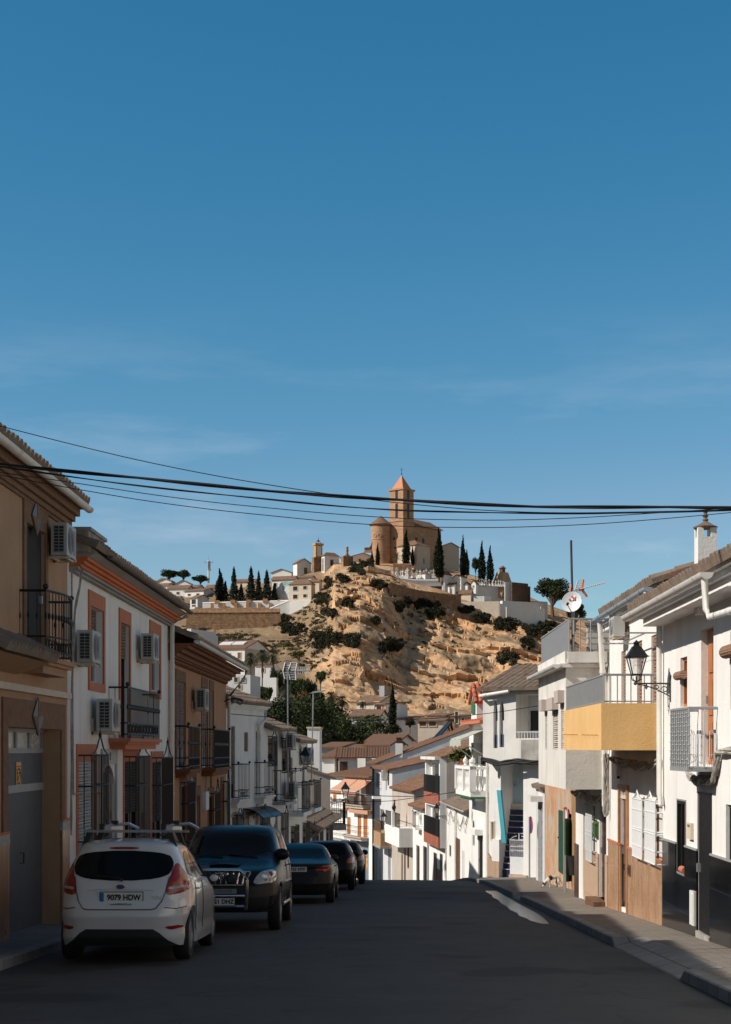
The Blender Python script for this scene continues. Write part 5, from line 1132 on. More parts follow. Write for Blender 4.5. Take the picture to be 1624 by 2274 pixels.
# deeper house whose white gable and brown roof rise behind
q13 = Fac(-.4, 118.5, -1.1, 124, -1); z13 = (HY - T(7, 60, 850)[1]) / F * 118.5
R13 = simple_house('house with a long whitewashed gable under a brown tiled roof', q13, z13 + .1, WHITE, TILEH, 30, 5.6, [], oh=.5, pitch=.4, amp=.07)
c_ = Wp(*T(7, 298, 750), 118.2); mb = MB(); mb.box((c_.x, 118.9, c_.z + .1), (.56, .5, 1.1)); o = mb.build('chimney', WHITE, R13); q = MB(); q.box((c_.x, 118.9, c_.z + .85), (.4, .36, .4)); q.box((c_.x, 118.9, c_.z + 1.08), (.5, .46, .06)); q.build('chimney_cap', BROWNG, o)
t = thing('solar_panel', 'tilted blue solar water panel on the brown tiled roof', 'solar panel', Wp(*T(7, 690, 620), 122)); a_, b_, c2_, d_ = [Wp(*T(7, x, y), 122 + dy) for x, y, dy in ((595, 628, 0), (630, 640, 0), (762, 490, 1.5), (725, 488, 1.5))]
mb = MB(); mb.prism([a_, b_, c2_, d_], Vector((0, .1, -.12))); mb.build('panel', mat('solar_glass', (.03, .06, .10), .15, var=.2, wave=('X', 3, .2)), t); q = MB(); q.tube([c2_, c2_ + Vector((.4, 1, -2.2))], .06, 5); q.tube([d_, d_ + Vector((.6, 1, -2.0))], .06, 5); q.tube([b_.lerp(c2_, .9) , b_.lerp(c2_, .9) + Vector((.5, .3, -1.4))], .05, 5); q.build('stand', IRON, t)

# -------- R14 white house with orange awnings
q14 = Fac(-1.0, 124.5, -4.95, 135, -1); h14 = hx(q14); G14 = ground_z(131)
def h14b(x0, x1, y0, y1): return q14.hole(5, x1, x0, y0, y1)
gar = h14b(1545, 1650, 1140, 1400); gar = (gar[0], gar[1], G14 - .2, gar[3])
hs = [h14b(1552, 1584, 910, 1110), h14b(1603, 1640, 905, 1110), h14b(1520, 1555, 735, 830), h14b(1585, 1625, 735, 830), h14b(1335, 1365, 690, 790), h14b(1330, 1350, 900, 960), h14b(1380, 1440, 1160, 1420), h14b(1470, 1495, 1170, 1420), h14b(1440, 1480, 770, 870), h14b(1460, 1490, 930, 1080)]
hs[6] = (*hs[6][:2], G14 - .1, hs[6][3]); hs[7] = (*hs[7][:2], G14 - .1, hs[7][3])
z14 = q14.uz(5, 1600, 560)[1]
R14 = simple_house('white house with two orange striped awnings and a blue garage door', q14, z14, WHITE, TILEH, 11, .9, [gar] + hs, oh=.5, pitch=.35, amp=.06)
mb = MB(); q14.box(mb, gar[0], gar[1], gar[2], gar[3], -.2, -.15); q14.box(mb, (gar[0] + gar[1]) / 2 - .03, (gar[0] + gar[1]) / 2 + .03, gar[2], gar[3], -.15, -.13); gd = mb.build('garage_door', GARAG2, R14)
w_ = gar[1] - gar[0]
vado(q14, gar[0] + w_ * .22, gar[0] + w_ * .34, G14 + 1.3, G14 + 2.4, -.148, 'right hand orange sign on the blue garage door'); vado(q14, gar[0] + w_ * .64, gar[0] + w_ * .76, G14 + 1.4, G14 + 2.5, -.148, 'left hand orange sign on the blue garage door')
for h in hs[:6] + hs[8:]: door(q14, h, R14, ORWOOD, .06, panels=False, name='balcony_door')
for h in hs[6:8]: door(q14, h, R14, DKWOOD, .06)
for (xa, xb, yb, yt) in ((1490, 1665, 825, 740), (1485, 1650, 1110, 1015), (1325, 1460, 860, 790), (1325, 1475, 1130, 1045)):
    b_ = q14.hole(5, xb, xa, yt, yb); balcony(q14, R14, b_[0], b_[1], b_[2], .7, max(.9, b_[3] - b_[2]), TANW if xa > 1400 else CONC, IRON, slab=.3, step=.3, bulb=False, scroll=False)
b_ = q14.hole(5, 1700, 1450, 590, 700)
for i in range(2):
    u0_ = b_[0] + (b_[1] - b_[0]) * (.5 * i) + .08; u1_ = u0_ + (b_[1] - b_[0]) * .5 - .16
    t = thing('awning', ('farther' if i else 'nearer') + ' orange striped awning above the iron balcony of the far white house', 'awning', q14.p(u0_, b_[2], 0))
    mb = MB(); n_ = 12; A_ = []
    for s_ in np.linspace(0, 1, 5): A_.append([tuple(q14.p(u0_ + (u1_ - u0_) * k / n_, b_[3] + (b_[2] - b_[3]) * s_ - .1 * math.sin(math.pi * s_), .1 + 1.5 * s_)) for k in range(n_ + 1)])
    A_.append([(x, y, z - .35) for x, y, z in A_[-1]]); A_ = np.array(A_); mb.grid(A_); mb.grid(A_ + np.array([0, 0, -.02])); mb.build('fabric', AWN, t)
    q = MB(); q.tube([A_[4][0], A_[4][-1]], .03, 5); q.tube([q14.p(u0_, b_[2] - .5, .05), A_[4][0]], .025, 4); q.tube([q14.p(u1_, b_[2] - .5, .05), A_[4][-1]], .025, 4); q.build('arm', WHITEM, t)
b_ = q14.hole(5, 1690, 1520, 870, 905); mb = MB(); q14.box(mb, b_[0], b_[1], b_[2], b_[3], 0, .5); mb.build('scalloped_valance', AWN, R14)
q15 = Fac(-5.0, 135.2, -7.2, 141.5, -1); z15 = q15.uz(5, 1320, 600)[1]
R15 = simple_house('white house end with a brown tiled porch roof left of the awnings', q15, z15, WHITE, TILEH, 9, .5, [], oh=.6, pitch=.3, amp=.03)
# glazed attic above
p0, p1 = Wp(*T(5, 1380, 400), 137), Wp(*T(5, 1540, 400), 137); zb_ = Wp(*T(5, 1380, 560), 137).z
t = thing('attic_room', 'white roof room with a glazed corner above the awning house', 'roof room', (p0.x, 137, zb_)); mb = MB(); mb.box(((p0.x + p1.x) / 2, 140, (p0.z + zb_) / 2 - .5), (p1.x - p0.x, 5, p0.z - zb_ + 1)); o = mb.build('wall', WHITE, t); a_, b_ = Wp(*T(5, 1388, 435), 137), Wp(*T(5, 1460, 530), 137); q = MB(); q.box(((a_.x + b_.x) / 2, 137.49, (a_.z + b_.z) / 2), (b_.x - a_.x, .05, a_.z - b_.z)); o2 = q.build('window', mat('reddish_interior', (.09, .045, .03), .4, var=.5, vs=3), t)
mb = MB(); tile_roof((p0.x - .4, 136.9, p0.z), (p1.x + 3, 136.9, p0.z), (p0.x - .4, 141, p0.z + .9), (p1.x + 3, 141, p0.z + .9), .25, .03, mb=mb); mb.build('roof', TILEH, t, auto=40)
# ================================================================== lamps, cables, signs
LGLASS = mat('lantern_glass', (.8, .82, .82), .05, var=.02); _p = LGLASS.node_tree.nodes['Principled BSDF']; _p.inputs['Alpha'].default_value = .22
LP = thing('street_lamp', 'x', 'street lamp')
q = MB(); q.tube([(0, 0, 0), (.66, 0, 0)], .017, 6); q.tube([(.63 - .63 * t, 0, -.02 - .24 * t ** 1.6) for t in np.linspace(0, 1, 8)], .012, 5)
for c_, r_ in (((.12, -.12), .075), ((.27, -.075), .05), ((.06, -.03), .04)): q.tube([(c_[0] + r_ * (1 - t / 9) * math.cos(t), 0, c_[1] + r_ * (1 - t / 9) * math.sin(t)) for t in np.linspace(0, 7.5, 16)], .011, 5)
q.box((.01, 0, -.1), (.02, .07, .5)); q.ball((.68, 0, 0), .035); q.lathe([(.001, -.12), (.03, -.08), (.02, -.03), (.001, 0)], (.47, 0, -.0), 8); q.build('bracket', mat('old_grey_green_iron', (.075, .08, .075), .55, metal=.4, var=.4, vs=20), LP)
q = MB(); b_, t_ = .085, .165
for sx in (-1, 1):
    for sy in (-1, 1): q.tube([(.66 + sx * b_, sy * b_, .17), (.66 + sx * t_, sy * t_, .5)], .012, 4); q.tube([(.66, 0, .03), (.66 + sx * .07, sy * .07, .07), (.66 + sx * b_, sy * b_, .17)], .011, 4)
for h_, z_ in ((b_, .17), (t_, .5)): q.tube([(.66 + h_, h_, z_), (.66 - h_, h_, z_), (.66 - h_, -h_, z_), (.66 + h_, -h_, z_), (.66 + h_, h_, z_)], .013, 4)
q.tube([(.66, 0, 0), (.66, 0, .14)], .016, 5); o = q.build('lantern_frame', IRON, LP)
q = MB()
for k in range(4):
    a = k * math.pi / 2; e = lambda h, s_, z: (.66 + h * math.cos(a) - s_ * h * math.sin(a), h * math.sin(a) + s_ * h * math.cos(a), z); q.face([e(b_ * .98, -1, .18), e(b_ * .98, 1, .18), e(t_ * .98, 1, .49), e(t_ * .98, -1, .49)])
q.build('pane', LGLASS, o)
q = MB(); q.lathe([(.285, .5), (.295, .515), (.25, .54), (.13, .68), (.12, .7), (.075, .72), (.06, .76), (.09, .775), (.02, .82), (.001, .84)], (.66, 0, 0), 4, rot=.5); q.build('lantern_cap', mat('worn_black_iron', (.02, .024, .027), .4, metal=.3, var=.4, vs=9, col2=(.25, .25, .24), thr=(.62, .66)), LP)
def lamp(f, n, xw, y, label, s_, u=None):
    uu, z_ = f.uz(n, xw, y); uu = u if u is not None else uu
    return place(LP, label, f.p(uu, z_), f.rz, s_, group='wrought iron street lamps')
lamp(q1, 9, 1085, 1592, 'large black lantern on a scrolled bracket, on the house with the black dado', .84)
lamp(f4, 5, 940, 497, 'lantern hanging out over the dark car line on the left row of white houses', 1.05)
lamp(q8, 7, 722, 1318, 'lantern in front of the lower red brick balcony', .8)
lamp(q11, 7, 250, 1392, 'white lit lantern on the wall with the yellow brick balcony', 1.05)
lamp(f7, 5, 1318, 772, 'farthest lantern, in front of the orange awnings', 1.12)
balcony(f7, H7, .3, 2.0, Wp(*T(5, 1320, 990), 81).z, .85, 1.15, CONC, IRON, slab=.3, step=.1, bulb=False, mould=False)

def cable(label, pts, Y0, Y1, r, m=CABLE, strands=1, seed=1, name='power_cable'):
    xs = np.array([p[0] for p in pts], float); ys = np.array([p[1] for p in pts], float)
    xx = np.linspace(xs[0], xs[-1], 60); yy = np.interp(xx, xs, ys)
    ker = np.ones(9) / 9; yp = np.concatenate([yy[0] - (yy[1] - yy[0]) * np.arange(4, 0, -1), yy, yy[-1] + (yy[-1] - yy[-2]) * np.arange(1, 5)]); yy = np.convolve(yp, ker, 'valid')
    P = [Wp(x, y, Y0 + (Y1 - Y0) * k / 59) for k, (x, y) in enumerate(zip(xx, yy))]
    mb = MB(); rg = random.Random(seed)
    if strands == 1: mb.tube(P, r, 6)
    else:
        for s_ in range(strands):
            ph = rg.uniform(0, 6.28); mb.tube([p + Vector((0, math.cos(k * .35 + ph), math.sin(k * .35 + ph))) * r * 1.1 for k, p in enumerate(P)], r, 5)
    o = mb.build(name, m); tag(o, label, 'cable', 'cables strung across the street'); return o
cable('thick twisted black cable bundle strung across the whole street', [(-190, 1003), (0, 1029), (175, 1049), (406, 1072), (812, 1107), (1012, 1118), (1218, 1125), (1624, 1128), (1745, 1128)], 18, 18, .0115, strands=5, seed=3)
cable('topmost thin wire, dropping steeply from the upper left', [(-190, 897), (0, 945), (175, 991), (406, 1044), (690, 1092), (922, 1122), (1037, 1130), (1175, 1140), (1393, 1137), (1745, 1129)], 18.4, 18.2, .0055)
cable('double wire just below the thick cable bundle', [(-190, 1010), (0, 1036), (184, 1061), (406, 1091), (812, 1129), (1012, 1138), (1218, 1141), (1400, 1138), (1745, 1131)], 17.9, 18.1, .0065, strands=2, seed=8)
cable('second lowest wire across the street', [(-190, 1025), (0, 1048), (184, 1074), (406, 1109), (812, 1148), (1012, 1155.5), (1218, 1154), (1393, 1143), (1745, 1120)], 17.7, 18, .005)
cable('lowest wire across the street, sagging in front of the church base', [(-190, 1018), (0, 1054), (190, 1090), (406, 1125), (812, 1166), (987, 1172), (1218, 1170), (1443, 1155), (1745, 1126)], 17.5, 17.8, .005)
cable('thin dark cable running from the white left house to the loggia', [(504, 1584), (600, 1592), (700, 1600), (812, 1600), (952, 1596), (1087, 1584), (1200, 1566)], 52, 57, .014)
cable('thin slack cable below the awnings toward the balustrade', [(736, 1760), (812, 1766), (900, 1768), (952, 1766), (1000, 1760), (1040, 1752)], 81, 75, .022)
cable('thin cable crossing beneath the brick balcony', [(736, 1776), (800, 1780), (870, 1778), (940, 1768), (985, 1754)], 81, 83, .018)

def no_parking(px, py, pb, Y, ang, label, blue):
    base = Wp(px, pb, Y); base.z = ground_z(Y) + .1; c = Wp(px, py, Y)
    t = thing('road_sign', label, 'road sign', base, group='round road signs on posts')
    q = MB(); q.tube([base, (base.x, base.y, c.z + .28)], .03, 8); q.build('post', GALV, t)
    ax = Vector((math.cos(ang), math.sin(ang), 0)); mb = MB(); c2 = c - ax * .045
    mb.lathe([(.001, -.012), (.29, -.012), (.3, 0), (.29, .012), (.24, .012), (.24, .0125), (.001, .0125)], c2, 24, axis=ax); d_ = mb.build('sign_disc', mat('sign_red', (.42, .04, .025), .45, var=.06), t, auto=40)
    q = MB(); q.lathe([(.001, .013), (.225, .013), (.225, .017), (.001, .017)], c2, 24, axis=ax); q.build('sign_face', mat('sign_blue', (.03, .08, .30), .45) if blue else mat('sign_white', (.7, .7, .7), .45), d_)
    if blue:
        v = Vector((-math.sin(ang), math.cos(ang), 0)); q = MB(); up = Vector((0, 0, 1)); a_ = (v + up) * .157; q.prism([c2 + ax * .018 - a_ + (v - up) * .016, c2 + ax * .018 + a_ + (v - up) * .016, c2 + ax * .018 + a_ - (v - up) * .016, c2 + ax * .018 - a_ - (v - up) * .016], ax * .004); q.build('sign_stripe', MATS['sign_red'], d_)
no_parking(1176, 1831, 1954, 52, R(187), 'round blue and red no parking sign on a grey post before the blue stair', True)
no_parking(1253, 1814, 1964, 43, R(188), 'round red and white sign on a post in front of the green door', False)

# aerials on the left houses
t = thing('aerial', 'grid panel television aerial on the taller left mast', 'aerial', Wp(639, 1712, 58.7)); dpx = lambda n, x, y, dy=0: Wp(*T(n, x, y), 58.7 + dy)
q = MB(); q.tube([Wp(640, 1745, 58.7), Wp(639, 1484, 58.7)], .026, 5); u_, z_ = f4.uz(5, 850, 135); q.tube([f4.p(u_, z_), Wp(646, 1615, 58.7)], .025, 4); q.build('mast', GALV, t)
q = MB(); P0, P1, P2, P3 = dpx(4, 910, 1340), dpx(4, 1015, 1350), dpx(4, 890, 1420), dpx(4, 1000, 1425); P4, P5 = dpx(4, 905, 1490), dpx(4, 1005, 1500)
for k in range(6): f_ = k / 5; q.tube([P0.lerp(P2, f_), P1.lerp(P3, f_)], .012, 3); q.tube([P2.lerp(P4, f_), P3.lerp(P5, f_)], .012, 3)
for a_, b_ in ((P0, P2), (P1, P3), (P2, P4), (P3, P5), (P0.lerp(P1, .5), P2.lerp(P3, .4)), (P2.lerp(P3, .4), P4.lerp(P5, .5))): q.tube([a_, b_], .022, 4)
q.build('reflector', WHITEM, t); q = MB(); a0, a1 = dpx(4, 960, 1418), dpx(4, 1115, 1415); q.tube([a0, a1], .018, 4)
for k in range(8): p_ = a0.lerp(a1, .2 + .8 * k / 7); h_ = .16 * (1 - .3 * k / 7); q.tube([p_ + Vector((0, 0, h_)), p_ - Vector((0, 0, h_))], .01, 3)
q.tube([a0 + Vector((.6, 0, .14)), a1 + Vector((.0, 0, .08)), a1, a1 - Vector((0, 0, .1)), a0 + Vector((.6, 0, -.16))], .012, 4); q.build('director', SILVM, t)
t = thing('aerial', 'plain thin mast with a flat top aerial right of the grid aerial', 'aerial', Wp(696, 1742, 65)); q = MB(); q.tube([Wp(692, 1745, 65), Wp(696, 1537, 65)], .03, 5); u_, z_ = f5.uz(5, 1050, 270); q.tube([f5.p(u_, z_), Wp(697, 1650, 65)], .025, 4); q.build('mast', GALV, t)
q = MB(); a0, a1 = Wp(*T(4, 1150, 1612), 65), Wp(*T(4, 1245, 1600), 65); q.tube([a0, a1], .03, 4)
for k in range(7): p_ = a0.lerp(a1, k / 6); q.tube([p_ - Vector((.1, .25, .05)), p_ + Vector((.1, .25, .05))], .018, 3)
q.build('boom', GREYM, t)

# ================================================================== cars
CP_W = mat('white_car_paint', (.56, .57, .585), .3, var=.02, coat=1)
CP_B = mat('black_blue_car_paint', (.008, .010, .014), .3, var=.1, coat=0, spec=.2)
CP_K = mat('black_car_paint', (.010, .010, .012), .3, var=.1, coat=0, spec=.2)
CP_G = mat('dark_grey_car_paint', (.016, .017, .019), .3, var=.1, coat=0, spec=.2)
CGL = mat('tinted_car_glass', (.006, .008, .009), .06, var=.1, spec=.12)
PLAST = mat('black_plastic', (.014, .014, .015), .6, var=.2, vs=8)
REDL = mat('red_lamp_lens', (.26, .006, .006), .2, var=.25, vs=9, coat=.3)
CLRL = mat('clear_lamp_lens', (.42, .43, .44), .1, var=.25, vs=14, coat=1)
CHROME = mat('chrome', (.6, .6, .6), .16, metal=1, var=.05)
PLATE = mat('number_plate_white', (.62, .62, .60), .5, var=.04)
EUBL = mat('plate_blue_band', (.02, .11, .32), .5)
INK = mat('plate_ink', (.015, .015, .018), .5)
ALLOY = mat('alloy_wheel', (.34, .34, .35), .35, metal=.7, var=.1)
class Body:
    def __init__(s, prof, n=6.0):
        z = np.array([p[0] for p in prof]); s.z0, s.z1 = z[0], z[-1]
        zz = np.linspace(z[0], z[-1], 160); s.zz = zz; s.n = n
        k = np.exp(-np.linspace(-2, 2, 9) ** 2); k /= k.sum()
        def sm(v):
            a = np.interp(zz, z, v); p = np.concatenate([[a[0]] * 4, a, [a[-1]] * 4]); return np.convolve(p, k, 'valid')
        s.yr, s.yf, s.w = [sm([p[i] for p in prof]) for i in (1, 2, 3)]
    def at(s, z): return [float(np.interp(z, s.zz, v)) for v in (s.yr, s.yf, s.w)]
    def rear(s, x, z, off=0):
        yr, yf, w = s.at(z); L = (yf - yr) / 2; k = min(.999, abs(x / w)); return Vector((x, (yr + yf) / 2 - L * (1 - k ** s.n) ** (1 / s.n) - off, z))
    def front(s, x, z, off=0):
        yr, yf, w = s.at(z); L = (yf - yr) / 2; k = min(.999, abs(x / w)); return Vector((x, (yr + yf) / 2 + L * (1 - k ** s.n) ** (1 / s.n) + off, z))
    def side(s, y, z, sx, off=0):
        yr, yf, w = s.at(z); L = (yf - yr) / 2; v = min(.999, abs((y - (yr + yf) / 2) / L)); return Vector((sx * (w * (1 - v ** s.n) ** (1 / s.n) + off), y, z))
    def mesh(s, rows=76):
        c = 2 ** (-1 / s.n); ring = []
        for z in np.linspace(s.z0, s.z1, rows):
            yr, yf, w = s.at(z); L = (yf - yr) / 2; yc = (yr + yf) / 2; P = []
            for k in np.linspace(-c, c, 17)[:-1]: P.append((w * k, yc - L * (1 - abs(k) ** s.n) ** (1 / s.n), z))
            for v in np.linspace(-c, c, 61)[:-1]: P.append((w * (1 - abs(v) ** s.n) ** (1 / s.n), yc + L * v, z))
            for k in np.linspace(c, -c, 17)[:-1]: P.append((w * k, yc + L * (1 - abs(k) ** s.n) ** (1 / s.n), z))
            for v in np.linspace(c, -c, 61)[:-1]: P.append((-w * (1 - abs(v) ** s.n) ** (1 / s.n), yc + L * v, z))
            ring.append(P)
        mb = MB(); m = len(ring[0]); mb.v = [p for r_ in ring for p in r_]
        for a in range(rows - 1):
            for b in range(m): mb.f.append((a * m + b, a * m + (b + 1) % m, (a + 1) * m + (b + 1) % m, (a + 1) * m + b))
        mb.f.append(tuple(range(m - 1, -1, -1))); mb.f.append(tuple((rows - 1) * m + k for k in range(m)))
        return mb
def patch(fn, poly, off, rows=18, cols=14, th=.0):
    """surface patch over polygon poly=[(s,z)] using fn(s,z,off); one interval per z"""
    zs = [p[1] for p in poly]; P = []
    for z in np.linspace(min(zs) + 1e-4, max(zs) - 1e-4, rows):
        xs = []
        for (x0, a), (x1, b) in zip(poly, poly[1:] + poly[:1]):
            if (a - z) * (b - z) <= 0 and a != b: xs.append(x0 + (x1 - x0) * (z - a) / (b - a))
        if len(xs) < 2: continue
        P.append([tuple(fn(x, z, off)) for x in np.linspace(min(xs), max(xs), cols)])
    mb = MB(); mb.grid(np.array(P)); return mb
def rnd(poly, it=2):
    for _ in range(it):
        q = []
        for a, b in zip(poly, poly[1:] + poly[:1]): q += [(a[0] * .75 + b[0] * .25, a[1] * .75 + b[1] * .25), (a[0] * .25 + b[0] * .75, a[1] * .25 + b[1] * .75)]
        poly = q
    return poly
def mir(poly): return [(-x, z) for x, z in poly]
def wheel(t, x, y, r, w=.2, spokes=6):
    s_ = 1 if x > 0 else -1; ax = (s_, 0, 0); o_ = (x, y, r)
    wh = MB(); wh.lathe([(r * .62, -w / 2), (r * .93, -w / 2), (r, -w * .36), (r, w * .36), (r * .93, w / 2), (r * .64, w / 2), (r * .62, w * .3)], o_, 28, axis=ax); o = wh.build('wheel', RUBBER, t, auto=50)
    q = MB(); q.lathe([(r * .66, w * .42), (r * .60, w * .5), (r * .57, w * .3), (r * .1, w * .34), (.001, w * .36)], o_, 28, axis=ax)
    rim = q.build('rim', ALLOY, o, auto=40); q = MB()
    for k in range(spokes):
        a = 2 * math.pi * k / spokes; d = Vector((0, math.cos(a), math.sin(a))); e = Vector((0, -math.sin(a), math.cos(a))); q.obox(Vector(o_) + d * r * .12 - e * r * .09 + Vector(ax) * w * .33, d * r * .46, e * r * .18, Vector(ax) * w * .12)
    for k in range(spokes):
        a = 2 * math.pi * (k + .5) / spokes; d = Vector((0, math.cos(a), math.sin(a))); q2 = Vector(o_) + d * r * .42 + Vector(ax) * w * .335
    q.build('spokes', ALLOY, o)
def make_car(name, label, B, paint, wheels, wr, loc, flip=False, cat='car', wx=None, tilt=0):
    t = thing(name, label, cat)
    o = B.mesh().build('body', paint, t, smooth=True)
    for y in wheels:                                          # cut the wheel arches
        for s_ in (-1, 1):
            cm = MB(); w_ = B.at(.5)[2]; cm.lathe([(wr * 1.14, 0), (wr * 1.14, .34)], (s_ * (w_ - .27), y, wr * 1.02), 26, axis=(s_, 0, 0)); c = cm.build('cut', None)
            md = o.modifiers.new('b', 'BOOLEAN'); md.operation = 'DIFFERENCE'; md.object = c; md.solver = 'EXACT'
            bpy.context.view_layer.update(); dg = bpy.context.evaluated_depsgraph_get(); me = bpy.data.meshes.new_from_object(o.evaluated_get(dg)); o.modifiers.clear(); o.data = me
            COL.objects.unlink(c); bpy.data.objects.remove(c)
            a = MB(); a.lathe([(wr * 1.13, 0), (wr * 1.13, .25), (.01, .25), (.01, .0)], (s_ * (w_ - .266), y, wr * 1.02), 24, axis=(s_, 0, 0)); a2 = MB(); 
            wheel(t, s_ * ((wx or w_ - .115)), y, wr)
    o.data.polygons.foreach_set('use_smooth', [True] * len(o.data.polygons)); o.data.set_sharp_from_angle(angle=R(32))
    o.data.materials.clear(); o.data.materials.append(paint)
    t.location = loc; sl_ = math.atan(.0575)
    t.rotation_euler = (sl_ if flip else -sl_, 0, (math.pi if flip else 0) + tilt)
    return t
def line(fn, pts, r=.004, off=.005): pts = [(a[0] + (b[0] - a[0]) * k / 6, a[1] + (b[1] - a[1]) * k / 6) for a, b in zip(pts, pts[1:]) for k in range(6)] + [pts[-1]]; mb = MB(); mb.tube([fn(x, z, off) for x, z in pts], r, 4); return mb
def plate(t, fn, x, z, w, h, body, blue=True, flip=1, tx=.0, size=.09, name='number_plate', yoff=.012):
    c = fn(x, z, yoff); c.y = min(fn(x - w / 2, z, yoff).y, fn(x + w / 2, z, yoff).y, c.y) if flip > 0 else max(fn(x - w / 2, z, yoff).y, fn(x + w / 2, z, yoff).y, c.y)
    mb = MB(); mb.box(c, (w, .012, h)); o = mb.build(name, PLATE, t); d = -.0065 * flip
    q = MB(); q.box(c + Vector((0, .0, 0)), (w + .02, .008, h + .02)); q.build('plate_frame', PLAST, o)
    if blue: q = MB(); q.box(c + Vector((-flip * (w / 2 - .022), d, 0)), (.042, .004, h - .008)); q.build('country_band', EUBL, o)
    text_obj('plate_text', body, size, INK, o, c + Vector((tx, d, 0)), (R(90), 0, 0 if flip > 0 else math.pi), bold=.004, ext=.002, sx=1.0)
    return o

# ---- white hatchback
B1c = Body([(.2, .12, 3.75, .845), (.3, .05, 3.86, .858), (.42, .03, 3.94, .845), (.55, 0, 3.95, .86), (.66, .02, 3.93, .862), (.74, .07, 3.84, .86), (.82, .10, 3.6, .855), (.9, .125, 3.2, .845), (.97, .15, 2.92, .825), (1.04, .18, 2.72, .795), (1.15, .245, 2.5, .745), (1.28, .33, 2.25, .675), (1.36, .37, 2.08, .63), (1.40, .36, 1.98, .60), (1.43, .42, 1.88, .56), (1.455, .62, 1.72, .50), (1.475, .85, 1.5, .36), (1.482, 1.0, 1.35, .18)], 5.0)
X1 = -3.35; Y1 = 19.05
C1 = make_car('hatchback_car', 'white hatchback with roof bars, parked nearest on the left', B1c, CP_W, (.74, 3.23), .305, (X1, Y1, ground_z(Y1) + .02), wx=.715); C1.scale = (1, 1, 1.06)
rw = rnd([(-.66, 1.17), (-.55, .975), (.55, .975), (.66, 1.17), (.53, 1.33), (-.53, 1.33)], 2); patch(B1c.rear, rw, .006, 24, 24).build('rear_window', CGL, C1, smooth=True)
for s_ in (1, -1):
    p_ = [(.69, 1.24), (.60, .965), (.575, .80), (.80, .835), (.835, .90), (.81, .97)]; p_ = rnd([(.655, 1.20), (.635, 1.12), (.585, .92), (.562, .795), (.80, .835), (.83, .91), (.80, 1.0), (.72, 1.13)], 1)
    pl_ = p_ if s_ > 0 else mir(p_); o = patch(B1c.rear, pl_, .010, 22, 12).build('tail_light', REDL, C1, smooth=True)
    c_ = rnd([(.605, .91), (.595, .865), (.76, .885), (.79, .915)], 1); patch(B1c.rear, c_ if s_ > 0 else mir(c_), .014, 6, 8).build('reversing_lens', CLRL, o)
    r_ = rnd([(.56, .44), (.61, .395), (.76, .40), (.77, .45)], 1); patch(B1c.rear, r_ if s_ > 0 else mir(r_), .010, 6, 8).build('reflector', REDL, C1)
patch(B1c.rear, rnd([(-.19, 1.375), (.19, 1.375), (.18, 1.345), (-.18, 1.345)], 1), .008, 5, 10).build('brake_light', REDL, C1)
patch(B1c.rear, [(-.72, .2), (-.60, .27), (-.5, .36), (-.42, .405), (.42, .405), (.5, .36), (.60, .27), (.72, .2)], .006, 14, 24).build('bumper_insert', PLAST, C1, smooth=True)
ht = [(-.60, 1.02), (-.565, .85), (-.53, .74), (-.46, .65), (-.4, .635), (.4, .635), (.46, .65), (.53, .74), (.565, .85), (.60, 1.02)]; line(B1c.rear, ht, .006).build('tailgate_gap', PLAST, C1)
line(B1c.rear, [(-.42, .862), (-.2, .872), (.2, .872), (.42, .862)], .010, .0).build('tailgate_crease', CP_W, C1)
plate(C1, B1c.rear, 0.02, .775, .53, .125, '9079 HDW', size=.088, tx=.03)
text_obj('dealer_text', 'www.LOBZAUTO.com', .028, INK, C1, B1c.rear(0.02, .700, .016), (R(90), 0, 0)); 
mb = MB(); c_ = B1c.rear(0, .905, .012); mb.lathe([(.06, 0), (.06, .008), (.001, .01)], (0, 0, 0), 20, axis=(0, -1, 0)); mb.v = [(x * 1.0 + c_.x, y + c_.y, z * .5 + c_.z) for x, y, z in mb.v]; o = mb.build('oval_badge', CHROME, C1); mb = MB(); mb.lathe([(.052, .009), (.052, .012), (.001, .013)], (0, 0, 0), 20, axis=(0, -1, 0)); mb.v = [(x + c_.x, y + c_.y, z * .48 + c_.z) for x, y, z in mb.v]; mb.build('badge_enamel', mat('badge_blue', (.02, .04, .12), .3), o)
text_obj('model_lettering', 'TDCi', .06, CHROME, C1, B1c.rear(.47, .775, .012), (R(90), 0, .15), ext=.004)
q = MB(); q.tube([B1c.rear(0, .97, .02), B1c.rear(.02, 1.0, .03)], .02, 6); q.tube([B1c.rear(.0, 1.0, .025), B1c.rear(-.3, 1.03, .015)], .008, 4); q.build('rear_wiper', PLAST, C1)
def side_windows(t, B, polys, pillar=True):
    for s_ in (1, -1):
        for p_ in polys: patch(lambda y, z, off: B.side(y, z, s_, off), rnd(p_, 1), .006, 14, 14).build('side_window', CGL, t, smooth=True)
side_windows(C1, B1c, ([(.55, 1.05), (.95, 1.0), (1.38, .99), (1.38, 1.33), (.98, 1.32)], [(1.46, .985), (2.55, .96), (2.35, 1.13), (2.0, 1.33), (1.46, 1.34)]))
patch(B1c.front, rnd([(-.68, 1.02), (.68, 1.02), (.55, 1.34), (-.55, 1.34)], 1), .006).build('windscreen', CGL, C1, smooth=True)
def mirrors(t, B, y, z, paint, sc_=1):
    for s_ in (1, -1):
        c = B.side(y, z, s_, .10); mb = MB(); mb.ball((0, 0, 0), 1, 12, 8); mb.v = [(c.x + x * .11 * sc_, c.y + yy * .07 * sc_, c.z + zz * .085 * sc_) for x, yy, zz in mb.v]; o = mb.build('mirror', paint, t, smooth=True); q = MB(); q.tube([B.side(y, z - .04, s_, 0), c], .02, 5); q.build('mirror_stalk', PLAST, o)
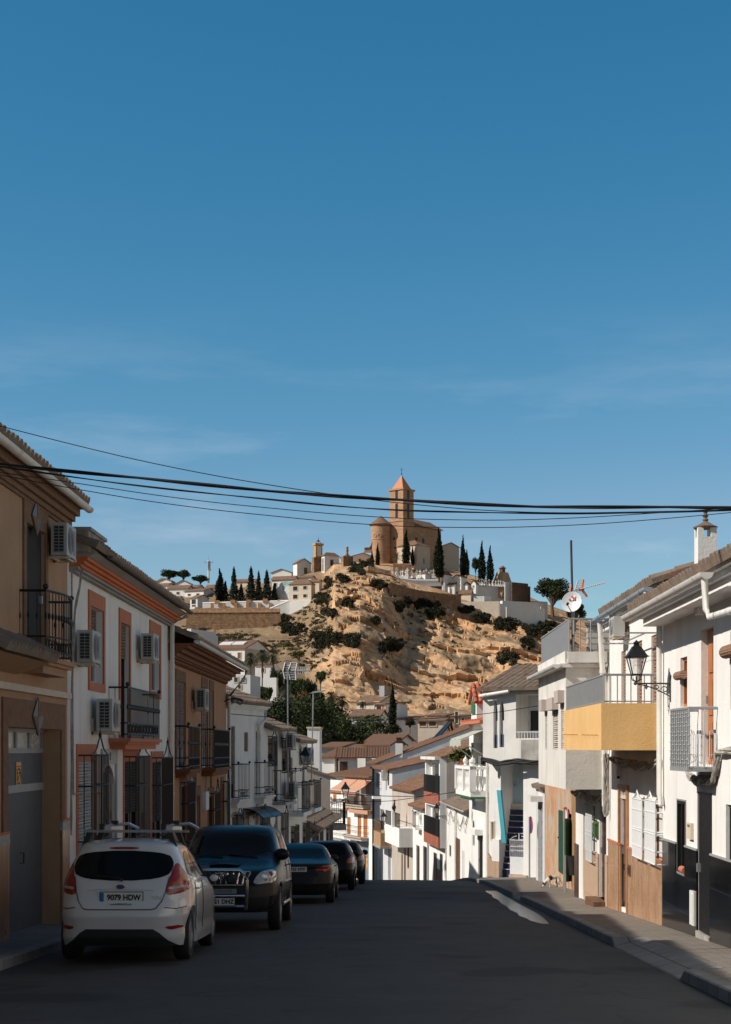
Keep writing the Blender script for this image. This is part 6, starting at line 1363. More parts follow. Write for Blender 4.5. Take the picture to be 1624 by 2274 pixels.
def handles(t, B, ys, z):
    for s_ in (1, -1):
        for y in ys: mb = MB(); mb.tube([B.side(y - .09, z, s_, .0), B.side(y - .06, z, s_, .03), B.side(y + .06, z, s_, .03), B.side(y + .09, z, s_, 0)], .012, 6); mb.build('door_handle', t.children[0].data.materials[0], t)
        for y in ys: line(lambda a, z_, off: B.side(a, z_, s_, off), [(y + .82 if False else y - .12, z + .08), (y - .15, .7), (y - .1, .35)], .004).build('door_gap', PLAST, t)
mirrors(C1, B1c, 2.7, .94, CP_W, .55); handles(C1, B1c, (1.05, 1.75), .86)
for k, y in enumerate((.78, 1.6)):
    q = MB(); z_ = 1.565; q.box((.03, y, z_), (1.27, .055, .032)); o = q.build('roof_bar', GREYM, C1)
    for s_ in (-1, 1):
        q = MB(); q.prism([(s_ * .56, y - .04, 1.38), (s_ * .62, y - .04, 1.38), (s_ * .56, y - .04, 1.55), (s_ * .48, y - .04, 1.55)], (0, .08, 0)); q.build('bar_foot', PLAST, o)
for x_ in (-.18, .62):
    q = MB(); q.box((x_ - .1, 1.15, 1.60), (.1, .9, .05)); q.tube([(x_ - .16, .74, 1.61), (x_ - .06, .76, 1.64), (x_ + .14, .9, 1.66), (x_ + .22, 1.2, 1.6)], .02, 5); o = q.build('bike_rail', mat('silver_alloy', (.45, .46, .47), .35, metal=.6, var=.1), C1); q = MB(); q.box((x_ - .17, .75, 1.62), (.07, .1, .07)); q.build('rail_clamp', PLAST, o); q = MB(); q.box((x_ - .02, .8, 1.67), (.08, .08, .05)); q.build('clamp_knob', PLAST, o)
q = MB(); q.tube([(0.05, .95, 1.47), (.04, .7, 1.62)], .005, 4); q.build('antenna', PLAST, C1)
line(lambda a, b, o_: Vector((a, 1.6 + b, B1c.z1 - .02)), [(0, 0), (.01, .01)], .001)
for s_ in (-1, 1): line(B1c.rear, [(s_ * .80, .66), (s_ * .70, .645), (s_ * .56, .66)], .0045).build('bumper_gap', PLAST, C1)

# ---- dark four wheel drive facing the camera
B2c = Body([(.34, .15, 4.62, .80), (.45, .05, 4.70, .87), (.6, 0, 4.74, .915), (.8, 0, 4.70, .93), (.92, .02, 4.64, .925), (1.02, .04, 4.52, .915), (1.08, .05, 4.30, .905), (1.13, .06, 3.95, .895), (1.18, .07, 3.62, .88), (1.24, .09, 3.42, .86), (1.4, .14, 3.15, .81), (1.6, .22, 2.86, .745), (1.70, .28, 2.68, .70), (1.76, .36, 2.5, .64), (1.79, .5, 2.3, .5), (1.80, .8, 2.0, .3)], 6.0)
SY = 25.0; X2 = -2.72
C2 = make_car('suv_car', 'dark four wheel drive with a steel bull bar, facing the camera', B2c, CP_B, (.92, 3.72), .385, (X2, SY + 4.72, ground_z(SY + 4.72) + .0), flip=True, wx=.82)
patch(B2c.front, rnd([(-.78, 1.26), (.78, 1.26), (.64, 1.66), (-.64, 1.66)], 1), .006, 20, 20).build('windscreen', CGL, C2, smooth=True)
gp = [(-.46, 1.0), (-.40, .80), (.40, .80), (.46, 1.0)]; o = patch(B2c.front, gp, .008, 10, 16).build('grille', PLAST, C2)
q = MB()
for k in range(9): x_ = -.38 + .76 * k / 8; q.tube([B2c.front(x_ * .92, .81, .018), B2c.front(x_, .985, .018)], .017, 5)
q.tube([B2c.front(x, z, .016) for x, z in ((-.47, 1.005), (-.41, .795), (.41, .795), (.47, 1.005), (0, 1.02), (-.47, 1.005))], .016, 5); q.build('grille_bars', CHROME, o)
q = MB(); ce = B2c.front(0, .93, .035)
for a_, b_, oz in ((.10, .065, 0), (.035, .062, 0), (.075, .028, .025)): q.tube([ce + Vector((a_ * math.cos(t_), 0, b_ * math.sin(t_) + oz)) for t_ in np.linspace(0, 6.283, 21)], .009, 4)
q.build('emblem', CHROME, o)
for s_ in (1, -1):
    h_ = rnd([(.52, .80), (.86, .82), (.89, .95), (.84, 1.05), (.66, 1.03), (.56, .92)], 1); o = patch(B2c.front, h_ if s_ > 0 else mir(h_), .008, 14, 12).build('headlight', CLRL, C2, smooth=True)
    q = MB(); q.lathe([(.001, .0), (.045, 0), (.045, .012), (.001, .016)], B2c.front(s_ * .79, .97, .004), 14, axis=(0, 1, 0)); q.build('indicator_lens', mat('amber_lens', (.35, .07, .02), .2), o); q = MB(); q.lathe([(.001, 0), (.07, 0), (.06, .012), (.001, .014)], B2c.front(s_ * .69, .91, .002), 16, axis=(0, 1, 0)); q.build('lamp_bowl', CHROME, o)
patch(B2c.front, [(-.9, .36), (-.9, .62), (-.86, .77), (.86, .77), (.9, .62), (.9, .36)], .006, 14, 26).build('front_bumper', PLAST, C2, smooth=True)
patch(B2c.front, rnd([(-.4, .5), (.4, .5), (.4, .7), (-.4, .7)], 1), .012, 8, 14).build('air_intake', RUBBER, C2)
q = MB(); by = B2c.front(0, .7, 0).y + .17
for dx in (.44,):
    pts = [(-dx + .02, by - .05, .40), (-dx, by, .55), (-dx, by, .88), (-dx + .03, by, .98), (-dx + .11, by, 1.04), (dx - .11, by, 1.04), (dx - .03, by, .98), (dx, by, .88), (dx, by, .55), (dx - .02, by - .05, .40)]; q.tube(pts, .034, 8)
q.tube([(-.44, by, .62), (.44, by, .62)], .026, 6); q.tube([(-.4, by - .02, .45), (.4, by - .02, .45)], .03, 6); bb_ = q.build('bull_bar', CHROME, C2, auto=60)
q = MB(); q.box((0, by + .03, .70), (.56, .01, .075)); o = q.build('name_strip', mat('brushed_strip', (.30, .30, .30), .4, metal=.5), bb_); text_obj('strip_lettering', 'LAND CRUISER', .062, INK, C2, (0, by + .037, .70), (R(90), 0, math.pi), ext=.002)
for s_ in (-.18, .16): q = MB(); q.lathe([(.001, 0), (.085, 0), (.085, .05), (.06, .06), (.001, .06)], (s_, by - .06, .90), 16, axis=(0, 1, 0)); o = q.build('spot_lamp', PLAST, C2, auto=40); q = MB(); q.lathe([(.001, .061), (.06, .061), (.05, .066), (.001, .066)], (s_, by - .06, .90), 14, axis=(0, 1, 0)); q.build('lens', GLASS, o)
plate(C2, lambda x, z, off: Vector((x, by + .05, z)), -.0, .53, .50, .115, '1121 DHZ', flip=-1, size=.095, tx=-.03)
side_windows(C2, B2c, ([(.35, 1.27), (1.3, 1.25), (1.3, 1.66), (.5, 1.62)], [(1.38, 1.25), (2.22, 1.25), (2.22, 1.66), (1.38, 1.66)], [(2.3, 1.25), (3.25, 1.25), (2.85, 1.58), (2.55, 1.66), (2.3, 1.66)]))
mirrors(C2, B2c, 3.1, 1.28, CP_B, 1.25); handles(C2, B2c, (1.5, 2.4), 1.08)
for s_ in (1, -1):
    q = MB(); q.tube([B2c.side(1.35, .42, s_, .06), B2c.side(3.1, .42, s_, .06)], .035, 6); q.build('side_step', CHROME, C2)
    q = MB(); q.tube([B2c.side(1.45, .8, s_, .006), B2c.side(3.05, .8, s_, .006)], .03, 4); q.build('door_moulding', CHROME, C2)
patch(lambda x, z, o_: Vector((x, 4.0 + z, 1.125 + .03 * (1 - (x / .3) ** 2) - z * .10)), [(-.3, -.25), (.3, -.25), (.24, .25), (-.24, .25)], 0, 8, 10).build('bonnet_scoop', CP_B, C2, smooth=True)
q = MB(); 
for s_ in (-.5, .1): q.tube([(s_, 3.47, 1.235), (s_ + .5, 3.36, 1.29)], .012, 4)
q.build('wiper', PLAST, C2)

# ---- dark sedan seen from behind
def sedan_body(h): return Body([(.2, .22, 4.4, .74), (.3, .08, 4.52, .83), (.45, 0, 4.6, .88), (.62, .02, 4.6, .89), (.72, .05, 4.5, .888), (.80, .07, 4.3, .88), (.87, .05, 3.9, .865), (.93, .10, 3.45, .84), (.97, .42, 3.2, .81), (1.03, .75, 3.0, .77), (1.15, 1.05, 2.75, .70), (1.27, 1.32, 2.45, .63), (1.35, 1.58, 2.2, .56), (1.39, 1.75, 2.05, .42), (1.40, 1.82, 1.98, .25)], 5.0)
B3c = sedan_body(1.4); Y3 = 35.2; X3 = -2.1
C3 = make_car('sedan_car', 'black sedan with narrow red tail lights, behind the four wheel drive', B3c, CP_G, (.95, 3.65), .325, (X3, Y3, ground_z(Y3) + .02))
patch(B3c.rear, rnd([(-.66, 1.0), (.66, 1.0), (.54, 1.34), (-.54, 1.34)], 1), .006, 14, 16).build('rear_window', CGL, C3, smooth=True)
for s_ in (1, -1):
    h_ = rnd([(.40, .80), (.62, .74), (.86, .77), (.87, .89), (.70, .90)], 1); patch(B3c.rear, h_ if s_ > 0 else mir(h_), .008, 10, 12).build('tail_light', REDL, C3, smooth=True)
    q = MB(); e_ = [(.55, .33), (.82, .33), (.80, .40), (.57, .40), (.55, .33)]; q.tube([B3c.rear(x * s_, z, .012) for x, z in e_], .012, 4); q.build('exhaust_trim', CHROME, C3)
plate(C3, B3c.rear, 0, .80, .52, .115, '4321 HYF', size=.095, tx=.03)
line(B3c.rear, [(-.62, .90), (-.6, .72), (-.5, .66), (.5, .66), (.6, .72), (.62, .90)], .006).build('boot_gap', PLAST, C3)
patch(B3c.rear, [(-.76, .22), (-.7, .44), (.7, .44), (.76, .22)], .006, 8, 20).build('bumper_insert', PLAST, C3, smooth=True)
side_windows(C3, B3c, ([(1.05, 1.0), (2.0, .98), (2.0, 1.32), (1.62, 1.31)], [(2.07, .98), (2.95, .98), (2.6, 1.2), (2.25, 1.32), (2.07, 1.32)])); mirrors(C3, B3c, 2.85, 1.02, CP_G); handles(C3, B3c, (1.35, 2.2), .86)
patch(B3c.front, rnd([(-.68, 1.03), (.68, 1.03), (.55, 1.32), (-.55, 1.32)], 1), .006).build('windscreen', CGL, C3, smooth=True)
# ---- two dark hatchbacks beyond
def small(label, X, Y, paint, tilt=0):
    B = Body([(.2, .22, 3.95, .74), (.3, .1, 4.1, .82), (.45, .02, 4.2, .87), (.62, 0, 4.2, .885), (.76, .04, 4.1, .885), (.86, .08, 3.8, .875), (.95, .12, 3.3, .86), (1.02, .16, 3.05, .83), (1.15, .24, 2.75, .77), (1.3, .36, 2.42, .69), (1.39, .44, 2.2, .63), (1.43, .55, 2.0, .55), (1.455, .8, 1.8, .4), (1.46, 1.0, 1.6, .2)], 5.0)
    t = make_car('hatchback_car', label, B, paint, (.8, 3.4), .32, (X, Y, ground_z(Y) + .02), tilt=tilt)
    patch(B.rear, rnd([(-.66, 1.0), (.66, 1.0), (.55, 1.36), (-.55, 1.36)], 1), .006).build('rear_window', CGL, t, smooth=True)
    for s_ in (1, -1): h_ = rnd([(.60, .78), (.86, .80), (.85, 1.0), (.70, 1.0)], 1); patch(B.rear, h_ if s_ > 0 else mir(h_), .008).build('tail_light', REDL, t, smooth=True)
    side_windows(t, B, ([(.65, 1.05), (1.5, 1.02), (1.5, 1.36), (.98, 1.35)], [(1.57, 1.02), (2.8, 1.0), (2.5, 1.2), (2.15, 1.36), (1.57, 1.37)])); mirrors(t, B, 2.75, 1.05, paint, 1.15); handles(t, B, (1.15, 1.95), .9)
    plate(t, B.rear, 0, .72, .5, .11, '', blue=True); return t
small('dark hatchback parked in front of the black sedan', -1.8, 44.6, CP_K)
small('farthest parked car, a dark hatchback at the brow of the road', -1.6, 51.0, CP_G)

# ================================================================== dog
def skin_figure(name, verts, edges, radii, m, parent, sub=2, root=0):
    me = bpy.data.meshes.new(name); me.from_pydata(verts, edges, []); o = bpy.data.objects.new(name, me); COL.objects.link(o)
    md = o.modifiers.new('s', 'SKIN'); o.modifiers.new('u', 'SUBSURF').levels = sub; o.modifiers['u'].render_levels = sub
    for i, r_ in enumerate(radii): me.skin_vertices[0].data[i].radius = (r_, r_) if not isinstance(r_, tuple) else r_
    me.skin_vertices[0].data[root].use_root = True
    bpy.context.view_layer.update(); dg = bpy.context.evaluated_depsgraph_get(); m2 = bpy.data.meshes.new_from_object(o.evaluated_get(dg)); o.modifiers.clear(); o.data = m2
    m2.materials.clear(); m2.materials.append(m); m2.polygons.foreach_set('use_smooth', [True] * len(m2.polygons)); o.parent = parent; return o
dY = 44.3; dg_ = ground_z(dY) + .11; DG = thing('dog', 'white dog with a dark saddle patch sniffing the pavement by the orange wall', 'dog', (4.83, dY, dg_))
V_ = [(.14, 0, .265), (.05, 0, .275), (-.06, 0, .265), (-.12, 0, .245), (-.17, .0, .185), (-.205, 0, .125), (-.235, 0, .07), (-.27, -.01, .03),
      (-.10, -.055, .17), (-.085, -.055, .09), (-.095, -.055, .01), (-.09, .055, .17), (-.055, .055, .09), (-.065, .055, .01),
      (.16, -.055, .18), (.135, -.055, .14), (.18, -.055, .085), (.165, -.055, .01), (.15, .055, .18), (.115, .055, .14), (.155, .055, .085), (.14, .055, .01), (.20, 0, .25), (.235, 0, .16), (.25, 0, .10)]
E_ = [(0, 1), (1, 2), (2, 3), (3, 4), (4, 5), (5, 6), (6, 7), (3, 8), (8, 9), (9, 10), (3, 11), (11, 12), (12, 13), (0, 14), (14, 15), (15, 16), (16, 17), (0, 18), (18, 19), (19, 20), (20, 21), (0, 22), (22, 23), (23, 24)]
Rd = [.06, .058, .068, .07, .048, .042, .042, .018, .028, .018, .016, .028, .018, .016, .04, .028, .018, .016, .04, .028, .018, .016, .022, .012, .007]
FUR = mat('white_fur', (.58, .54, .47), .9, var=.1, vs=12); FURD = mat('dark_fur', (.035, .024, .017), .9, var=.2, vs=20)
skin_figure('body', V_, E_, Rd, FUR, DG, 2, 1)
DG.rotation_euler = (0, 0, R(12)); DG.scale = (1.12,) * 3
mb = MB(); mb.ball((0, 0, 0), 1, 12, 8); mb.v = [(x * .06 - .06, y * .064 - .022, z * .068 + .265) for x, y, z in mb.v]; o = mb.build('saddle_patch', FURD, None, smooth=True); o.parent = DG
for s_ in (-1, 1): mb = MB(); mb.prism([(-.185, s_ * .03, .155), (-.21, s_ * .062, .165), (-.235, s_ * .055, .10)], (.012, s_ * .008, .0)); o = mb.build('ear', FURD, None); o.parent = DG
mb = MB(); mb.ball((0, 0, 0), 1, 10, 6); mb.v = [(x * .05 - .222, y * .043, z * .05 + .105) for x, y, z in mb.v]; o = mb.build('head_patch', FURD, None, smooth=True); o.parent = DG
mb = MB(); mb.ball((-.287, -.01, .028), .012, 8, 5); o = mb.build('nose', RUBBER, None); o.parent = DG
# ================================================================== castle hill
def vnoise(p, seed=0):
    """value noise, p (...,3)"""
    i = np.floor(p).astype(np.int64); f = p - i; f = f * f * (3 - 2 * f); out = 0
    for dx in (0, 1):
        for dy in (0, 1):
            for dz in (0, 1):
                h = (i[..., 0] + dx) * 374761393 + (i[..., 1] + dy) * 668265263 + (i[..., 2] + dz) * 2147483647 + seed * 144665
                h = (h ^ (h >> 13)) * 1274126177; h = (h ^ (h >> 16)) & 0xffff
                wgt = (f[..., 0] if dx else 1 - f[..., 0]) * (f[..., 1] if dy else 1 - f[..., 1]) * (f[..., 2] if dz else 1 - f[..., 2])
                out = out + wgt * (h / 65535.0)
    return out
def fbm(p, oct=4, seed=0, g=.5):
    a, s_, t_ = 1.0, 0, 0
    for k in range(oct): s_ = s_ + a * (vnoise(p * 2 ** k + 17.3 * k, seed + k) - .5); a *= g
    return s_
CY = np.array([150, 240, 320, 350, 390, 420, 450, 480, 640.])
CC = {-900: (0, 1650, 1600, 1560, 1520, 1490, 1450, 1420, 1480), 150: (0, 1650, 1575, 1500, 1440, 1415, 1365, 1345, 1400), 415: (0, 1645, 1548, 1478, 1428, 1402, 1350, 1322, 1370), 560: (0, 1645, 1540, 1472, 1426, 1400, 1345, 1300, 1350),
      640: (0, 1645, 1545, 1470, 1424, 1396, 1338, 1283, 1330), 700: (0, 1648, 1560, 1482, 1410, 1362, 1310, 1266, 1320), 722: (0, 1649, 1564, 1490, 1420, 1366, 1308, 1262, 1315), 742: (0, 1650, 1566, 1500, 1385, 1294, 1268, 1254, 1310), 800: (0, 1652, 1575, 1490, 1370, 1292, 1262, 1250, 1300),
      870: (0, 1655, 1588, 1512, 1395, 1300, 1270, 1252, 1300), 1000: (0, 1656, 1592, 1524, 1425, 1350, 1298, 1264, 1300), 1100: (0, 1656, 1592, 1530, 1448, 1388, 1335, 1290, 1320), 1200: (0, 1656, 1592, 1535, 1462, 1412, 1368, 1335, 1350),
      1260: (0, 1656, 1592, 1538, 1475, 1428, 1388, 1358, 1370), 1400: (0, 1656, 1600, 1560, 1510, 1470, 1440, 1415, 1430), 2400: (0, 1656, 1620, 1600, 1570, 1545, 1520, 1500, 1510)}
ck = sorted(CC); cx = np.array(ck, float)
pxs = np.unique(np.concatenate([np.arange(-900, 380, 40), np.arange(380, 1290, 2.4), np.arange(1290, 2401, 40)]))
vv = np.unique(np.concatenate([np.linspace(0, 2, 14), np.linspace(2, 6, 210), np.linspace(6, 8, 24)]))
ctl = np.array([[np.interp(px, cx, [CC[c][k] for c in ck]) for k in range(9)] for px in pxs])       # (cols,9) picture heights
nose = np.interp(pxs, [680, 745, 800, 850, 905], [0, -26, -20, -16, 0])
def smooth_interp(v, xs, arr):
    i = np.clip(np.floor(v).astype(int), 0, len(xs) - 2); t = v - i
    def tan(k): return (arr[..., np.minimum(k + 1, 8)] - arr[..., np.maximum(k - 1, 0)]) * .5
    a, b = arr[..., i], arr[..., i + 1]; m0, m1 = tan(i), tan(i + 1); t2, t3 = t * t, t ** 3
    return a * (2 * t3 - 3 * t2 + 1) + m0 * (t3 - 2 * t2 + t) + b * (-2 * t3 + 3 * t2) + m1 * (t3 - t2)
Zc = (HY - ctl) / F * CY[None]; Zc[:, 0] = -13
Yc = np.repeat(CY[None], len(pxs), 0) + nose[:, None] * np.array([0, 0, .2, .6, 1, 1, .3, 0, 0])[None]
Zc = (HY - ctl) / F * Yc; Zc[:, 0] = -13
Yg = smooth_interp(vv, CY, Yc); Zg = smooth_interp(vv, CY, Zc); Xg = (pxs - VX)[:, None] / F * Yg
P = np.stack([Xg, Yg, Zg], -1)
env = np.interp(vv, [0, 1.2, 2.2, 3, 5, 5.5, 6, 8], [.05, .1, .6, 1, 1, .35, .12, .1])[None, :] * np.interp(pxs, [380, 480, 700, 760, 1250, 1400], [.25, .3, .55, 1, 1, .3])[:, None]
q = P.copy(); th = R(22); q[..., 0], q[..., 2] = P[..., 0] * math.cos(th) - P[..., 2] * math.sin(th), P[..., 0] * math.sin(th) + P[..., 2] * math.cos(th)
big = fbm(P / np.array([17., 22., 30.]), 3, 1); strata = fbm(q / np.array([15., 9., 1.9]), 4, 5); ridge = 1 - np.abs(fbm(q / np.array([9., 9., 3.2]), 4, 9)) * 3.2; gul = fbm(P / np.array([4.5, 14., 26.]), 3, 21); fine = fbm(P / 1.7, 4, 13, .6); strata2 = -np.abs(fbm(q / np.array([11., 7., .75]), 3, 31)) * 2.2
def facets(p, seed):
    """piecewise planar blocks: every cell has its own offset and tilt"""
    i = np.floor(p).astype(np.int64); best = np.full(p.shape[:-1], 1e9); out = np.zeros(p.shape[:-1])
    for dx in (-1, 0, 1):
        for dy in (-1, 0, 1):
            for dz in (-1, 0, 1):
                c = i + np.array([dx, dy, dz]); r = [vnoise(c * 1.0, seed + k) for k in range(7)]
                d = p - (c + np.stack(r[:3], -1)); dd = (d ** 2).sum(-1); v = (r[3] - .5) * 2 + ((np.stack(r[4:], -1) - .5) * d).sum(-1) * 2.2
                out = np.where(dd < best, v, out); best = np.minimum(best, dd)
    return out
wq = q + (np.stack([fbm(P / 9., 3, 41), fbm(P / 9., 3, 43), fbm(P / 9., 3, 47)], -1)) * 3.5
disp = env * (4.5 * big + 1.15 * facets(wq / np.array([17., 14., 6.5]), 51) + 0.7 * facets(wq / np.array([6.5, 6.5, 2.1]), 71) + 2.2 * strata + 1.2 * gul + .6 * fine)
P[..., 1] -= disp * .86; P[..., 2] += disp * .42
mb = MB(); mb.grid(P)
ROCK = mat('ochre_rock', (.54, .325, .17), .95, var=.2, vs=.12, bump=.9, bs=1.3, col2=(.36, .28, .19), thr=(.52, .72))
nt_ = ROCK.node_tree; N_ = nt_.nodes; p_ = N_['Principled BSDF']; base = p_.inputs['Base Color'].links[0].from_socket
def nz_(scale, rot=(0, 0, 0), sc3=(1, 1, 1), d=8):
    tc_ = N_.new('ShaderNodeTexCoord'); m_ = N_.new('ShaderNodeMapping'); m0_ = N_.new('ShaderNodeMapping'); m0_.inputs['Rotation'].default_value = rot; nt_.links.new(tc_.outputs['Object'], m0_.inputs['Vector']); m_.inputs['Scale'].default_value = sc3; nt_.links.new(m0_.outputs[0], m_.inputs['Vector'])
    n_ = N_.new('ShaderNodeTexNoise'); n_.inputs['Scale'].default_value = scale; n_.inputs['Detail'].default_value = d; n_.inputs['Roughness'].default_value = .68; nt_.links.new(m_.outputs[0], n_.inputs['Vector']); return n_.outputs['Fac']
def rp_(s_, lo, hi, mx_):
    r_ = N_.new('ShaderNodeMapRange'); r_.inputs[1].default_value = lo; r_.inputs[2].default_value = hi; r_.inputs[4].default_value = mx_; nt_.links.new(s_, r_.inputs[0]); return r_.outputs[0]
def mx_(f_, a_, col):
    x_ = N_.new('ShaderNodeMix'); x_.data_type = 'RGBA'; nt_.links.new(f_, x_.inputs[0]); nt_.links.new(a_, x_.inputs[6]); x_.inputs[7].default_value = (*col, 1); return x_.outputs[2]
c_ = mx_(rp_(nz_(1.0, (0, R(-22), 0), (.06, .1, .8)), .52, .60, .75), base, (.27, .15, .075))
c_ = mx_(rp_(nz_(1.0, (0, R(-22), 0), (.035, .1, .3)), .52, .66, .7), c_, (.58, .42, .27))
c_ = mx_(rp_(nz_(1.0, (0, R(-26), 0), (.16, .2, 2.4), 5), .60, .66, .75), c_, (.16, .085, .04))
c_ = mx_(rp_(nz_(.05, (0, 0, 0), (1, 1, 1.6)), .53, .62, .8), c_, (.135, .105, .06))
tcx = N_.new('ShaderNodeTexCoord'); sxx = N_.new('ShaderNodeSeparateXYZ'); nt_.links.new(tcx.outputs['Object'], sxx.inputs[0])     # scrub covered ground left of the bare rock
ad = N_.new('ShaderNodeMath'); ad.operation = 'MULTIPLY_ADD'; ad.inputs[1].default_value = 26; nt_.links.new(nz_(.07), ad.inputs[0]); nt_.links.new(sxx.outputs['X'], ad.inputs[2])
c_ = mx_(rp_(ad.outputs[0], .5, -5, .8), c_, (.175, .125, .07))
nt_.links.new(c_, p_.inputs['Base Color'])
tag(mb.build('hill', ROCK, auto=34), kind='structure')
HPX = VX + F * P[..., 0] / P[..., 1]; HPY = HY - F * P[..., 2] / P[..., 1]
def on_hill(px, py, ymin=200):
    d = (HPX - px) ** 2 + (HPY - py) ** 2 + (P[..., 1] < ymin) * 1e6
    m = d < max(9, d.min() + 4); i = np.argmin(np.where(m, P[..., 1], 1e9)); return Vector(P.reshape(-1, 3)[i])
def hill_z(x, y):
    d = (P[..., 0] - x) ** 2 + (P[..., 1] - y) ** 2; return float(P[..., 2].reshape(-1)[np.argmin(d)])

# ------------------------------------------------------------------ vegetation
NR = np.random.default_rng(5)
def leaf_mesh(name, blobs, size, m, parent=None, up=0.0, flat=1.0):
    """blobs: (centre, radii, count); leaf sized quads through the volume, denser toward the outside"""
    V = []
    for c, r, n in blobs:
        d = NR.normal(size=(n, 3)); d /= np.linalg.norm(d, axis=1)[:, None]; rad = NR.uniform(.15, 1, n) ** .45
        ctr = np.array(c) + d * rad[:, None] * np.array(r)
        a = NR.normal(size=(n, 3)); a[:, 2] *= flat; a /= np.linalg.norm(a, axis=1)[:, None]; b = np.cross(a, NR.normal(size=(n, 3)) * np.array([1, 1, 1 + up])); b /= np.linalg.norm(b, axis=1)[:, None]
        s_ = size * NR.uniform(.6, 1.4, n)[:, None]
        V.append(np.stack([ctr - a * s_ - b * s_ * .5, ctr + a * s_ * .2 - b * s_ * .7, ctr + a * s_ + b * s_ * .3, ctr - a * s_ * .2 + b * s_ * .8], 1))
    V = np.concatenate(V).reshape(-1, 3); me = bpy.data.meshes.new(name); n = len(V) // 4
    me.vertices.add(n * 4); me.vertices.foreach_set('co', V.ravel()); me.loops.add(n * 4); me.loops.foreach_set('vertex_index', np.arange(n * 4)); me.polygons.add(n); me.polygons.foreach_set('loop_start', np.arange(n) * 4); me.polygons.foreach_set('loop_total', np.full(n, 4)); me.update(calc_edges=True); me.validate()
    me.materials.append(m); o = bpy.data.objects.new(name, me); COL.objects.link(o)
    if parent: o.parent = parent
    return o
def fol(name, col, var=.35): return mat(name, col, .85, var=var, vs=.9, spec=.2)
F_CYP = fol('cypress_foliage', (.017, .024, .012)); F_CON = fol('conifer_foliage', (.024, .032, .022)); F_PINE = fol('pine_foliage', (.036, .048, .02)); F_DK = fol('dark_foliage', (.028, .038, .015)); F_GR = fol('green_foliage', (.055, .072, .024)); F_AU = fol('autumn_foliage', (.22, .085, .02)); F_YG = fol('yellow_green_foliage', (.115, .125, .035)); F_SH = fol('shrub_foliage', (.036, .036, .019)); F_PA = fol('palm_foliage', (.042, .052, .022)); F_DRY = fol('dry_scrub_foliage', (.12, .10, .05))
BARK = mat('bark', (.11, .075, .05), .9, var=.3, vs=3, bump=.4)
def proto_tree(name, cat, blobs, size, m, trunk, limbs=(), **k):
    t = thing(name, 'x', cat); mb = MB(); mb.tube(*trunk, 7)
    for l in limbs: mb.tube(l[0], l[1], 5)
    mb.build('trunk', BARK, t); leaf_mesh('crown', blobs, size, m, t, **k); return t
def cone_blobs(h, w, n, k=14, z0=.06):
    b = []
    for i in range(k):
        f_ = i / (k - 1); r_ = w / 2 * (math.sin(math.pi * min(1, (f_ + .12) * .62 + .2)) ** .9) * (1 - f_ ** 2.6) + .05
        b.append(((NR.uniform(-.05, .05) * w, NR.uniform(-.05, .05) * w, h * (z0 + (1 - z0 - .05) * f_)), (r_, r_, h / k * 1.0), int(n / k * (.5 + r_ / w * 2))))
    return b
CYP = proto_tree('cypress_tree', 'tree', cone_blobs(10, 2.0, 5200), .12, F_CYP, ([(0, 0, -1), (0, 0, 4), (0, 0, 8)], [.2, .14, .03]), up=3)
def conifer_blobs(h, w, k=15, n=3400):
    b = []
    for i in range(k):
        f_ = i / (k - 1); r_ = (w / 2 * (1 - f_) ** .8 + .12) * NR.uniform(.7, 1.15); m_ = 5
        for j in range(m_):
            a = 6.28 * j / m_ + i; b.append(((r_ * .55 * math.cos(a), r_ * .55 * math.sin(a), h * (.10 + .88 * f_) - .15 * r_ + NR.uniform(-.2, .2)), (r_ * .5, r_ * .5, h / k * .75), int(n / k / m_)))
    return b
CON = proto_tree('conifer_tree', 'tree', conifer_blobs(10, 4.4), .2, F_CON, ([(0, 0, -1), (0, 0, 5), (0, 0, 9.7)], [.22, .14, .03]))
def lobes(h0, R0, n, k, rr, seed=1, flat=.75):
    rg = random.Random(seed); b = []
    for i in range(k):
        a = rg.uniform(0, 6.28); e = rg.uniform(-.5, 1); d = R0 * rg.uniform(.35, .8); r_ = rr * rg.uniform(.65, 1.2); b.append(((d * math.cos(a) * math.cos(e * .9), d * math.sin(a) * math.cos(e * .9), h0 + d * math.sin(e) * flat), (r_, r_, r_ * .8), int(n / k)))
    return b
def limbs_for(bl, z0): return [([(0, 0, z0), tuple(np.array([b[0][0] * .5, b[0][1] * .5, (z0 + b[0][2]) / 2 + .3])), b[0]], [.16, .11, .04]) for b in bl]
bl = lobes(5.2, 4.0, 6500, 24, 1.5, 3, .9); PIN = proto_tree('pine_tree', 'tree', bl, .17, F_PINE, ([(0, 0, -1), (.3, 0, 3), (.1, 0, 6)], [.34, .27, .18]), limbs_for(bl, 1.6))
bl = lobes(5.6, 3.1, 4200, 16, 1.4, 5); BRD = proto_tree('broadleaf_tree', 'tree', bl, .2, F_DK, ([(0, 0, -1), (.1, 0, 2.5), (0, 0, 5)], [.3, .22, .12]), limbs_for(bl, 2.5))
bl = lobes(5.2, 2.9, 3200, 15, 1.2, 8); BRG = proto_tree('broadleaf_tree', 'tree', bl, .2, F_GR, ([(0, 0, -1), (.1, 0, 2.5), (0, 0, 5)], [.26, .2, .1]), limbs_for(bl, 2.5))
bl = lobes(5.0, 2.9, 2200, 14, 1.2, 11); BAU = proto_tree('autumn_tree', 'tree', bl, .2, F_AU, ([(0, 0, -1), (.1, 0, 2.5), (0, 0, 5)], [.26, .2, .1]), limbs_for(bl, 2.5))
bl = lobes(5.0, 2.9, 2600, 14, 1.2, 12); BYG = proto_tree('broadleaf_tree', 'tree', bl, .18, F_YG, ([(0, 0, -1), (.1, 0, 2.5), (0, 0, 5)], [.26, .2, .1]), limbs_for(bl, 2.5))
F_SHD = fol('dark_shrub_foliage', (.024, .026, .013))
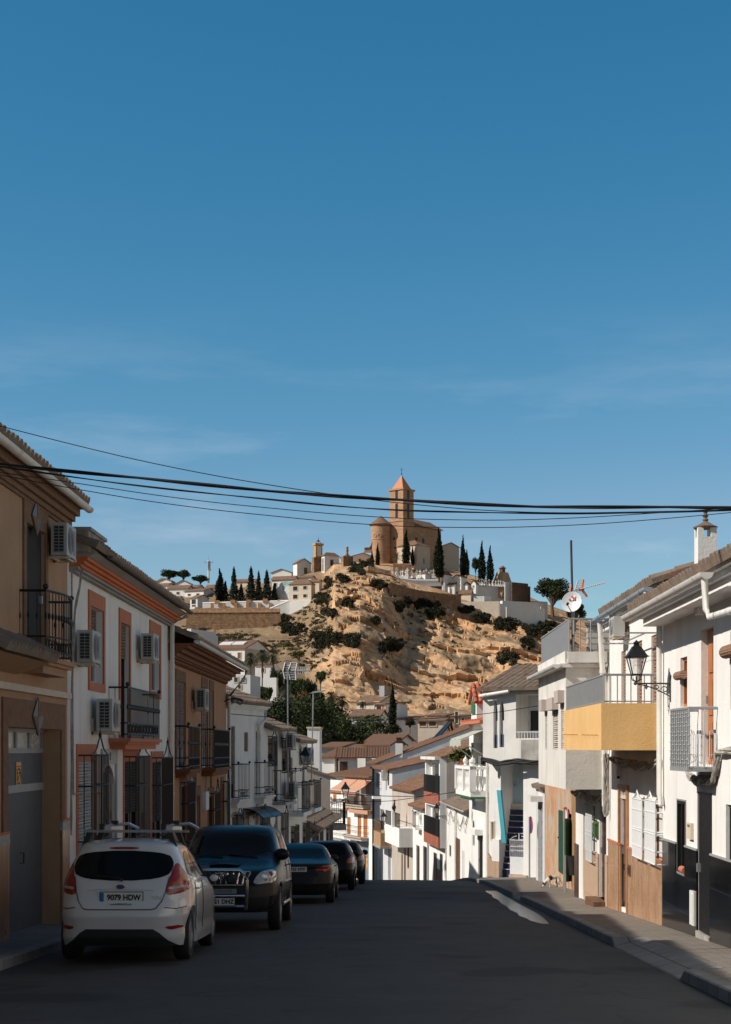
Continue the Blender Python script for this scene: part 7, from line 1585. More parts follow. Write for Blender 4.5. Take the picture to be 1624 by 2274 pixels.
def palm(name, h, fan, n, L, droop, m):
    t = thing(name, 'x', 'palm tree'); mb = MB(); mb.tube([(0, 0, -1), (.08, 0, h * .5), (0, 0, h)], [.26, .2, .22], 7)
    for k in range(int(h * 2)): mb.lathe([(.2, 0), (.26, .12), (.2, .14)], (.05, 0, .3 + k * .48), 7)
    mb.build('trunk', BARK, t); mb = MB(); rg = random.Random(2)
    for k in range(n):
        a = 6.283 * k / n * 3.3 + rg.uniform(-.2, .2); el = rg.uniform(-.65, 1.35); d = Vector((math.cos(a), math.sin(a), 0)); pts = []
        for s_ in np.linspace(0, 1, 6): pts.append(Vector((0, 0, h)) + d * L * s_ * math.cos(el) + Vector((0, 0, L * (s_ * math.sin(el) - droop * s_ * s_ * (1 - .3 * max(0, el))))))
        side = d.cross(Vector((0, 0, 1)))
        for i in range(5):
            a_, b_ = pts[i], pts[i + 1]; w_ = L * (.10 if not fan else .05 + .10 * i)
            for sg in (-1, 1):
                for q_ in (0, .5):
                    p_ = a_.lerp(b_, q_); e_ = p_ + side * sg * w_ * (1.1 - .09 * i) + (b_ - a_) * .8 - Vector((0, 0, w_ * .5)); mb.face([p_, a_.lerp(b_, q_ + .22), e_, e_ - (b_ - a_) * .12])
            mb.face([a_ - side * .02 * L, b_ - side * .01 * L, b_ + side * .01 * L, a_ + side * .02 * L])
    mb.build('fronds', m, t)
    if fan: leaf_mesh('dead_frond_skirt', [((0, 0, h - 1.1), (.55, .55, .9), 260)], .22, F_DRY, t, up=4)
    return t
PLM = palm('fan_palm', 8, True, 46, 1.9, .55, F_PA); PLD = palm('date_palm', 3.2, False, 30, 2.9, .35, F_PA)
def plant(proto, h0, label, px, pb, pt, Y=None, w=None, w0=None, group=None, cat=None):
    if Y is None: b = on_hill(px, pb); Y = b.y
    b = Wp(px, pb, Y); s_ = (pb - pt) / F * Y / h0; sw = s_ if w is None else w / F * Y / w0
    return place(proto, label, b, RNG.uniform(0, 6), (sw, sw, s_), group=group)
Cx = lambda x, y: T('C', x, y)
def cyp(label, x, yb, yt, w, n='C', Y=None):
    px, pb = T(n, x, yb); _, pt = T(n, x, yt); k = .19397 if n == 'C' else .2502
    return plant(CYP, 10, label, px, pb, pt, Y, w * k * 1.1, 2.0, 'cypresses on and below the castle hill')
cyp('tall cypress leaning against the pale church annex', 592, 1205, 798, 95, Y=455); cyp('short thin cypress beside the pale church annex', 665, 1215, 985, 48, Y=456); cyp('slim cypress in front of the round church apse', 266, 1215, 950, 54, Y=455)
cyp('broadest cypress, standing in the cemetery before the nave', 966, 1345, 782, 118, Y=440); cyp('tall cypress just right of the long nave roof', 1240, 1325, 865, 78, Y=452); cyp('lower cypress tucked behind the tall one right of the nave', 1285, 1322, 1028, 66, Y=458)
cyp('pointed cypress rising behind the round topped tree', 1458, 1400, 930, 95, Y=448); cyp('rightmost cypress of the cemetery row', 1552, 1405, 983, 86, Y=446); cyp('short dark cypress at the left foot of the apse', 202, 1210, 1040, 44, Y=458); cyp('small cypress in the gap behind the white chapel roofs', 1240, 1330, 1120, 60, Y=444)
plant(BRD, 8.5, 'dark round topped tree among the cemetery cypresses', *Cx(1386, 1400), Cx(1386, 1095)[1], 450, 22, 7.5)
cyp('lone cypress in the valley beside the low sheds', 240, 540, 150, 74, 7, 195)
plant(PLD, 5.2, 'date palm with spread fronds at the foot of the church', *Cx(487, 1190), Cx(487, 1052)[1], 454, 27, 5.4)
for px_, pb, pt, w_, l in ((489, 1336, 1262, 25, 'dense dark conifer at the left end of the terrace row'), ): plant(CYP, 10, l, px_, pb, pt, 450, w_, 2.0, 'conifers behind the brick and white wall')
for px_, pb, pt, w_, l in ((520, 1336, 1260, 27, 'conifer with an open spired top, second in the terrace row'), (536, 1336, 1296, 22, 'short conifer between the two spired ones'), (558, 1336, 1259, 30, 'tallest full conifer at the middle of the terrace row'), (575, 1336, 1269, 22, 'narrow conifer right beside the tallest one'), (593, 1336, 1267, 30, 'thin see-through conifer left of the mural house'), (610, 1338, 1295, 22, 'short dark conifer touching the mural house'), (501, 1336, 1290, 20, 'pale thin conifer behind the dense left one')):
    plant(CON, 10, l, px_, pb, pt, 450, w_, 4.4, 'conifers behind the brick and white wall')
for px_, pb, pt, w_, l in ((376, 1292, 1258, 40, 'round pine crown on the far left skyline'), (408, 1290, 1260, 34, 'second pine crown merging with the skyline pine'), (446, 1296, 1273, 42, 'low pine crown at the foot of the telecom mast'), (1228, 1360, 1274, 100, 'big open crowned pine on the ridge left of the dish'), (1278, 1395, 1330, 48, 'darker pine behind the satellite dish')):
    plant(PIN if px_ > 600 else BRD, 9.2, l, px_, pb + (8 if px_ < 600 else 0), pt, 480 if px_ < 600 else 440, w_ * (1.35 if px_ < 600 else 1), 8.6, 'pines on the skyline')
shr = [(628, 1394, 1352, 30, 'round bush at the right end of the stone retaining wall'), (655, 1412, 1378, 72, 'wide dark bush below the beige house'), (722, 1443, 1383, 66, 'largest bush hanging down the slope left of the cliff'), (778, 1436, 1404, 58, 'drooping bush on the rock face, right of the largest one'), (715, 1347, 1304, 44, 'green bush beside the beige house'), (729, 1308, 1278, 26, 'dark bush under the white tower house'), (765, 1296, 1274, 36, 'bush on the cliff edge below the ruined stone tower'), (798, 1278, 1242, 40, 'thick bush between ruined tower and apse'), (775, 1352, 1322, 26, 'small bush in the cleft of the rock nose'), (728, 1373, 1347, 36, 'low bush at the left root of the rock nose'), (822, 1260, 1232, 24, 'bush at the foot of the cypress by the apse'),
       (946, 1353, 1324, 88, 'long dark bush under the fort wall'), (970, 1375, 1342, 52, 'bush trailing below the long dark one'), (888, 1358, 1332, 22, 'tiny round bush left of the long dark one'), (1034, 1360, 1342, 44, 'bush at the corner of the fort wall'), (1072, 1385, 1355, 46, 'bush in front of the tan cemetery wall'), (1126, 1403, 1360, 66, 'big bush below the lower white walls'), (1190, 1415, 1378, 62, 'bush cluster near the right end of the ridge'), (1172, 1445, 1402, 32, 'single round bush casting a shadow on the slope'), (864, 1450, 1415, 66, 'bush in the middle of the cliff'), (842, 1308, 1286, 40, 'grey scrub on top of the rock nose'), (1128, 1475, 1444, 50, 'sparse scrub patch low on the right cliff'), (1215, 1398, 1374, 50, 'bush at the foot of the long white wall'), (1098, 1362, 1346, 30, 'thin bush before the tan cemetery wall corner'), (838, 1385, 1368, 26, 'small scrub on the left flank of the gully')]
for px_, pb, pt, w_, l in shr:
    cx_, cy_ = px_, (pb + pt) / 2; rx_, ry_ = w_ / 2, (pb - pt) / 2; b0 = on_hill(px_, pb - 3, 300); t = thing('shrub', l, 'shrub', b0, 'bushes on the cliff'); bl = []
    for k in range(int(9 + w_ * ry_ / 55)):
        a_ = RNG.uniform(0, 6.28); d_ = RNG.uniform(0, 1) ** .6; p_ = on_hill(cx_ + rx_ * d_ * math.cos(a_) * .85, cy_ + ry_ * d_ * math.sin(a_) * .75 + ry_ * .2, 300); r_ = RNG.uniform(.35, 1.0) * min(1.15, .5 + ry_ / 20); bl.append((tuple(p_ - b0 + Vector((0, -.1, r_ * .5))), (r_ * 1.2, r_, r_), int(190 * r_ + 60)))
    leaf_mesh('foliage', bl, .16, F_SH if w_ < 60 else F_SHD, t); q = MB(); q.tube([b0 - Vector((0, 0, 1)), b0 + Vector((.1, .2, .8))], .08, 5); q.tube([b0 - Vector((0, 0, .2)), b0 + Vector((-.5, .2, .8))], .05, 5); q.build('stem', BARK, t)
# low scrub scattered over the slope
S_ = []
for k in range(1500):
    px_ = RNG.uniform(400, 1235) if k % 5 < 3 else RNG.uniform(400, 760); i = RNG.randint(60, 215) if k % 2 else RNG.randint(90, 190); j = int(np.argmin(np.abs(pxs - px_))); v_ = P[j, min(i, P.shape[1] - 1)]
    if vnoise(np.array([[v_[0] / 14, v_[1] / 14, 3.0]]))[0] < (.30 if px_ < 740 else .66): continue
    r_ = RNG.uniform(.25, .8); S_.append((v_ + np.array([0, 0, r_ * .3]), (r_ * 1.2, r_, r_ * .6), int(26 + 60 * r_)))
tag(leaf_mesh('scrub', S_[::2], .14, F_SH), kind='stuff'); tag(leaf_mesh('scrub', S_[1::2], .14, F_DRY), kind='stuff')
# wooded valley floor
Wd = []; Wg = []
for k in range(120):
    px_ = RNG.uniform(560, 850); Y_ = RNG.uniform(175, 250); top = np.interp(px_, [545, 590, 640, 700, 760, 800, 865], [1585, 1570, 1560, 1570, 1590, 1610, 1625]) + RNG.uniform(0, 80); c = Wp(px_, top + 10, Y_); r_ = RNG.uniform(1.0, 2.5)
    if (px_ > 770 and top < 1600) or (px_ < 628 and top < 1535): continue
    (Wg if k % 3 == 0 else Wd).append(((c.x, c.y, c.z), (r_, r_, r_ * 1.1), 900))
    Wd.append(((c.x, c.y, c.z - 3.2), (r_ * 1.1, r_, 2.6), 420)); Wd.append(((c.x, c.y, c.z - 8), (r_ * 1.2, r_, 4.0), 160))
tag(leaf_mesh('woodland', Wd, .15, F_DK), kind='stuff'); tag(leaf_mesh('woodland', Wg, .14, F_GR), kind='stuff')
for px_, pb, pt, w_, l in ((557, 1530, 1445, 34, 'leftmost fan palm below the tiled hillside house'), (583, 1528, 1437, 33, 'middle fan palm of the three on the slope'), (607, 1530, 1436, 32, 'right fan palm of the three, above the grid aerial'), (636, 1602, 1515, 40, 'palm half hidden in the wood behind the grid aerial'), (736, 1620, 1530, 44, 'palm standing at the right side of the wood'), (760, 1618, 1540, 36, 'palm at the edge of the wood, next to the cypress side'), (722, 1660, 1588, 40, 'palm low in the wood above the tiled roofs'), (806, 1585, 1555, 24, 'small palm in front of the tan valley house')):
    plant(PLM, 9.6, l, px_, pb, pt, 225 if pb > 1540 else 265, w_, 4.0, 'fan palms in the valley')
for px_, pb, pt, w_, l, pr in ((676, 1580, 1530, 42, 'orange leaved tree in the middle of the wood', BAU), (655, 1640, 1590, 44, 'rust coloured tree low in the wood', BAU), (690, 1650, 1610, 30, 'small rusty tree right of the thin mast', BAU), (745, 1745, 1648, 52, 'yellow green tree behind the awning house', BYG), (640, 1440, 1425, 30, 'dry ochre bush tree at the slope foot', BYG), (712, 1540, 1482, 40, 'leafy green tree at the foot of the cliff', BRG), (664, 1480, 1436, 46, 'thin golden tree under the cliff', BYG), (1000, 1680, 1600, 40, 'tree left', BRD)):
    if l == 'tree left': continue
    plant(pr, 8, l, px_, pb, pt, 150 if pb > 1700 else (310 if pb < 1500 else 195), w_, 7.6)
plant(BRD, 8, 'dark leafy tree in front of the white valley shed', *T(7, 395, 580), T(7, 395, 455)[1], 190, 27, 7.6); plant(BRG, 8, 'green tree beside the white valley cottage', 836, 1640, 1596, 185, 40, 7.6); plant(BRD, 8, 'shaded tree below the white valley cottage', 872, 1650, 1606, 180, 42, 7.6); plant(BRD, 8, 'broad dark tree at the left of the valley cottage', 800, 1660, 1602, 190, 50, 7.6)
for k, (px_, pb, pt, w_, Y_) in enumerate(((566, 1600, 1528, 44, 250), (590, 1600, 1508, 46, 255), (615, 1600, 1476, 42, 262), (640, 1600, 1468, 42, 266), (660, 1600, 1484, 44, 258), (686, 1612, 1500, 46, 250), (708, 1620, 1524, 40, 246), (728, 1630, 1545, 44, 240), (750, 1640, 1566, 40, 232), (600, 1610, 1552, 44, 225), (628, 1620, 1548, 50, 220), (652, 1630, 1556, 46, 214), (700, 1640, 1570, 50, 212), (670, 1650, 1590, 46, 200), (724, 1655, 1600, 44, 200), (768, 1650, 1598, 40, 205))):
    plant((BRD, BRG, BRD)[k % 3], 8.4, 'leafy evergreen tree in the dark wood at the foot of the cliff', px_, pb, pt, Y_, w_, 7.6, 'trees of the wood below the cliff')
plant(BYG, 8, 'bright leafy shrub tree rising from the awning house yard', 727, 1702, 1668, 148, 24, 7.6)
t_, l_ = PLANT_AT; leaf_mesh('leaves', [((0, 0, 0), (.5, .35, .3), 160)], .12, F_YG, t_).location = l_ - wl(t_)

# ------------------------------------------------------------------ buildings on the hill
STONE = mat('golden_church_stone', (.47, .28, .165), .9, var=.12, vs=.6, brick=(1.3, .55, .05, .72, (R(90), 0, 0)), streak=.2)
STONE2 = mat('brown_rubble_stone', (.36, .21, .115), .95, var=.4, vs=1.1, brick=(.9, .45, .06, .6, (R(90), 0, 0)), bump=.9, bs=3, col2=(.22, .135, .08), thr=(.45, .65))
SPIRE = mat('salmon_spire_tile', (.52, .22, .125), .8, var=.08)
WASH = mat('far_whitewash', (.70, .69, .67), .9, var=.06, vs=.5, streak=.2)
RUIN = mat('dark_ruin_brick', (.11, .065, .045), .95, var=.3, vs=1)
TANST = mat('tan_earth_wall', (.46, .31, .18), .95, var=.15, vs=.8, bump=.4, bs=3)
FROOF = mat('far_tile_roof', (.19, .11, .068), .9, var=.3, vs=1.5, wave=('X', 3, .6))
class Bx:
    def __init__(s, px, pyb, pyt, Y, wl_, wr_, ang=0., depth=None, down=4):
        s.k = F / Y; a = R(ang); s.c = Wp(px, 0, Y); s.zb = (HY - pyb) / F * Y - down; s.zt = (HY - pyt) / F * Y; s.zg = (HY - pyb) / F * Y
        s.tl = Vector((-math.cos(a), math.sin(a), 0)); s.tr = Vector((math.sin(a), math.cos(a), 0)); s.wl = wl_ / s.k / max(.15, math.cos(a)); s.wr = depth or (wr_ / s.k / max(.12, math.sin(a)))
        s.nl = Vector((-math.sin(a), -math.cos(a), 0)); s.nr = Vector((math.cos(a), -math.sin(a), 0))
    def p(s, a, b, z, oa=0): v = s.c + s.tl * a + s.tr * b; return Vector((v.x, v.y, z))
    def base(s, e=0): return [s.p(-e, -e, 0), s.p(s.wl + e, -e, 0), s.p(s.wl + e, s.wr + e, 0), s.p(-e, s.wr + e, 0)]
    def wall(s, m, parent, z0=None, z1=None, e=0, name='wall'):
        mb = MB(); z0 = s.zb if z0 is None else z0; z1 = s.zt if z1 is None else z1; b = s.base(e); mb.hexa([(p.x, p.y, z0) for p in b], [(p.x, p.y, z1) for p in b]); return mb.build(name, m, parent)
    def roof(s, m, parent, h, kind='hip', e=.3, inset=.5, wallm=None, z=None):
        z = s.zt if z is None else z; mb = MB(); b = [Vector((p.x, p.y, z + .01)) for p in s.base(e)]; cl, cr = s.wl, s.wr
        if kind == 'hip':
            if cl >= cr: r0, r1 = s.p(cr / 2, cr / 2, z + h), s.p(cl - cr / 2, cr / 2, z + h); mb.face([b[0], b[1], r1, r0]); mb.face([b[1], b[2], r1]); mb.face([b[2], b[3], r0, r1]); mb.face([b[3], b[0], r0])
            else: r0, r1 = s.p(cl / 2, cl / 2, z + h), s.p(cl / 2, cr - cl / 2, z + h); mb.face([b[0], b[1], r0]); mb.face([b[1], b[2], r1, r0]); mb.face([b[2], b[3], r1]); mb.face([b[3], b[0], r0, r1])
            mb.face(b[::-1])
        elif kind == 'gl':                                   # ridge along the left face, gable on the right face
            r0, r1 = s.p(-e, cr / 2, z + h), s.p(cl + e, cr / 2, z + h); mb.face([b[0], b[1], r1, r0]); mb.face([b[2], b[3], r0, r1]); t_ = Vector((0, 0, -.18)); mb.face([b[0] + t_, b[1] + t_, r1 + t_, r0 + t_]); mb.face([b[0], r0, r0 + t_, b[0] + t_]); mb.face([b[0], b[1], b[1] + t_, b[0] + t_]); mb.face([r0, b[3], b[3] + t_, r0 + t_])
            for a in (0, cl): g = MB(); g.face([s.p(a, 0, z), s.p(a, cr, z), s.p(a, cr / 2, z + h - .05)]); g.build('gable', wallm, parent)
        elif kind == 'gr':                                   # gable on the left face
            r0, r1 = s.p(cl / 2, -e, z + h), s.p(cl / 2, cr + e, z + h); mb.face([b[0], r0, r1, b[3]]); mb.face([b[1], b[2], r1, r0]); t_ = Vector((0, 0, -.18)); mb.face([b[0], r0, r0 + t_, b[0] + t_]); mb.face([r0, b[1], b[1] + t_, r0 + t_]); mb.face([b[0] + t_, r0 + t_, r1 + t_, b[3] + t_]); mb.face([b[1] + t_, b[2] + t_, r1 + t_, r0 + t_])
            for a in (0, cr): g = MB(); g.face([s.p(0, a, z), s.p(cl, a, z), s.p(cl / 2, a, z + h - .05)]); g.build('gable', wallm, parent)
        elif kind == 'mono': t_ = Vector((0, 0, -.2)); c2, c3 = b[2] + Vector((0, 0, h)), b[3] + Vector((0, 0, h)); mb.hexa([b[0] + t_, b[1] + t_, c2 + t_, c3 + t_], [b[0], b[1], c2, c3])
        return mb.build('roof', m, parent)
    def win(s, parent, face, fx, z, w, h, m=GLASS, name='window', frame=True):
        mb = MB(); t_, n_, L = (s.tl, s.nl, s.wl) if face == 'l' else (s.tr, s.nr, s.wr); o = s.c + t_ * (L * fx - w / 2); o.z = z
        mb.obox(o - n_ * .02, t_ * w, n_ * .06, (0, 0, h)); o_ = mb.build(name, m, parent)
        if frame:
            q = MB()
            for a, b_, c, d in ((-.12, -.12, w + .24, .12), (-.12, h, w + .24, .12), (-.12, 0, .12, h), (w, 0, .12, h)): q.obox(o + t_ * a - n_ * .015 + Vector((0, 0, b_)), t_ * c, n_ * .1, (0, 0, d))
            q.build('frame', CREAM, o_)
        return o_
def hh(name, label, cat, n, x, yb, yt, Y, wl_, wr_, ang, m=WASH, roof=None, rh=1.5, rm=FROOF, wins=(), down=4, depth=None, e=.3):
    k = .2502 if n not in ('C', 'D') else (.19397 if n == 'C' else 1.0); px, pb = T(n, x, yb); _, pt = T(n, x, yt)
    B = Bx(px, pb, pt, Y, wl_ * k, wr_ * k, ang, depth, down); rh *= .6 if n in (4, 'D') and roof == 'gl' else 1; t = thing(name, label, cat, B.p(B.wl / 2, B.wr / 2, B.zg))
    B.wall(m, t)
    if roof: B.roof(rm, t, rh, roof, e, wallm=m)
    for wn in wins: B.win(t, wn[0], wn[1], B.zg + (B.zt - B.zg) * wn[2], wn[3] * .7, wn[4] * .7, *(wn[5:] or (GLASS,)))
    return t, B
# --- church
px, _ = T('C', 557, 0); YC = 462
t = thing('church', 'golden stone church with a square bell tower and round apse', 'church', Wp(px, 1253, YC))
CB = Bx(px, T('C', 0, 1205)[1], T('C', 0, 690)[1], YC, 172 * .19397, 133 * .19397, 38, down=6)
CT = Bx(px, T('C', 0, 690)[1], T('C', 0, 325)[1], YC, 155 * .19397, 123 * .19397, 38, down=0)
CB.wall(STONE, t, name='tower_base'); CT.wall(STONE, t, name='bell_tower'); CT.wall(STONE, t, CT.zt - .35, CT.zt + .15, .35, 'cornice'); CB.wall(STONE, t, CB.zt - .25, CB.zt + .02, .18, 'string_course')
zt = CT.zt + .15; ctr = CT.p(CT.wl / 2, CT.wr / 2, zt); mb = MB(); mb.lathe([(CT.wl * .60, 0), (CT.wl * .50, .7), (.05, T('C', 0, 0)[1] * 0 + (T('C', 0, 318)[1] - T('C', 0, 150)[1]) / CT.k)], ctr, 4, rot=.5 - 38 / 90); mb.build('spire', SPIRE, t)
zs = ctr.z + (T('C', 0, 318)[1] - T('C', 0, 150)[1]) / CT.k; q = MB(); q.tube([(ctr.x, ctr.y, zs - .2), (ctr.x, ctr.y, zs + 2.3)], .06, 4); q.tube([(ctr.x - .55, ctr.y, zs + 1.6), (ctr.x + .55, ctr.y, zs + 1.6)], .05, 4); q.ball((ctr.x, ctr.y, zs + .35), .22); q.build('cross', IRON, t)
for f_ in 'lr':
    for (a, b) in ((335, 438), (490, 560), (568, 655)): CT.win(t, f_, .48, CT.zt - (b - 325) * .19397 / CT.k, .95, (b - a) * .19397 / CT.k, IRON, 'belfry_opening', frame=False)
CB.win(t, 'l', .60, CB.zg + (1205 - 905) * .19397 / CB.k, .6, .9, IRON, 'window', frame=False); CB.win(t, 'l', .53, CB.zg + (1205 - 1010) * .19397 / CB.k, .6, .6, IRON, 'window', frame=False)
ac = Wp(T('C', 300, 0)[0], 0, YC + 3.2); zt = CB.zg + (1205 - 725) * .19397 / CB.k; ra = 112 * .19397 / CB.k
mb = MB(); mb.lathe([(ra, CB.zg - 6), (ra, zt)], (ac.x, ac.y, 0), 36); mb.build('apse', STONE, t, auto=30); mb = MB(); mb.lathe([(ra + .5, zt - .25), (ra + .5, zt), (.2, zt + 2.6)], (ac.x, ac.y, 0), 36); mb.build('apse_roof', FROOF, t, auto=30); mb = MB(); mb.lathe([(ra + .12, CB.zg + (1205 - 905) * .19397 / CB.k), (ra + .12, CB.zg + (1205 - 895) * .19397 / CB.k)], (ac.x, ac.y, 0), 36); mb.build('string_course', STONE, t, auto=30)
for x_ in (237, 288):
    s_ = (T('C', x_, 0)[0] - VX) / F * (YC - 1) - ac.x; d_ = Vector((s_, -math.sqrt(max(.1, ra * ra - s_ * s_)), 0)); q = MB(); c_ = Vector((ac.x, ac.y, CB.zg + (1205 - 865) * .19397 / CB.k)) + d_ * 1.01; dn = d_.normalized(); sd_ = dn.cross(Vector((0, 0, 1))); q.tube([c_ + sd_ * .5 * math.cos(a) + Vector((0, 0, .5 * math.sin(a))) for a in np.linspace(0, 6.283, 13)], .1, 5); q.build('roundel', STONE, t)
nv = MB(); o_ = CB.p(1.2, CB.wr, 0); L = 15.5; zt = CB.zt - .6; W_ = 8.5; b = [o_, o_ + CB.tl * W_ * -1 * 0 + CB.tr * L, o_ + CB.tr * L + CB.tl * W_, o_ + CB.tl * W_]
e_ = CB.nr * .0; nv.hexa([(p.x, p.y, CB.zg - 6) for p in b], [(p.x, p.y, zt) for p in b]); nv.build('nave', STONE, t)
mb = MB(); p0, p1 = o_ + CB.nr * .5, o_ + CB.tr * (L + .5) + CB.nr * .5; r0, r1 = o_ + CB.tl * W_ / 2, o_ + CB.tr * L + CB.tl * W_ / 2; q0, q1 = o_ + CB.tl * (W_ + .5), o_ + CB.tr * L + CB.tl * (W_ + .5)
V3 = lambda p, z: Vector((p.x, p.y, z)); mb.face([V3(p0, zt), V3(p1, zt), V3(r1, zt + 2.8), V3(r0, zt + 2.8)]); mb.face([V3(q0, zt), V3(q1, zt), V3(r1, zt + 2.8), V3(r0, zt + 2.8)]); mb.face([V3(p1, zt), V3(q1, zt), V3(r1, zt + 2.8)]); mb.face([V3(p0, zt - .2), V3(p1, zt - .2), V3(p1, zt), V3(p0, zt)]); mb.build('nave_roof', FROOF, t)
for k in (2.0, 5.5): q = MB(); o2 = o_ + CB.tr * k; q.obox(Vector((o2.x, o2.y, CB.zg + 7)) - CB.nr * .02, CB.tr * 1.1, CB.nr * .06, (0, 0, 2.4)); q.build('nave_window', IRON, t)
_, B = hh('church_annex', 'pale annex with a hipped roof in front of the church tower', 'chapel', 'C', 720, 1235, 975, 456, 230, 150, 38, mat('pale_stone_bands', (.56, .46, .36), .9, var=.08, vs=.7, streak=.25), 'hip', 2.0, wins=(('r', .5, .22, .9, 2.2, IRON),))
_, B2 = hh('church_annex', 'low long annex continuing behind the nave to the right', 'chapel', 'C', 1010, 1180, 985, 486, 20, 195, 52, MATS['pale_stone_bands'], 'gl', 1.4)
mb = MB(); t = thing('curved_wall', 'short scrolled stone wall left of the apse', 'wall', Wp(*T('C', 160, 1045), 458)); mb.prism([Wp(*T('C', x, y), 458) for x, y in ((112, 1045), (112, 1015), (135, 1008), (165, 1010), (190, 985), (203, 940), (203, 1060), (112, 1060))], (0, .9, 0)); mb.build('wall', STONE, t); q = MB(); q.tube([Wp(*T('C', x, y), 457.9) for x, y in ((112, 1012), (135, 1006), (165, 1008), (190, 983), (203, 938))], .14, 5); q.build('coping', STONE2, t)
# --- ruin, cemetery, fort walls
_, B = hh('ruined_tower', 'dark ruined brick tower at the right end of the cemetery', 'ruin', 6, 1300, 1200, 1035, 440, 6, 155, 50, RUIN); q = MB(); q.obox(B.p(-.05, B.wr + .2, B.zb + 4), B.tr * .7, B.tl * 1.0, (0, 0, 4.6)); q.build('pillar', RUIN, _)
_, B = hh('tan_building', 'tan building with a tapering top and a small lantern turret', 'building', 6, 1222, 1045, 1030, 446, 86, 84, 40, TANST, None); c_ = B.base(); z0_, z1_ = B.zt, B.zt + 90 * .2502 / B.k; mm_ = (c_[0] + c_[2]) / 2; q = MB(); q.hexa([V3(p, z0_) for p in c_], [V3(mm_.lerp(p, .62), z1_) for p in c_]); q.build('tapered_top', TANST, _)
q = MB(); q.hexa([V3(mm_.lerp(p, .3), z1_) for p in c_], [V3(mm_.lerp(p, .3), z1_ + 1.2) for p in c_]); o = q.build('turret', RUIN, _); q = MB(); q.hexa([V3(mm_.lerp(p, .46), z1_ + 1.2) for p in c_], [V3(mm_.lerp(p, .05), z1_ + 2.0) for p in c_]); q.build('turret_roof', FROOF, o)
def cwall(label, pts, Y0, Y1, pts_b, m, cat='wall', name='wall', th=.6, cap=None):
    """wall following the picture points pts (top) and pts_b (bottom) between two depths"""
    n = len(pts); t = thing(name, label, cat, Wp(*pts_b[0], Y0)); mb = MB(); D = [on_hill(*p).y - .8 for p in pts_b] if 'fort wall' in label and 'long' in label else [Y0 + (Y1 - Y0) * k / (n - 1) for k in range(n)]; globals().__setitem__('LASTD', D)
    A = [Wp(*p, d) for p, d in zip(pts, D)]; Bm = [Wp(*p, d) - Vector((0, 0, 1.2)) for p, d in zip(pts_b, D)]
    for k in range(n - 1): v = Vector((0, th, 0)); mb.hexa([Bm[k], Bm[k + 1], Bm[k + 1] + v, Bm[k] + v], [A[k], A[k + 1], A[k + 1] + v, A[k] + v])
    mb.build('masonry', m, t); q = MB(); q.tube([a + Vector((0, th / 2, .05)) for a in A], th * .6, 6); q.build('coping', cap or m, t); return t, A
T6 = lambda *a: [T(6, x, y) for x, y in a]
cwall('long brown fort wall on the cliff edge below the cemetery', T6((210, 1040), (330, 1085), (480, 1120), (640, 1140), (805, 1155)), 424, 434, T6((210, 1110), (330, 1150), (480, 1190), (640, 1220), (805, 1265)), STONE2)
cwall('short brown end wall turning the corner of the fort wall', T6((806, 1155), (848, 1150)), LASTD[-1], LASTD[-1] + 8, T6((806, 1265), (848, 1240)), STONE2)
cwall('curved white cemetery parapet over a brown wall', T6((210, 985), (300, 1005), (420, 1020), (540, 1022), (672, 1022)), 436, 440, T6((210, 1010), (300, 1026), (420, 1036), (540, 1036), (672, 1034)), WASH)
cwall('brown brick retaining wall beneath the white parapet', T6((212, 1008), (300, 1024), (420, 1036), (540, 1036), (672, 1036)), 436.2, 440.2, T6((212, 1050), (300, 1062), (420, 1066), (540, 1064), (672, 1060)), RUIN, th=.5)
cwall('grey terrace wall left of the graves under the palm', T6((20, 905), (90, 915), (210, 935)), 438, 438, T6((20, 935), (90, 950), (210, 985)), GREYW)
cwall('brown block wall beneath the date palm', T6((245, 880), (330, 880), (412, 885)), 446, 446, T6((245, 940), (330, 945), (412, 945)), STONE2)
cwall('rocky brown outcrop wall at the left of the graves', T6((10, 930), (80, 945), (160, 965), (208, 975)), 432, 434, T6((10, 1030), (80, 1045), (160, 1045), (208, 1050)), STONE2, th=2.5)
GR = thing('gravestone', 'x', 'gravestone'); mb = MB(); mb.box((0, 0, .15), (.9, 1.6, .5)); mb.box((0, .7, .5), (.6, .2, .9)); mb.build('tomb', WASH, GR); mb = MB(); mb.box((0, .7, 1.6), (.18, .16, 1.4)); mb.box((0, .7, 1.85), (.75, .15, .17)); mb.build('cross', WASH, GR)
for k in range(20):
    x_ = 225 + k * 20 + RNG.uniform(-6, 6); y_ = 990 + min(20, k * 1.6) + RNG.uniform(-10, 4); b = Wp(*T(6, x_, y_), 441 + RNG.uniform(-1, 2)); place(GR, 'white gravestone with a cross in the terrace row below the church', b, RNG.uniform(-.4, .4), RNG.uniform(.7, 1.35), group='white gravestones with crosses')
for k in range(10): b = Wp(*T(6, 1010 + k * 24 + RNG.uniform(-6, 6), 1062 + k * 1.4), 443 + RNG.uniform(-1, 1)); place(GR, 'white gravestone with a cross on the wall by the tan building', b, RNG.uniform(-.4, .4), RNG.uniform(.6, 1.0), group='white gravestones near the tan building')
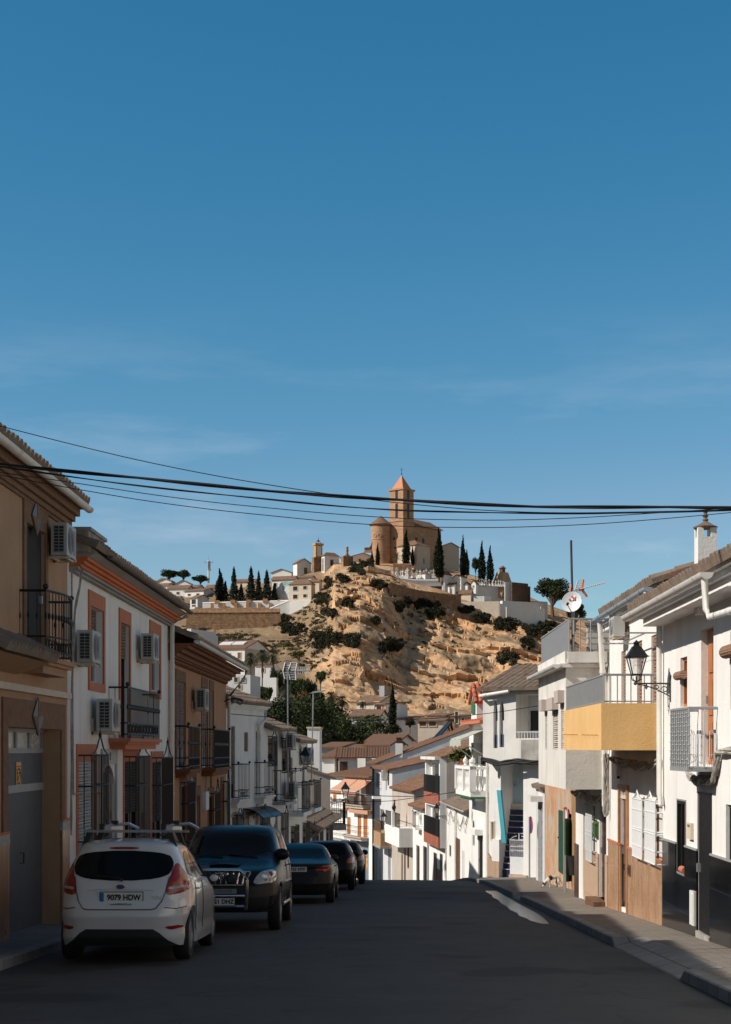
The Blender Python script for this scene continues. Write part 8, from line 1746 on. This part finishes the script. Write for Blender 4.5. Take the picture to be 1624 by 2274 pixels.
for a in (('white domed mausoleum right of the broad cypress', 700, 1050, 970, 30, 70, 40, 'hip', 1.2), ('white tomb chapel with a brown door', 848, 1050, 990, 76, 55, 50, 'gr', .9), ('white chapel with a brown pyramid roof above the fort wall', 905, 1130, 1060, 85, 50, 32, 'hip', 1.6), ('tiny white gabled tomb behind the pyramid roofed chapel', 980, 1085, 1050, 45, 22, 30, 'gr', 1.1), ('white tomb house left of the broad cypress', 530, 1000, 962, 72, 54, 38, 'hip', .9), ('low white tomb with a tiled ridge', 790, 1085, 1058, 78, 20, 20, 'gl', .7), ('small flat white tomb on the terraces', 745, 1115, 1080, 50, 35, 35, None, 0), ('white stepped tomb at the terrace edge', 690, 1085, 1062, 60, 24, 25, None, 0)):
    l, x_, yb, yt, a_, b_, an, rf, rh = a; t, B = hh('mausoleum', l, 'tomb', 6, x_, yb, yt, 440, a_, b_, an, WASH, rf, rh, wins=(('l', .5, .05, .5, .9, DKWOOD),) if rf else (), down=2, e=.2)
for a in (('white block with a tiled lean-to beside the fort wall corner', 935, 1205, 1135, 438, 95, 20, 15, CREAM, 'gl', 1.2), ('open white shed on the lower cemetery terrace', 1050, 1215, 1160, 438, 90, 4, 5, WASH, None, 0), ('bright white cube on the lower cemetery terrace', 1052, 1220, 1160, 436, 2, 68, 60, WASH, None, 0), ('tan plastered wall block at the cliff edge', 1185, 1330, 1205, 432, 360, 10, 8, CREAM, None, 0), ('white block at the end of the tan wall', 1190, 1330, 1225, 432, 6, 60, 45, WASH, None, 0), ('long white cemetery hall with niches', 1215, 1340, 1200, 436, 20, 395, 62, WASH, None, 0), ('upper long white cemetery wall block', 958, 1130, 1055, 442, 6, 290, 55, WASH, None, 0), ('white block under the ruined tower', 1238, 1190, 1035, 441, 4, 70, 55, WASH, None, 0), ('far white terrace block on the right ridge', 1400, 1300, 1197, 444, 4, 230, 60, WASH, None, 0), ('white buttress on the right terrace', 1555, 1310, 1255, 440, 4, 22, 40, WASH, None, 0), ('lowest white gallery with grey grilles on the right', 1250, 1400, 1255, 430, 4, 362, 62, WASH, None, 0)):
    l, x_, yb, yt, Y_, a_, b_, an, m_, rf, rh = a; hh('cemetery_building', l, 'building', 6, x_, yb, yt, Y_, a_, b_, an, m_, rf, rh, down=5)
# --- upper town on the left
W2 = lambda *f: tuple(f)
for a in (('beige two storey house with balconies beside the rock', 'house', 1140, 800, 648, 436, 200, 30, 18, CREAM, 'hip', 1.6, (('l', .28, .70, 1.5, 1.3), ('l', .28, .22, 1.5, 1.3), ('l', .72, .64, 1.9, 1.7), ('l', .72, .16, 1.9, 1.7))),
          ('white wall base under the beige house', 'retaining wall', 1136, 890, 800, 434, 196, 28, 18, WASH, None, 0, ()), ('white house painted with a teal mural', 'house', 990, 745, 606, 450, 205, 28, 20, WASH, 'gl', 2.0, (('l', .42, .62, 1.6, 1.6), ('l', .85, .55, 1.4, 1.6))),
          ('low white house with a shallow gable above the mural house', 'house', 965, 590, 545, 470, 180, 20, 12, WASH, 'gr', 1.2, ()), ('white gabled house with one brown window on the skyline', 'house', 1015, 590, 462, 464, 40, 120, 62, WASH, 'gl', 2.6, (('r', .6, .28, 1.5, 2.6, BRWOOD),)),
          ('white tower house with a small balcony under the bell tower', 'house', 1258, 620, 398, 458, 28, 126, 62, WASH, 'hip', 1.2, (('r', .5, .62, 1.5, 2.5), ('l', .5, .4, 1.0, 3.0), ('l', .5, .7, 1.0, 2.2))), ('white annex at the right foot of the tower house', 'house', 1304, 615, 540, 452, 4, 80, 60, WASH, None, 0, ()),
          ('low house with a tiled roof under the skyline gable house', 'house', 1140, 625, 588, 452, 125, 30, 20, WASH, 'gl', 1.2, ()), ('tan house with a tiled roof below the bell tower', 'house', 1210, 670, 625, 444, 190, 22, 20, CREAM, 'gl', 1.2, (('l', .3, .3, .9, 1.0),)), ('long white house with a tiled roof left of the apse', 'house', 1500, 475, 402, 466, 4, 200, 62, WASH, 'gl', 2.2, (('r', .35, .45, 1.0, 1.0), ('r', .7, .45, 1.0, 1.0))), ('small white house behind the ruined tower', 'house', 1400, 470, 415, 470, 4, 120, 60, WASH, 'gl', 1.8, ()),
          ('cream house seen between the conifers', 'house', 640, 720, 625, 475, 170, 20, 15, CREAM, 'gl', 1.6, ()), ('tiled house at the left end of the conifers', 'house', 300, 740, 680, 460, 95, 24, 20, WASH, 'gl', 1.8, (('l', .5, .4, 1.0, 1.0),)), ('white house with a shaded porch near the wall end', 'house', 130, 880, 770, 446, 70, 90, 40, WASH, 'gl', 1.8, (('l', .5, .5, 2.6, 2.0), ('l', .5, .08, 2.4, 1.8))), ('pale house with two small windows behind the porch house', 'house', 185, 790, 705, 456, 180, 95, 25, WASH, 'gl', 1.7, (('l', .3, .5, 1.3, .8), ('l', .75, .5, 1.3, .8), ('r', .5, .4, 1.2, 1.2))), ('broad white gabled house on the left skyline', 'house', 75, 700, 650, 470, 150, 15, 10, WASH, 'gr', 1.4, ()), ('small white house at the wall end', 'house', 110, 925, 850, 440, 60, 20, 20, WASH, None, 0, ())):
    l, cat, x_, yb, yt, Y_, a_, b_, an, m_, rf, rh, wn = a; t, B = hh('retaining_wall' if 'wall base' in l else 'village_house', l, cat, 4, x_, yb, yt, Y_, a_, b_, an, m_, rf, rh, wins=wn)
    if 'teal mural' in l:
        q = MB(); o = B.c + B.tl * B.wl * .28; o.z = B.zg; q.obox(Vector((o.x, o.y, B.zg + .3)) + B.nl * .01 - B.tl * B.wl * .27, B.tl * B.wl * .5, B.nl * .05, (0, 0, (B.zt - B.zg) * .8)); q.build('mural', mat('teal_mural', (.16, .42, .46), .8, var=.3, vs=.5, col2=(.62, .66, .64), thr=(.45, .58)), t)
for a in (('white gable at the far left of the town', 381, 1303, 1290, 470, 30, 6, 15, WASH, 'gr', 1.0), ('brown roofed house at the far left of the town', 418, 1325, 1306, 462, 46, 8, 12, WASH, 'gl', 2.2), ('white house with brown roof behind the terrace roofs', 440, 1318, 1303, 466, 38, 10, 18, WASH, 'gl', 1.6), ('low tiled house at the left edge of the town', 372, 1318, 1300, 468, 30, 10, 20, WASH, 'gl', 1.8), ('dark roofed house left of the broad white gable', 366, 1300, 1292, 478, 22, 6, 15, CREAM, 'hip', 1.6), ('red roofed cottage by the porch house', 396, 1345, 1330, 450, 40, 8, 15, WASH, 'gl', 2.0)):
    l, x_, yb, yt, Y_, a_, b_, an, m_, rf, rh = a; hh('village_house', l, 'house', 'D', x_, yb, yt, Y_, a_, b_, an, m_, rf, rh, wins=(('l', .5, .35, 1.2, .9),))
px, pb = T(4, 1150, 560); t = thing('clock_tower', 'brick tower with a white and ochre belfry on the left skyline', 'tower', Wp(px, pb, 462)); Bt = Bx(*T(4, 1165, 560), T(4, 0, 410)[1], 462, 22 * .25, 66 * .25, 55); Bt.wall(STONE2, t, name='brick_base'); Bu = Bx(*T(4, 1180, 410), T(4, 0, 300)[1], 462, 16 * .25, 58 * .25, 58, down=0); Bu.wall(mat('ochre_trim', (.52, .29, .08), .85), t, name='belfry'); q = MB(); o = Bu.c + Bu.tr * Bu.wr * .2; q.obox(Vector((o.x, o.y, Bu.zg + .4)), Bu.tr * Bu.wr * .6, Bu.nr * .06, (0, 0, (Bu.zt - Bu.zg) * .78)); q.build('white_panel', WASH, t); Bu.wall(MATS['ochre_trim'], t, Bu.zt - .1, Bu.zt + .5, .3, 'cornice')
c_ = Bu.p(Bu.wl / 2, Bu.wr / 2, Bu.zt + .5); q = MB()
for s_ in (-.8, .8): q.tube([c_ + Vector((s_, 0, 0)), c_ + Vector((s_ * .6, 0, .6)), c_ + Vector((0, 0, 1.2))], .07, 4)
q.tube([c_ + Vector((0, 0, 1.1)), c_ + Vector((0, 0, 2.0))], .05, 4); q.lathe([(.32, 0), (.26, .3), (.14, .55), (.05, .65)], c_ + Vector((0, 0, .4)), 8); q.build('bell_frame', IRON, t)
_, B = hh('ruined_tower', 'rough ochre stub of a ruined stone tower near the cliff edge', 'ruin', 4, 1425, 560, 400, 452, 20, 86, 60, STONE2)
q = MB(); c_ = B.p(B.wl * .5, B.wr * .5, B.zt); q.tube([c_, c_ + Vector((0, 0, 2.2))], .35, 6); q.ball(c_ + Vector((0, 0, 2.6)), .42); q.lathe([(.5, 0), (.3, .6), (.45, 1.4), (.3, 2.0)], c_ + Vector((0, 0, .5)), 8); q.build('statue', STONE2, _)
t = thing('telecom_mast', 'telecom mast with antenna panels on the town skyline', 'mast', Wp(*T(4, 229, 615), 480)); a0, a1 = Wp(*T(4, 229, 640), 480), Wp(*T(4, 230, 440), 480); q = MB(); q.tube([a0, a1], .3, 8); q.build('pole', WHITEM, t); q = MB()
for k in range(3): d_ = Vector((math.cos(k * 2.1), math.sin(k * 2.1), 0)) * .45; q.tube([a1 + d_ - Vector((0, 0, 3)), a1 + d_ - Vector((0, 0, .3))], .17, 6)
q.build('antenna_panel', SILVM, t); q = MB(); q.tube([a1 + Vector((-1.3, 0, -.6)), a1 + Vector((1.3, 0, -.6))], .07, 4); q.tube([a1 + Vector((-1.3, 0, -.9)), a1 + Vector((-1.3, 0, -.1))], .06, 4); q.tube([a1 + Vector((1.3, 0, -.9)), a1 + Vector((1.3, 0, -.1))], .06, 4); q.tube([a1, a1 + Vector((0, 0, 1.4))], .05, 4); q.build('crossarm', GREYM, t); q = MB(); q.lathe([(.001, 0), (.4, .1), (.4, .2), (.001, .2)], a1 + Vector((.4, -.4, -3.0)), 12, axis=(.3, -1, 0)); q.build('drum_antenna', WHITEM, t)
T4 = lambda *a: [T(4, x, y) for x, y in a]
PIERM = mat('pier_brick', (.42, .22, .11), .9, var=.2, vs=2)
t, A = cwall('white panelled terrace wall with brick piers', T4((175, 822), (430, 815), (680, 808), (860, 805), (940, 800)), 442, 440, T4((175, 900), (430, 900), (680, 895), (860, 890), (940, 890)), WASH, 'wall', 'terrace_wall')
for k, x_ in enumerate((262, 365, 470, 575, 680, 778)): c_ = Wp(*T(4, x_, 900), 440.8); q = MB(); h_ = (900 - 818) * .2502 / F * 441; q.box((c_.x, c_.y, c_.z + h_ / 2), (.85, .8, h_)); q.build('brick_pier', PIERM, t)
for x_, y_ in ((305, 800), (445, 795), (585, 793), (732, 785), (866, 790)): c_ = Wp(*T(4, x_, y_), 441); q = MB(); q.box((c_.x, c_.y, c_.z - .35), (1.4, .9, 1.0)); q.build('raised_pier', PIERM, t)
t, A = cwall('low stone parapet with brick posts before the terrace wall', T4((135, 875), (400, 872), (770, 868)), 433, 432, T4((135, 915), (400, 915), (770, 910)), STONE2, 'wall', 'parapet_wall')
for x_ in (125, 232, 372, 497, 625, 750): c_ = Wp(*T(4, x_, 866), 431.6); q = MB(); q.box((c_.x, c_.y, c_.z - .55), (1.2, 1.0, 1.3)); q.build('brick_post', PIERM, t)
cwall('tall rubble retaining wall above the slope', T4((30, 905), (210, 905), (500, 905), (860, 900)), 424, 424, T4((30, 1060), (210, 1060), (500, 1062), (890, 1050)), STONE2, 'wall', 'retaining_wall', th=2)
cwall('white ramp wall rising to the beige house', T4((690, 895), (780, 868), (860, 835), (942, 800)), 437, 437, T4((690, 905), (780, 900), (860, 895), (942, 890)), WASH, 'wall', 'ramp_wall')
# --- houses on the lower slope and in the valley
t, B = hh('hillside_house', 'white house with a long tiled roof and skylights on the lower slope', 'house', 4, 550, 1345, 1218, 305, 285, 130, 20, WASH, 'gl', 3.4, TILEH, (('l', .17, .28, 1.0, 1.7, BRWOOD), ('l', .52, .45, 1.0, .9, BRWOOD)), depth=12)
for fx in (.2, .62):
    q = MB(); o = B.p(B.wl * fx, 2.4, B.zt + .9); sl_ = 2.04 / 6; q.obox(o, B.tl * 2.6, (B.tr + Vector((0, 0, sl_))).normalized() * 1.8, (0, 0, .2)); q.build('skylight', WHITEM, t)
q = MB(); q.obox(B.p(-.03, .1, B.zb), B.tr * (B.wr - .2), B.nr * .02, (0, 0, B.zt - B.zb)); q.build('tan_gable_render', TANW, t)
q = MB(); q.lathe([(.001, 0), (.45, .1), (.45, .2), (.001, .2)], B.p(B.wl + .2, -.2, B.zt + .6), 10, axis=(-.3, -1, .2)); q.build('roof_dish', WHITEM, t)
for a in (('village_house', 'shaded white house block below the palms', 4, 600, 1620, 1455, 235, 215, 10, 8, WHITEG, None, 0, (('l', .3, .6, .8, .9), ('l', .6, .62, .8, 1.0), ('l', .45, .25, .6, .8))), ('village_house', 'white stepped house behind the three palms', 4, 780, 1500, 1360, 285, 140, 12, 10, WASH, 'mono', 1.0, (('l', .5, .5, .8, 1.0),)), ('garden_wall', 'zigzag white garden wall descending between the palms', 4, 830, 1590, 1480, 260, 120, 6, 12, WASH, None, 0, ()), ('roof_block', 'grey roof blocks at the left foot of the slope', 4, 78, 1140, 1075, 180, 76, 20, 20, WHITEG, None, 0, ()), ('roof_block', 'small pale block on the left foot of the slope', 4, 75, 1090, 1045, 190, 40, 14, 20, WHITEG, None, 0, ()),
          ('valley_house', 'tan valley house with a dark roof and chimney', 7, 120, 400, 310, 232, 200, 60, 25, CREAM, 'gl', 1.2, (('l', .1, .3, 1.0, 1.6), ('l', .75, .45, 1.0, 1.4))), ('valley_house', 'narrow white valley house above an orange garage door', 7, 165, 470, 322, 222, 78, 36, 30, WASH, 'mono', .5, (('l', .55, .65, 1.1, 1.1), ('l', .35, .08, 1.9, 2.6, ORWOOD))), ('valley_house', 'white valley cottage with a tiled roof, left of the cypress', 7, 115, 500, 432, 205, 240, 10, 10, WASH, 'gl', 1.0, ()),
          ('shed', 'low white shed right of the lone cypress', 7, 455, 540, 450, 225, 205, 8, 8, WASH, 'mono', .5, (('l', .35, .3, .6, .7),)), ('shed', 'shed with two brown doors and a corrugated roof', 7, 690, 530, 470, 215, 225, 8, 8, CREAM, 'mono', .6, (('l', .42, .12, 1.4, 1.1, BRWOOD), ('l', .80, .12, 1.3, 1.1, BRWOOD))), ('shed', 'flat concrete shed at the right foot of the cliff', 7, 935, 505, 430, 220, 140, 6, 8, TANW, 'mono', .4, (('l', .5, .3, .6, .8), ('l', .9, .1, .6, 2.4))), ('shed', 'small raised shed with a grey roof under the cliff', 7, 700, 460, 425, 240, 155, 20, 15, TANW, 'mono', .5, ()), ('shed', 'grey lean-to between the raised shed and concrete shed', 7, 800, 470, 450, 235, 110, 10, 12, STONE2, 'mono', .4, ()),
          ('roof_house', 'tiled roof house in the shade behind the long gable', 7, 285, 720, 655, 165, 270, 20, 15, WASH, 'gl', .8, ()), ('roof_house', 'second dark tiled roof peeping over the white verge', 7, 200, 720, 690, 155, 200, 20, 15, WASH, 'gl', .7, ()), ('roof_house', 'flat grey roof beside the plastered gable', 5, 1390, 380, 302, 150, 180, 10, 10, GREYW, 'mono', .5, ()), ('roof_house', 'orange roofed house end behind the plastered gable', 5, 1345, 480, 390, 140, 110, 10, 12, WASH, 'mono', .8, ()), ('roof_house', 'long low white roof edge above the yellow green tree', 5, 1620, 380, 320, 160, 170, 10, 10, WASH, 'gl', .5, ())):
    nm, l, n, x_, yb, yt, Y_, a_, b_, an, m_, rf, rh, wn = a; t, B = hh(nm, l, 'house' if 'house' in nm else nm.replace('_', ' '), n, x_, yb, yt, Y_, a_, b_, an, m_, rf, rh, TILEH if n in (5, 7) and Y_ < 170 else FROOF, wn, down=6, depth=7)
    if 'chimney' in l: q = MB(); c_ = B.p(B.wl * .25, 3, B.zt + 1.4); q.box((c_.x, c_.y, c_.z), (.8, .8, 2.4)); q.build('chimney', WASH, t)
# ================================================================== camera, sun, sky
cam = bpy.data.cameras.new('camera'); co_ = bpy.data.objects.new('camera', cam); COL.objects.link(co_); sc.camera = co_
cam.sensor_fit = 'VERTICAL'; cam.sensor_height = 36; cam.lens = F / 2273 * 36
cam.shift_x = (812 - VX) / 2273; cam.shift_y = (HY - 1136.5) / 2273
cam.clip_start = .1; cam.clip_end = 8000
co_.location = (0, 0, 0); co_.rotation_euler = (R(90), 0, 0)
SUN_EL, SUN_AZ = 37.5, 17.0                                  # azimuth: degrees behind the street's left
sd = Vector((-math.cos(R(SUN_AZ)) * math.cos(R(SUN_EL)), -math.sin(R(SUN_AZ)) * math.cos(R(SUN_EL)), math.sin(R(SUN_EL))))
sl = bpy.data.lights.new('sun', 'SUN'); sl.energy = 5.0; sl.angle = R(.53); sl.color = (1, .93, .83)
so_ = bpy.data.objects.new('sun', sl); COL.objects.link(so_); so_.rotation_euler = sd.to_track_quat('Z', 'Y').to_euler()
w = bpy.data.worlds.new('World'); sc.world = w; w.use_nodes = True; nt = w.node_tree; N = nt.nodes; bg = N['Background']
sky = N.new('ShaderNodeTexSky'); sky.sky_type = 'NISHITA'; sky.sun_disc = False
sky.sun_elevation = R(SUN_EL); sky.sun_rotation = math.atan2(sd.x, sd.y); sky.altitude = 0; sky.air_density = 1.0; sky.dust_density = 0; sky.ozone_density = 6
tc = N.new('ShaderNodeTexCoord'); mp = N.new('ShaderNodeMapping'); mp.inputs['Scale'].default_value = (1.2, 1.2, 6); nt.links.new(tc.outputs['Generated'], mp.inputs['Vector'])
nz = N.new('ShaderNodeTexNoise'); nz.inputs['Scale'].default_value = 3.2; nz.inputs['Detail'].default_value = 7; nz.inputs['Roughness'].default_value = .6; nt.links.new(mp.outputs[0], nz.inputs['Vector'])
mr = N.new('ShaderNodeMapRange'); mr.inputs[1].default_value = .50; mr.inputs[2].default_value = .78; mr.inputs[4].default_value = .55; nt.links.new(nz.outputs['Fac'], mr.inputs[0])
sx = N.new('ShaderNodeSeparateXYZ'); nt.links.new(tc.outputs['Generated'], sx.inputs[0])
mz = N.new('ShaderNodeMapRange'); mz.inputs[1].default_value = .28; mz.inputs[2].default_value = .12; nt.links.new(sx.outputs['Z'], mz.inputs[0])
mm = N.new('ShaderNodeMath'); mm.operation = 'MULTIPLY'; nt.links.new(mr.outputs[0], mm.inputs[0]); nt.links.new(mz.outputs[0], mm.inputs[1])
# deep, graded blue of the photographed part of the sky (ahead of the camera), warm tint added to the sky elsewhere so the shade stays neutral
sp = N.new('ShaderNodeSeparateColor'); cb_ = N.new('ShaderNodeCombineColor'); nt.links.new(sky.outputs[0], sp.inputs[0])
STR = .086; KV = .09 / STR
for k, (a_, p_) in enumerate(((6.9 * KV ** 2.08, 2.08), (1.2 * KV, 1.0), (1.0 * KV ** .85, .85))):
    m1 = N.new('ShaderNodeMath'); m1.operation = 'POWER'; m1.inputs[1].default_value = p_; nt.links.new(sp.outputs[k], m1.inputs[0])
    m2 = N.new('ShaderNodeMath'); m2.operation = 'MULTIPLY'; m2.inputs[1].default_value = a_ * STR ** (p_ - 1); nt.links.new(m1.outputs[0], m2.inputs[0]); nt.links.new(m2.outputs[0], cb_.inputs[k])
    if k == 0: m2r = m2
    if k == 1: m2g = m2
mn = N.new('ShaderNodeMath'); mn.operation = 'MULTIPLY'; mn.inputs[1].default_value = .56; m3 = N.new('ShaderNodeMath'); m3.operation = 'MINIMUM'
nt.links.new(m2g.outputs[0], mn.inputs[0]); nt.links.new(mn.outputs[0], m3.inputs[1]); nt.links.new(m2r.outputs[0], m3.inputs[0]); nt.links.new(m3.outputs[0], cb_.inputs[0])
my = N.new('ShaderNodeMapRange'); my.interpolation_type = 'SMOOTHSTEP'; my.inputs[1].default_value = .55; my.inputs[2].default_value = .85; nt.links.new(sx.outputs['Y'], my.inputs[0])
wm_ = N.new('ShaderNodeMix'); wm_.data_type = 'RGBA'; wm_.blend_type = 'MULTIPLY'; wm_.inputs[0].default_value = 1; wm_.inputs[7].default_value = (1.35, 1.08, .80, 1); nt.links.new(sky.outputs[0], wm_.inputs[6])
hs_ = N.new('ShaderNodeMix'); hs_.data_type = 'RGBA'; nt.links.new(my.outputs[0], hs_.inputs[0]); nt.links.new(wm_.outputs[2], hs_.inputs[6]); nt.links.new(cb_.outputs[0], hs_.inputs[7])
mx = N.new('ShaderNodeMix'); mx.data_type = 'RGBA'; mx.inputs[7].default_value = (8, 9, 10, 1); nt.links.new(mm.outputs[0], mx.inputs[0]); nt.links.new(hs_.outputs[2], mx.inputs[6])
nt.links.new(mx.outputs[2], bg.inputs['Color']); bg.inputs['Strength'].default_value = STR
vs = sc.view_settings; vs.view_transform = 'Standard'; vs.look = 'None'; vs.exposure = 0; vs.gamma = 1; vs.use_curve_mapping = False
sc.cycles.max_bounces = 12; sc.cycles.diffuse_bounces = 8; sc.cycles.use_denoising = True
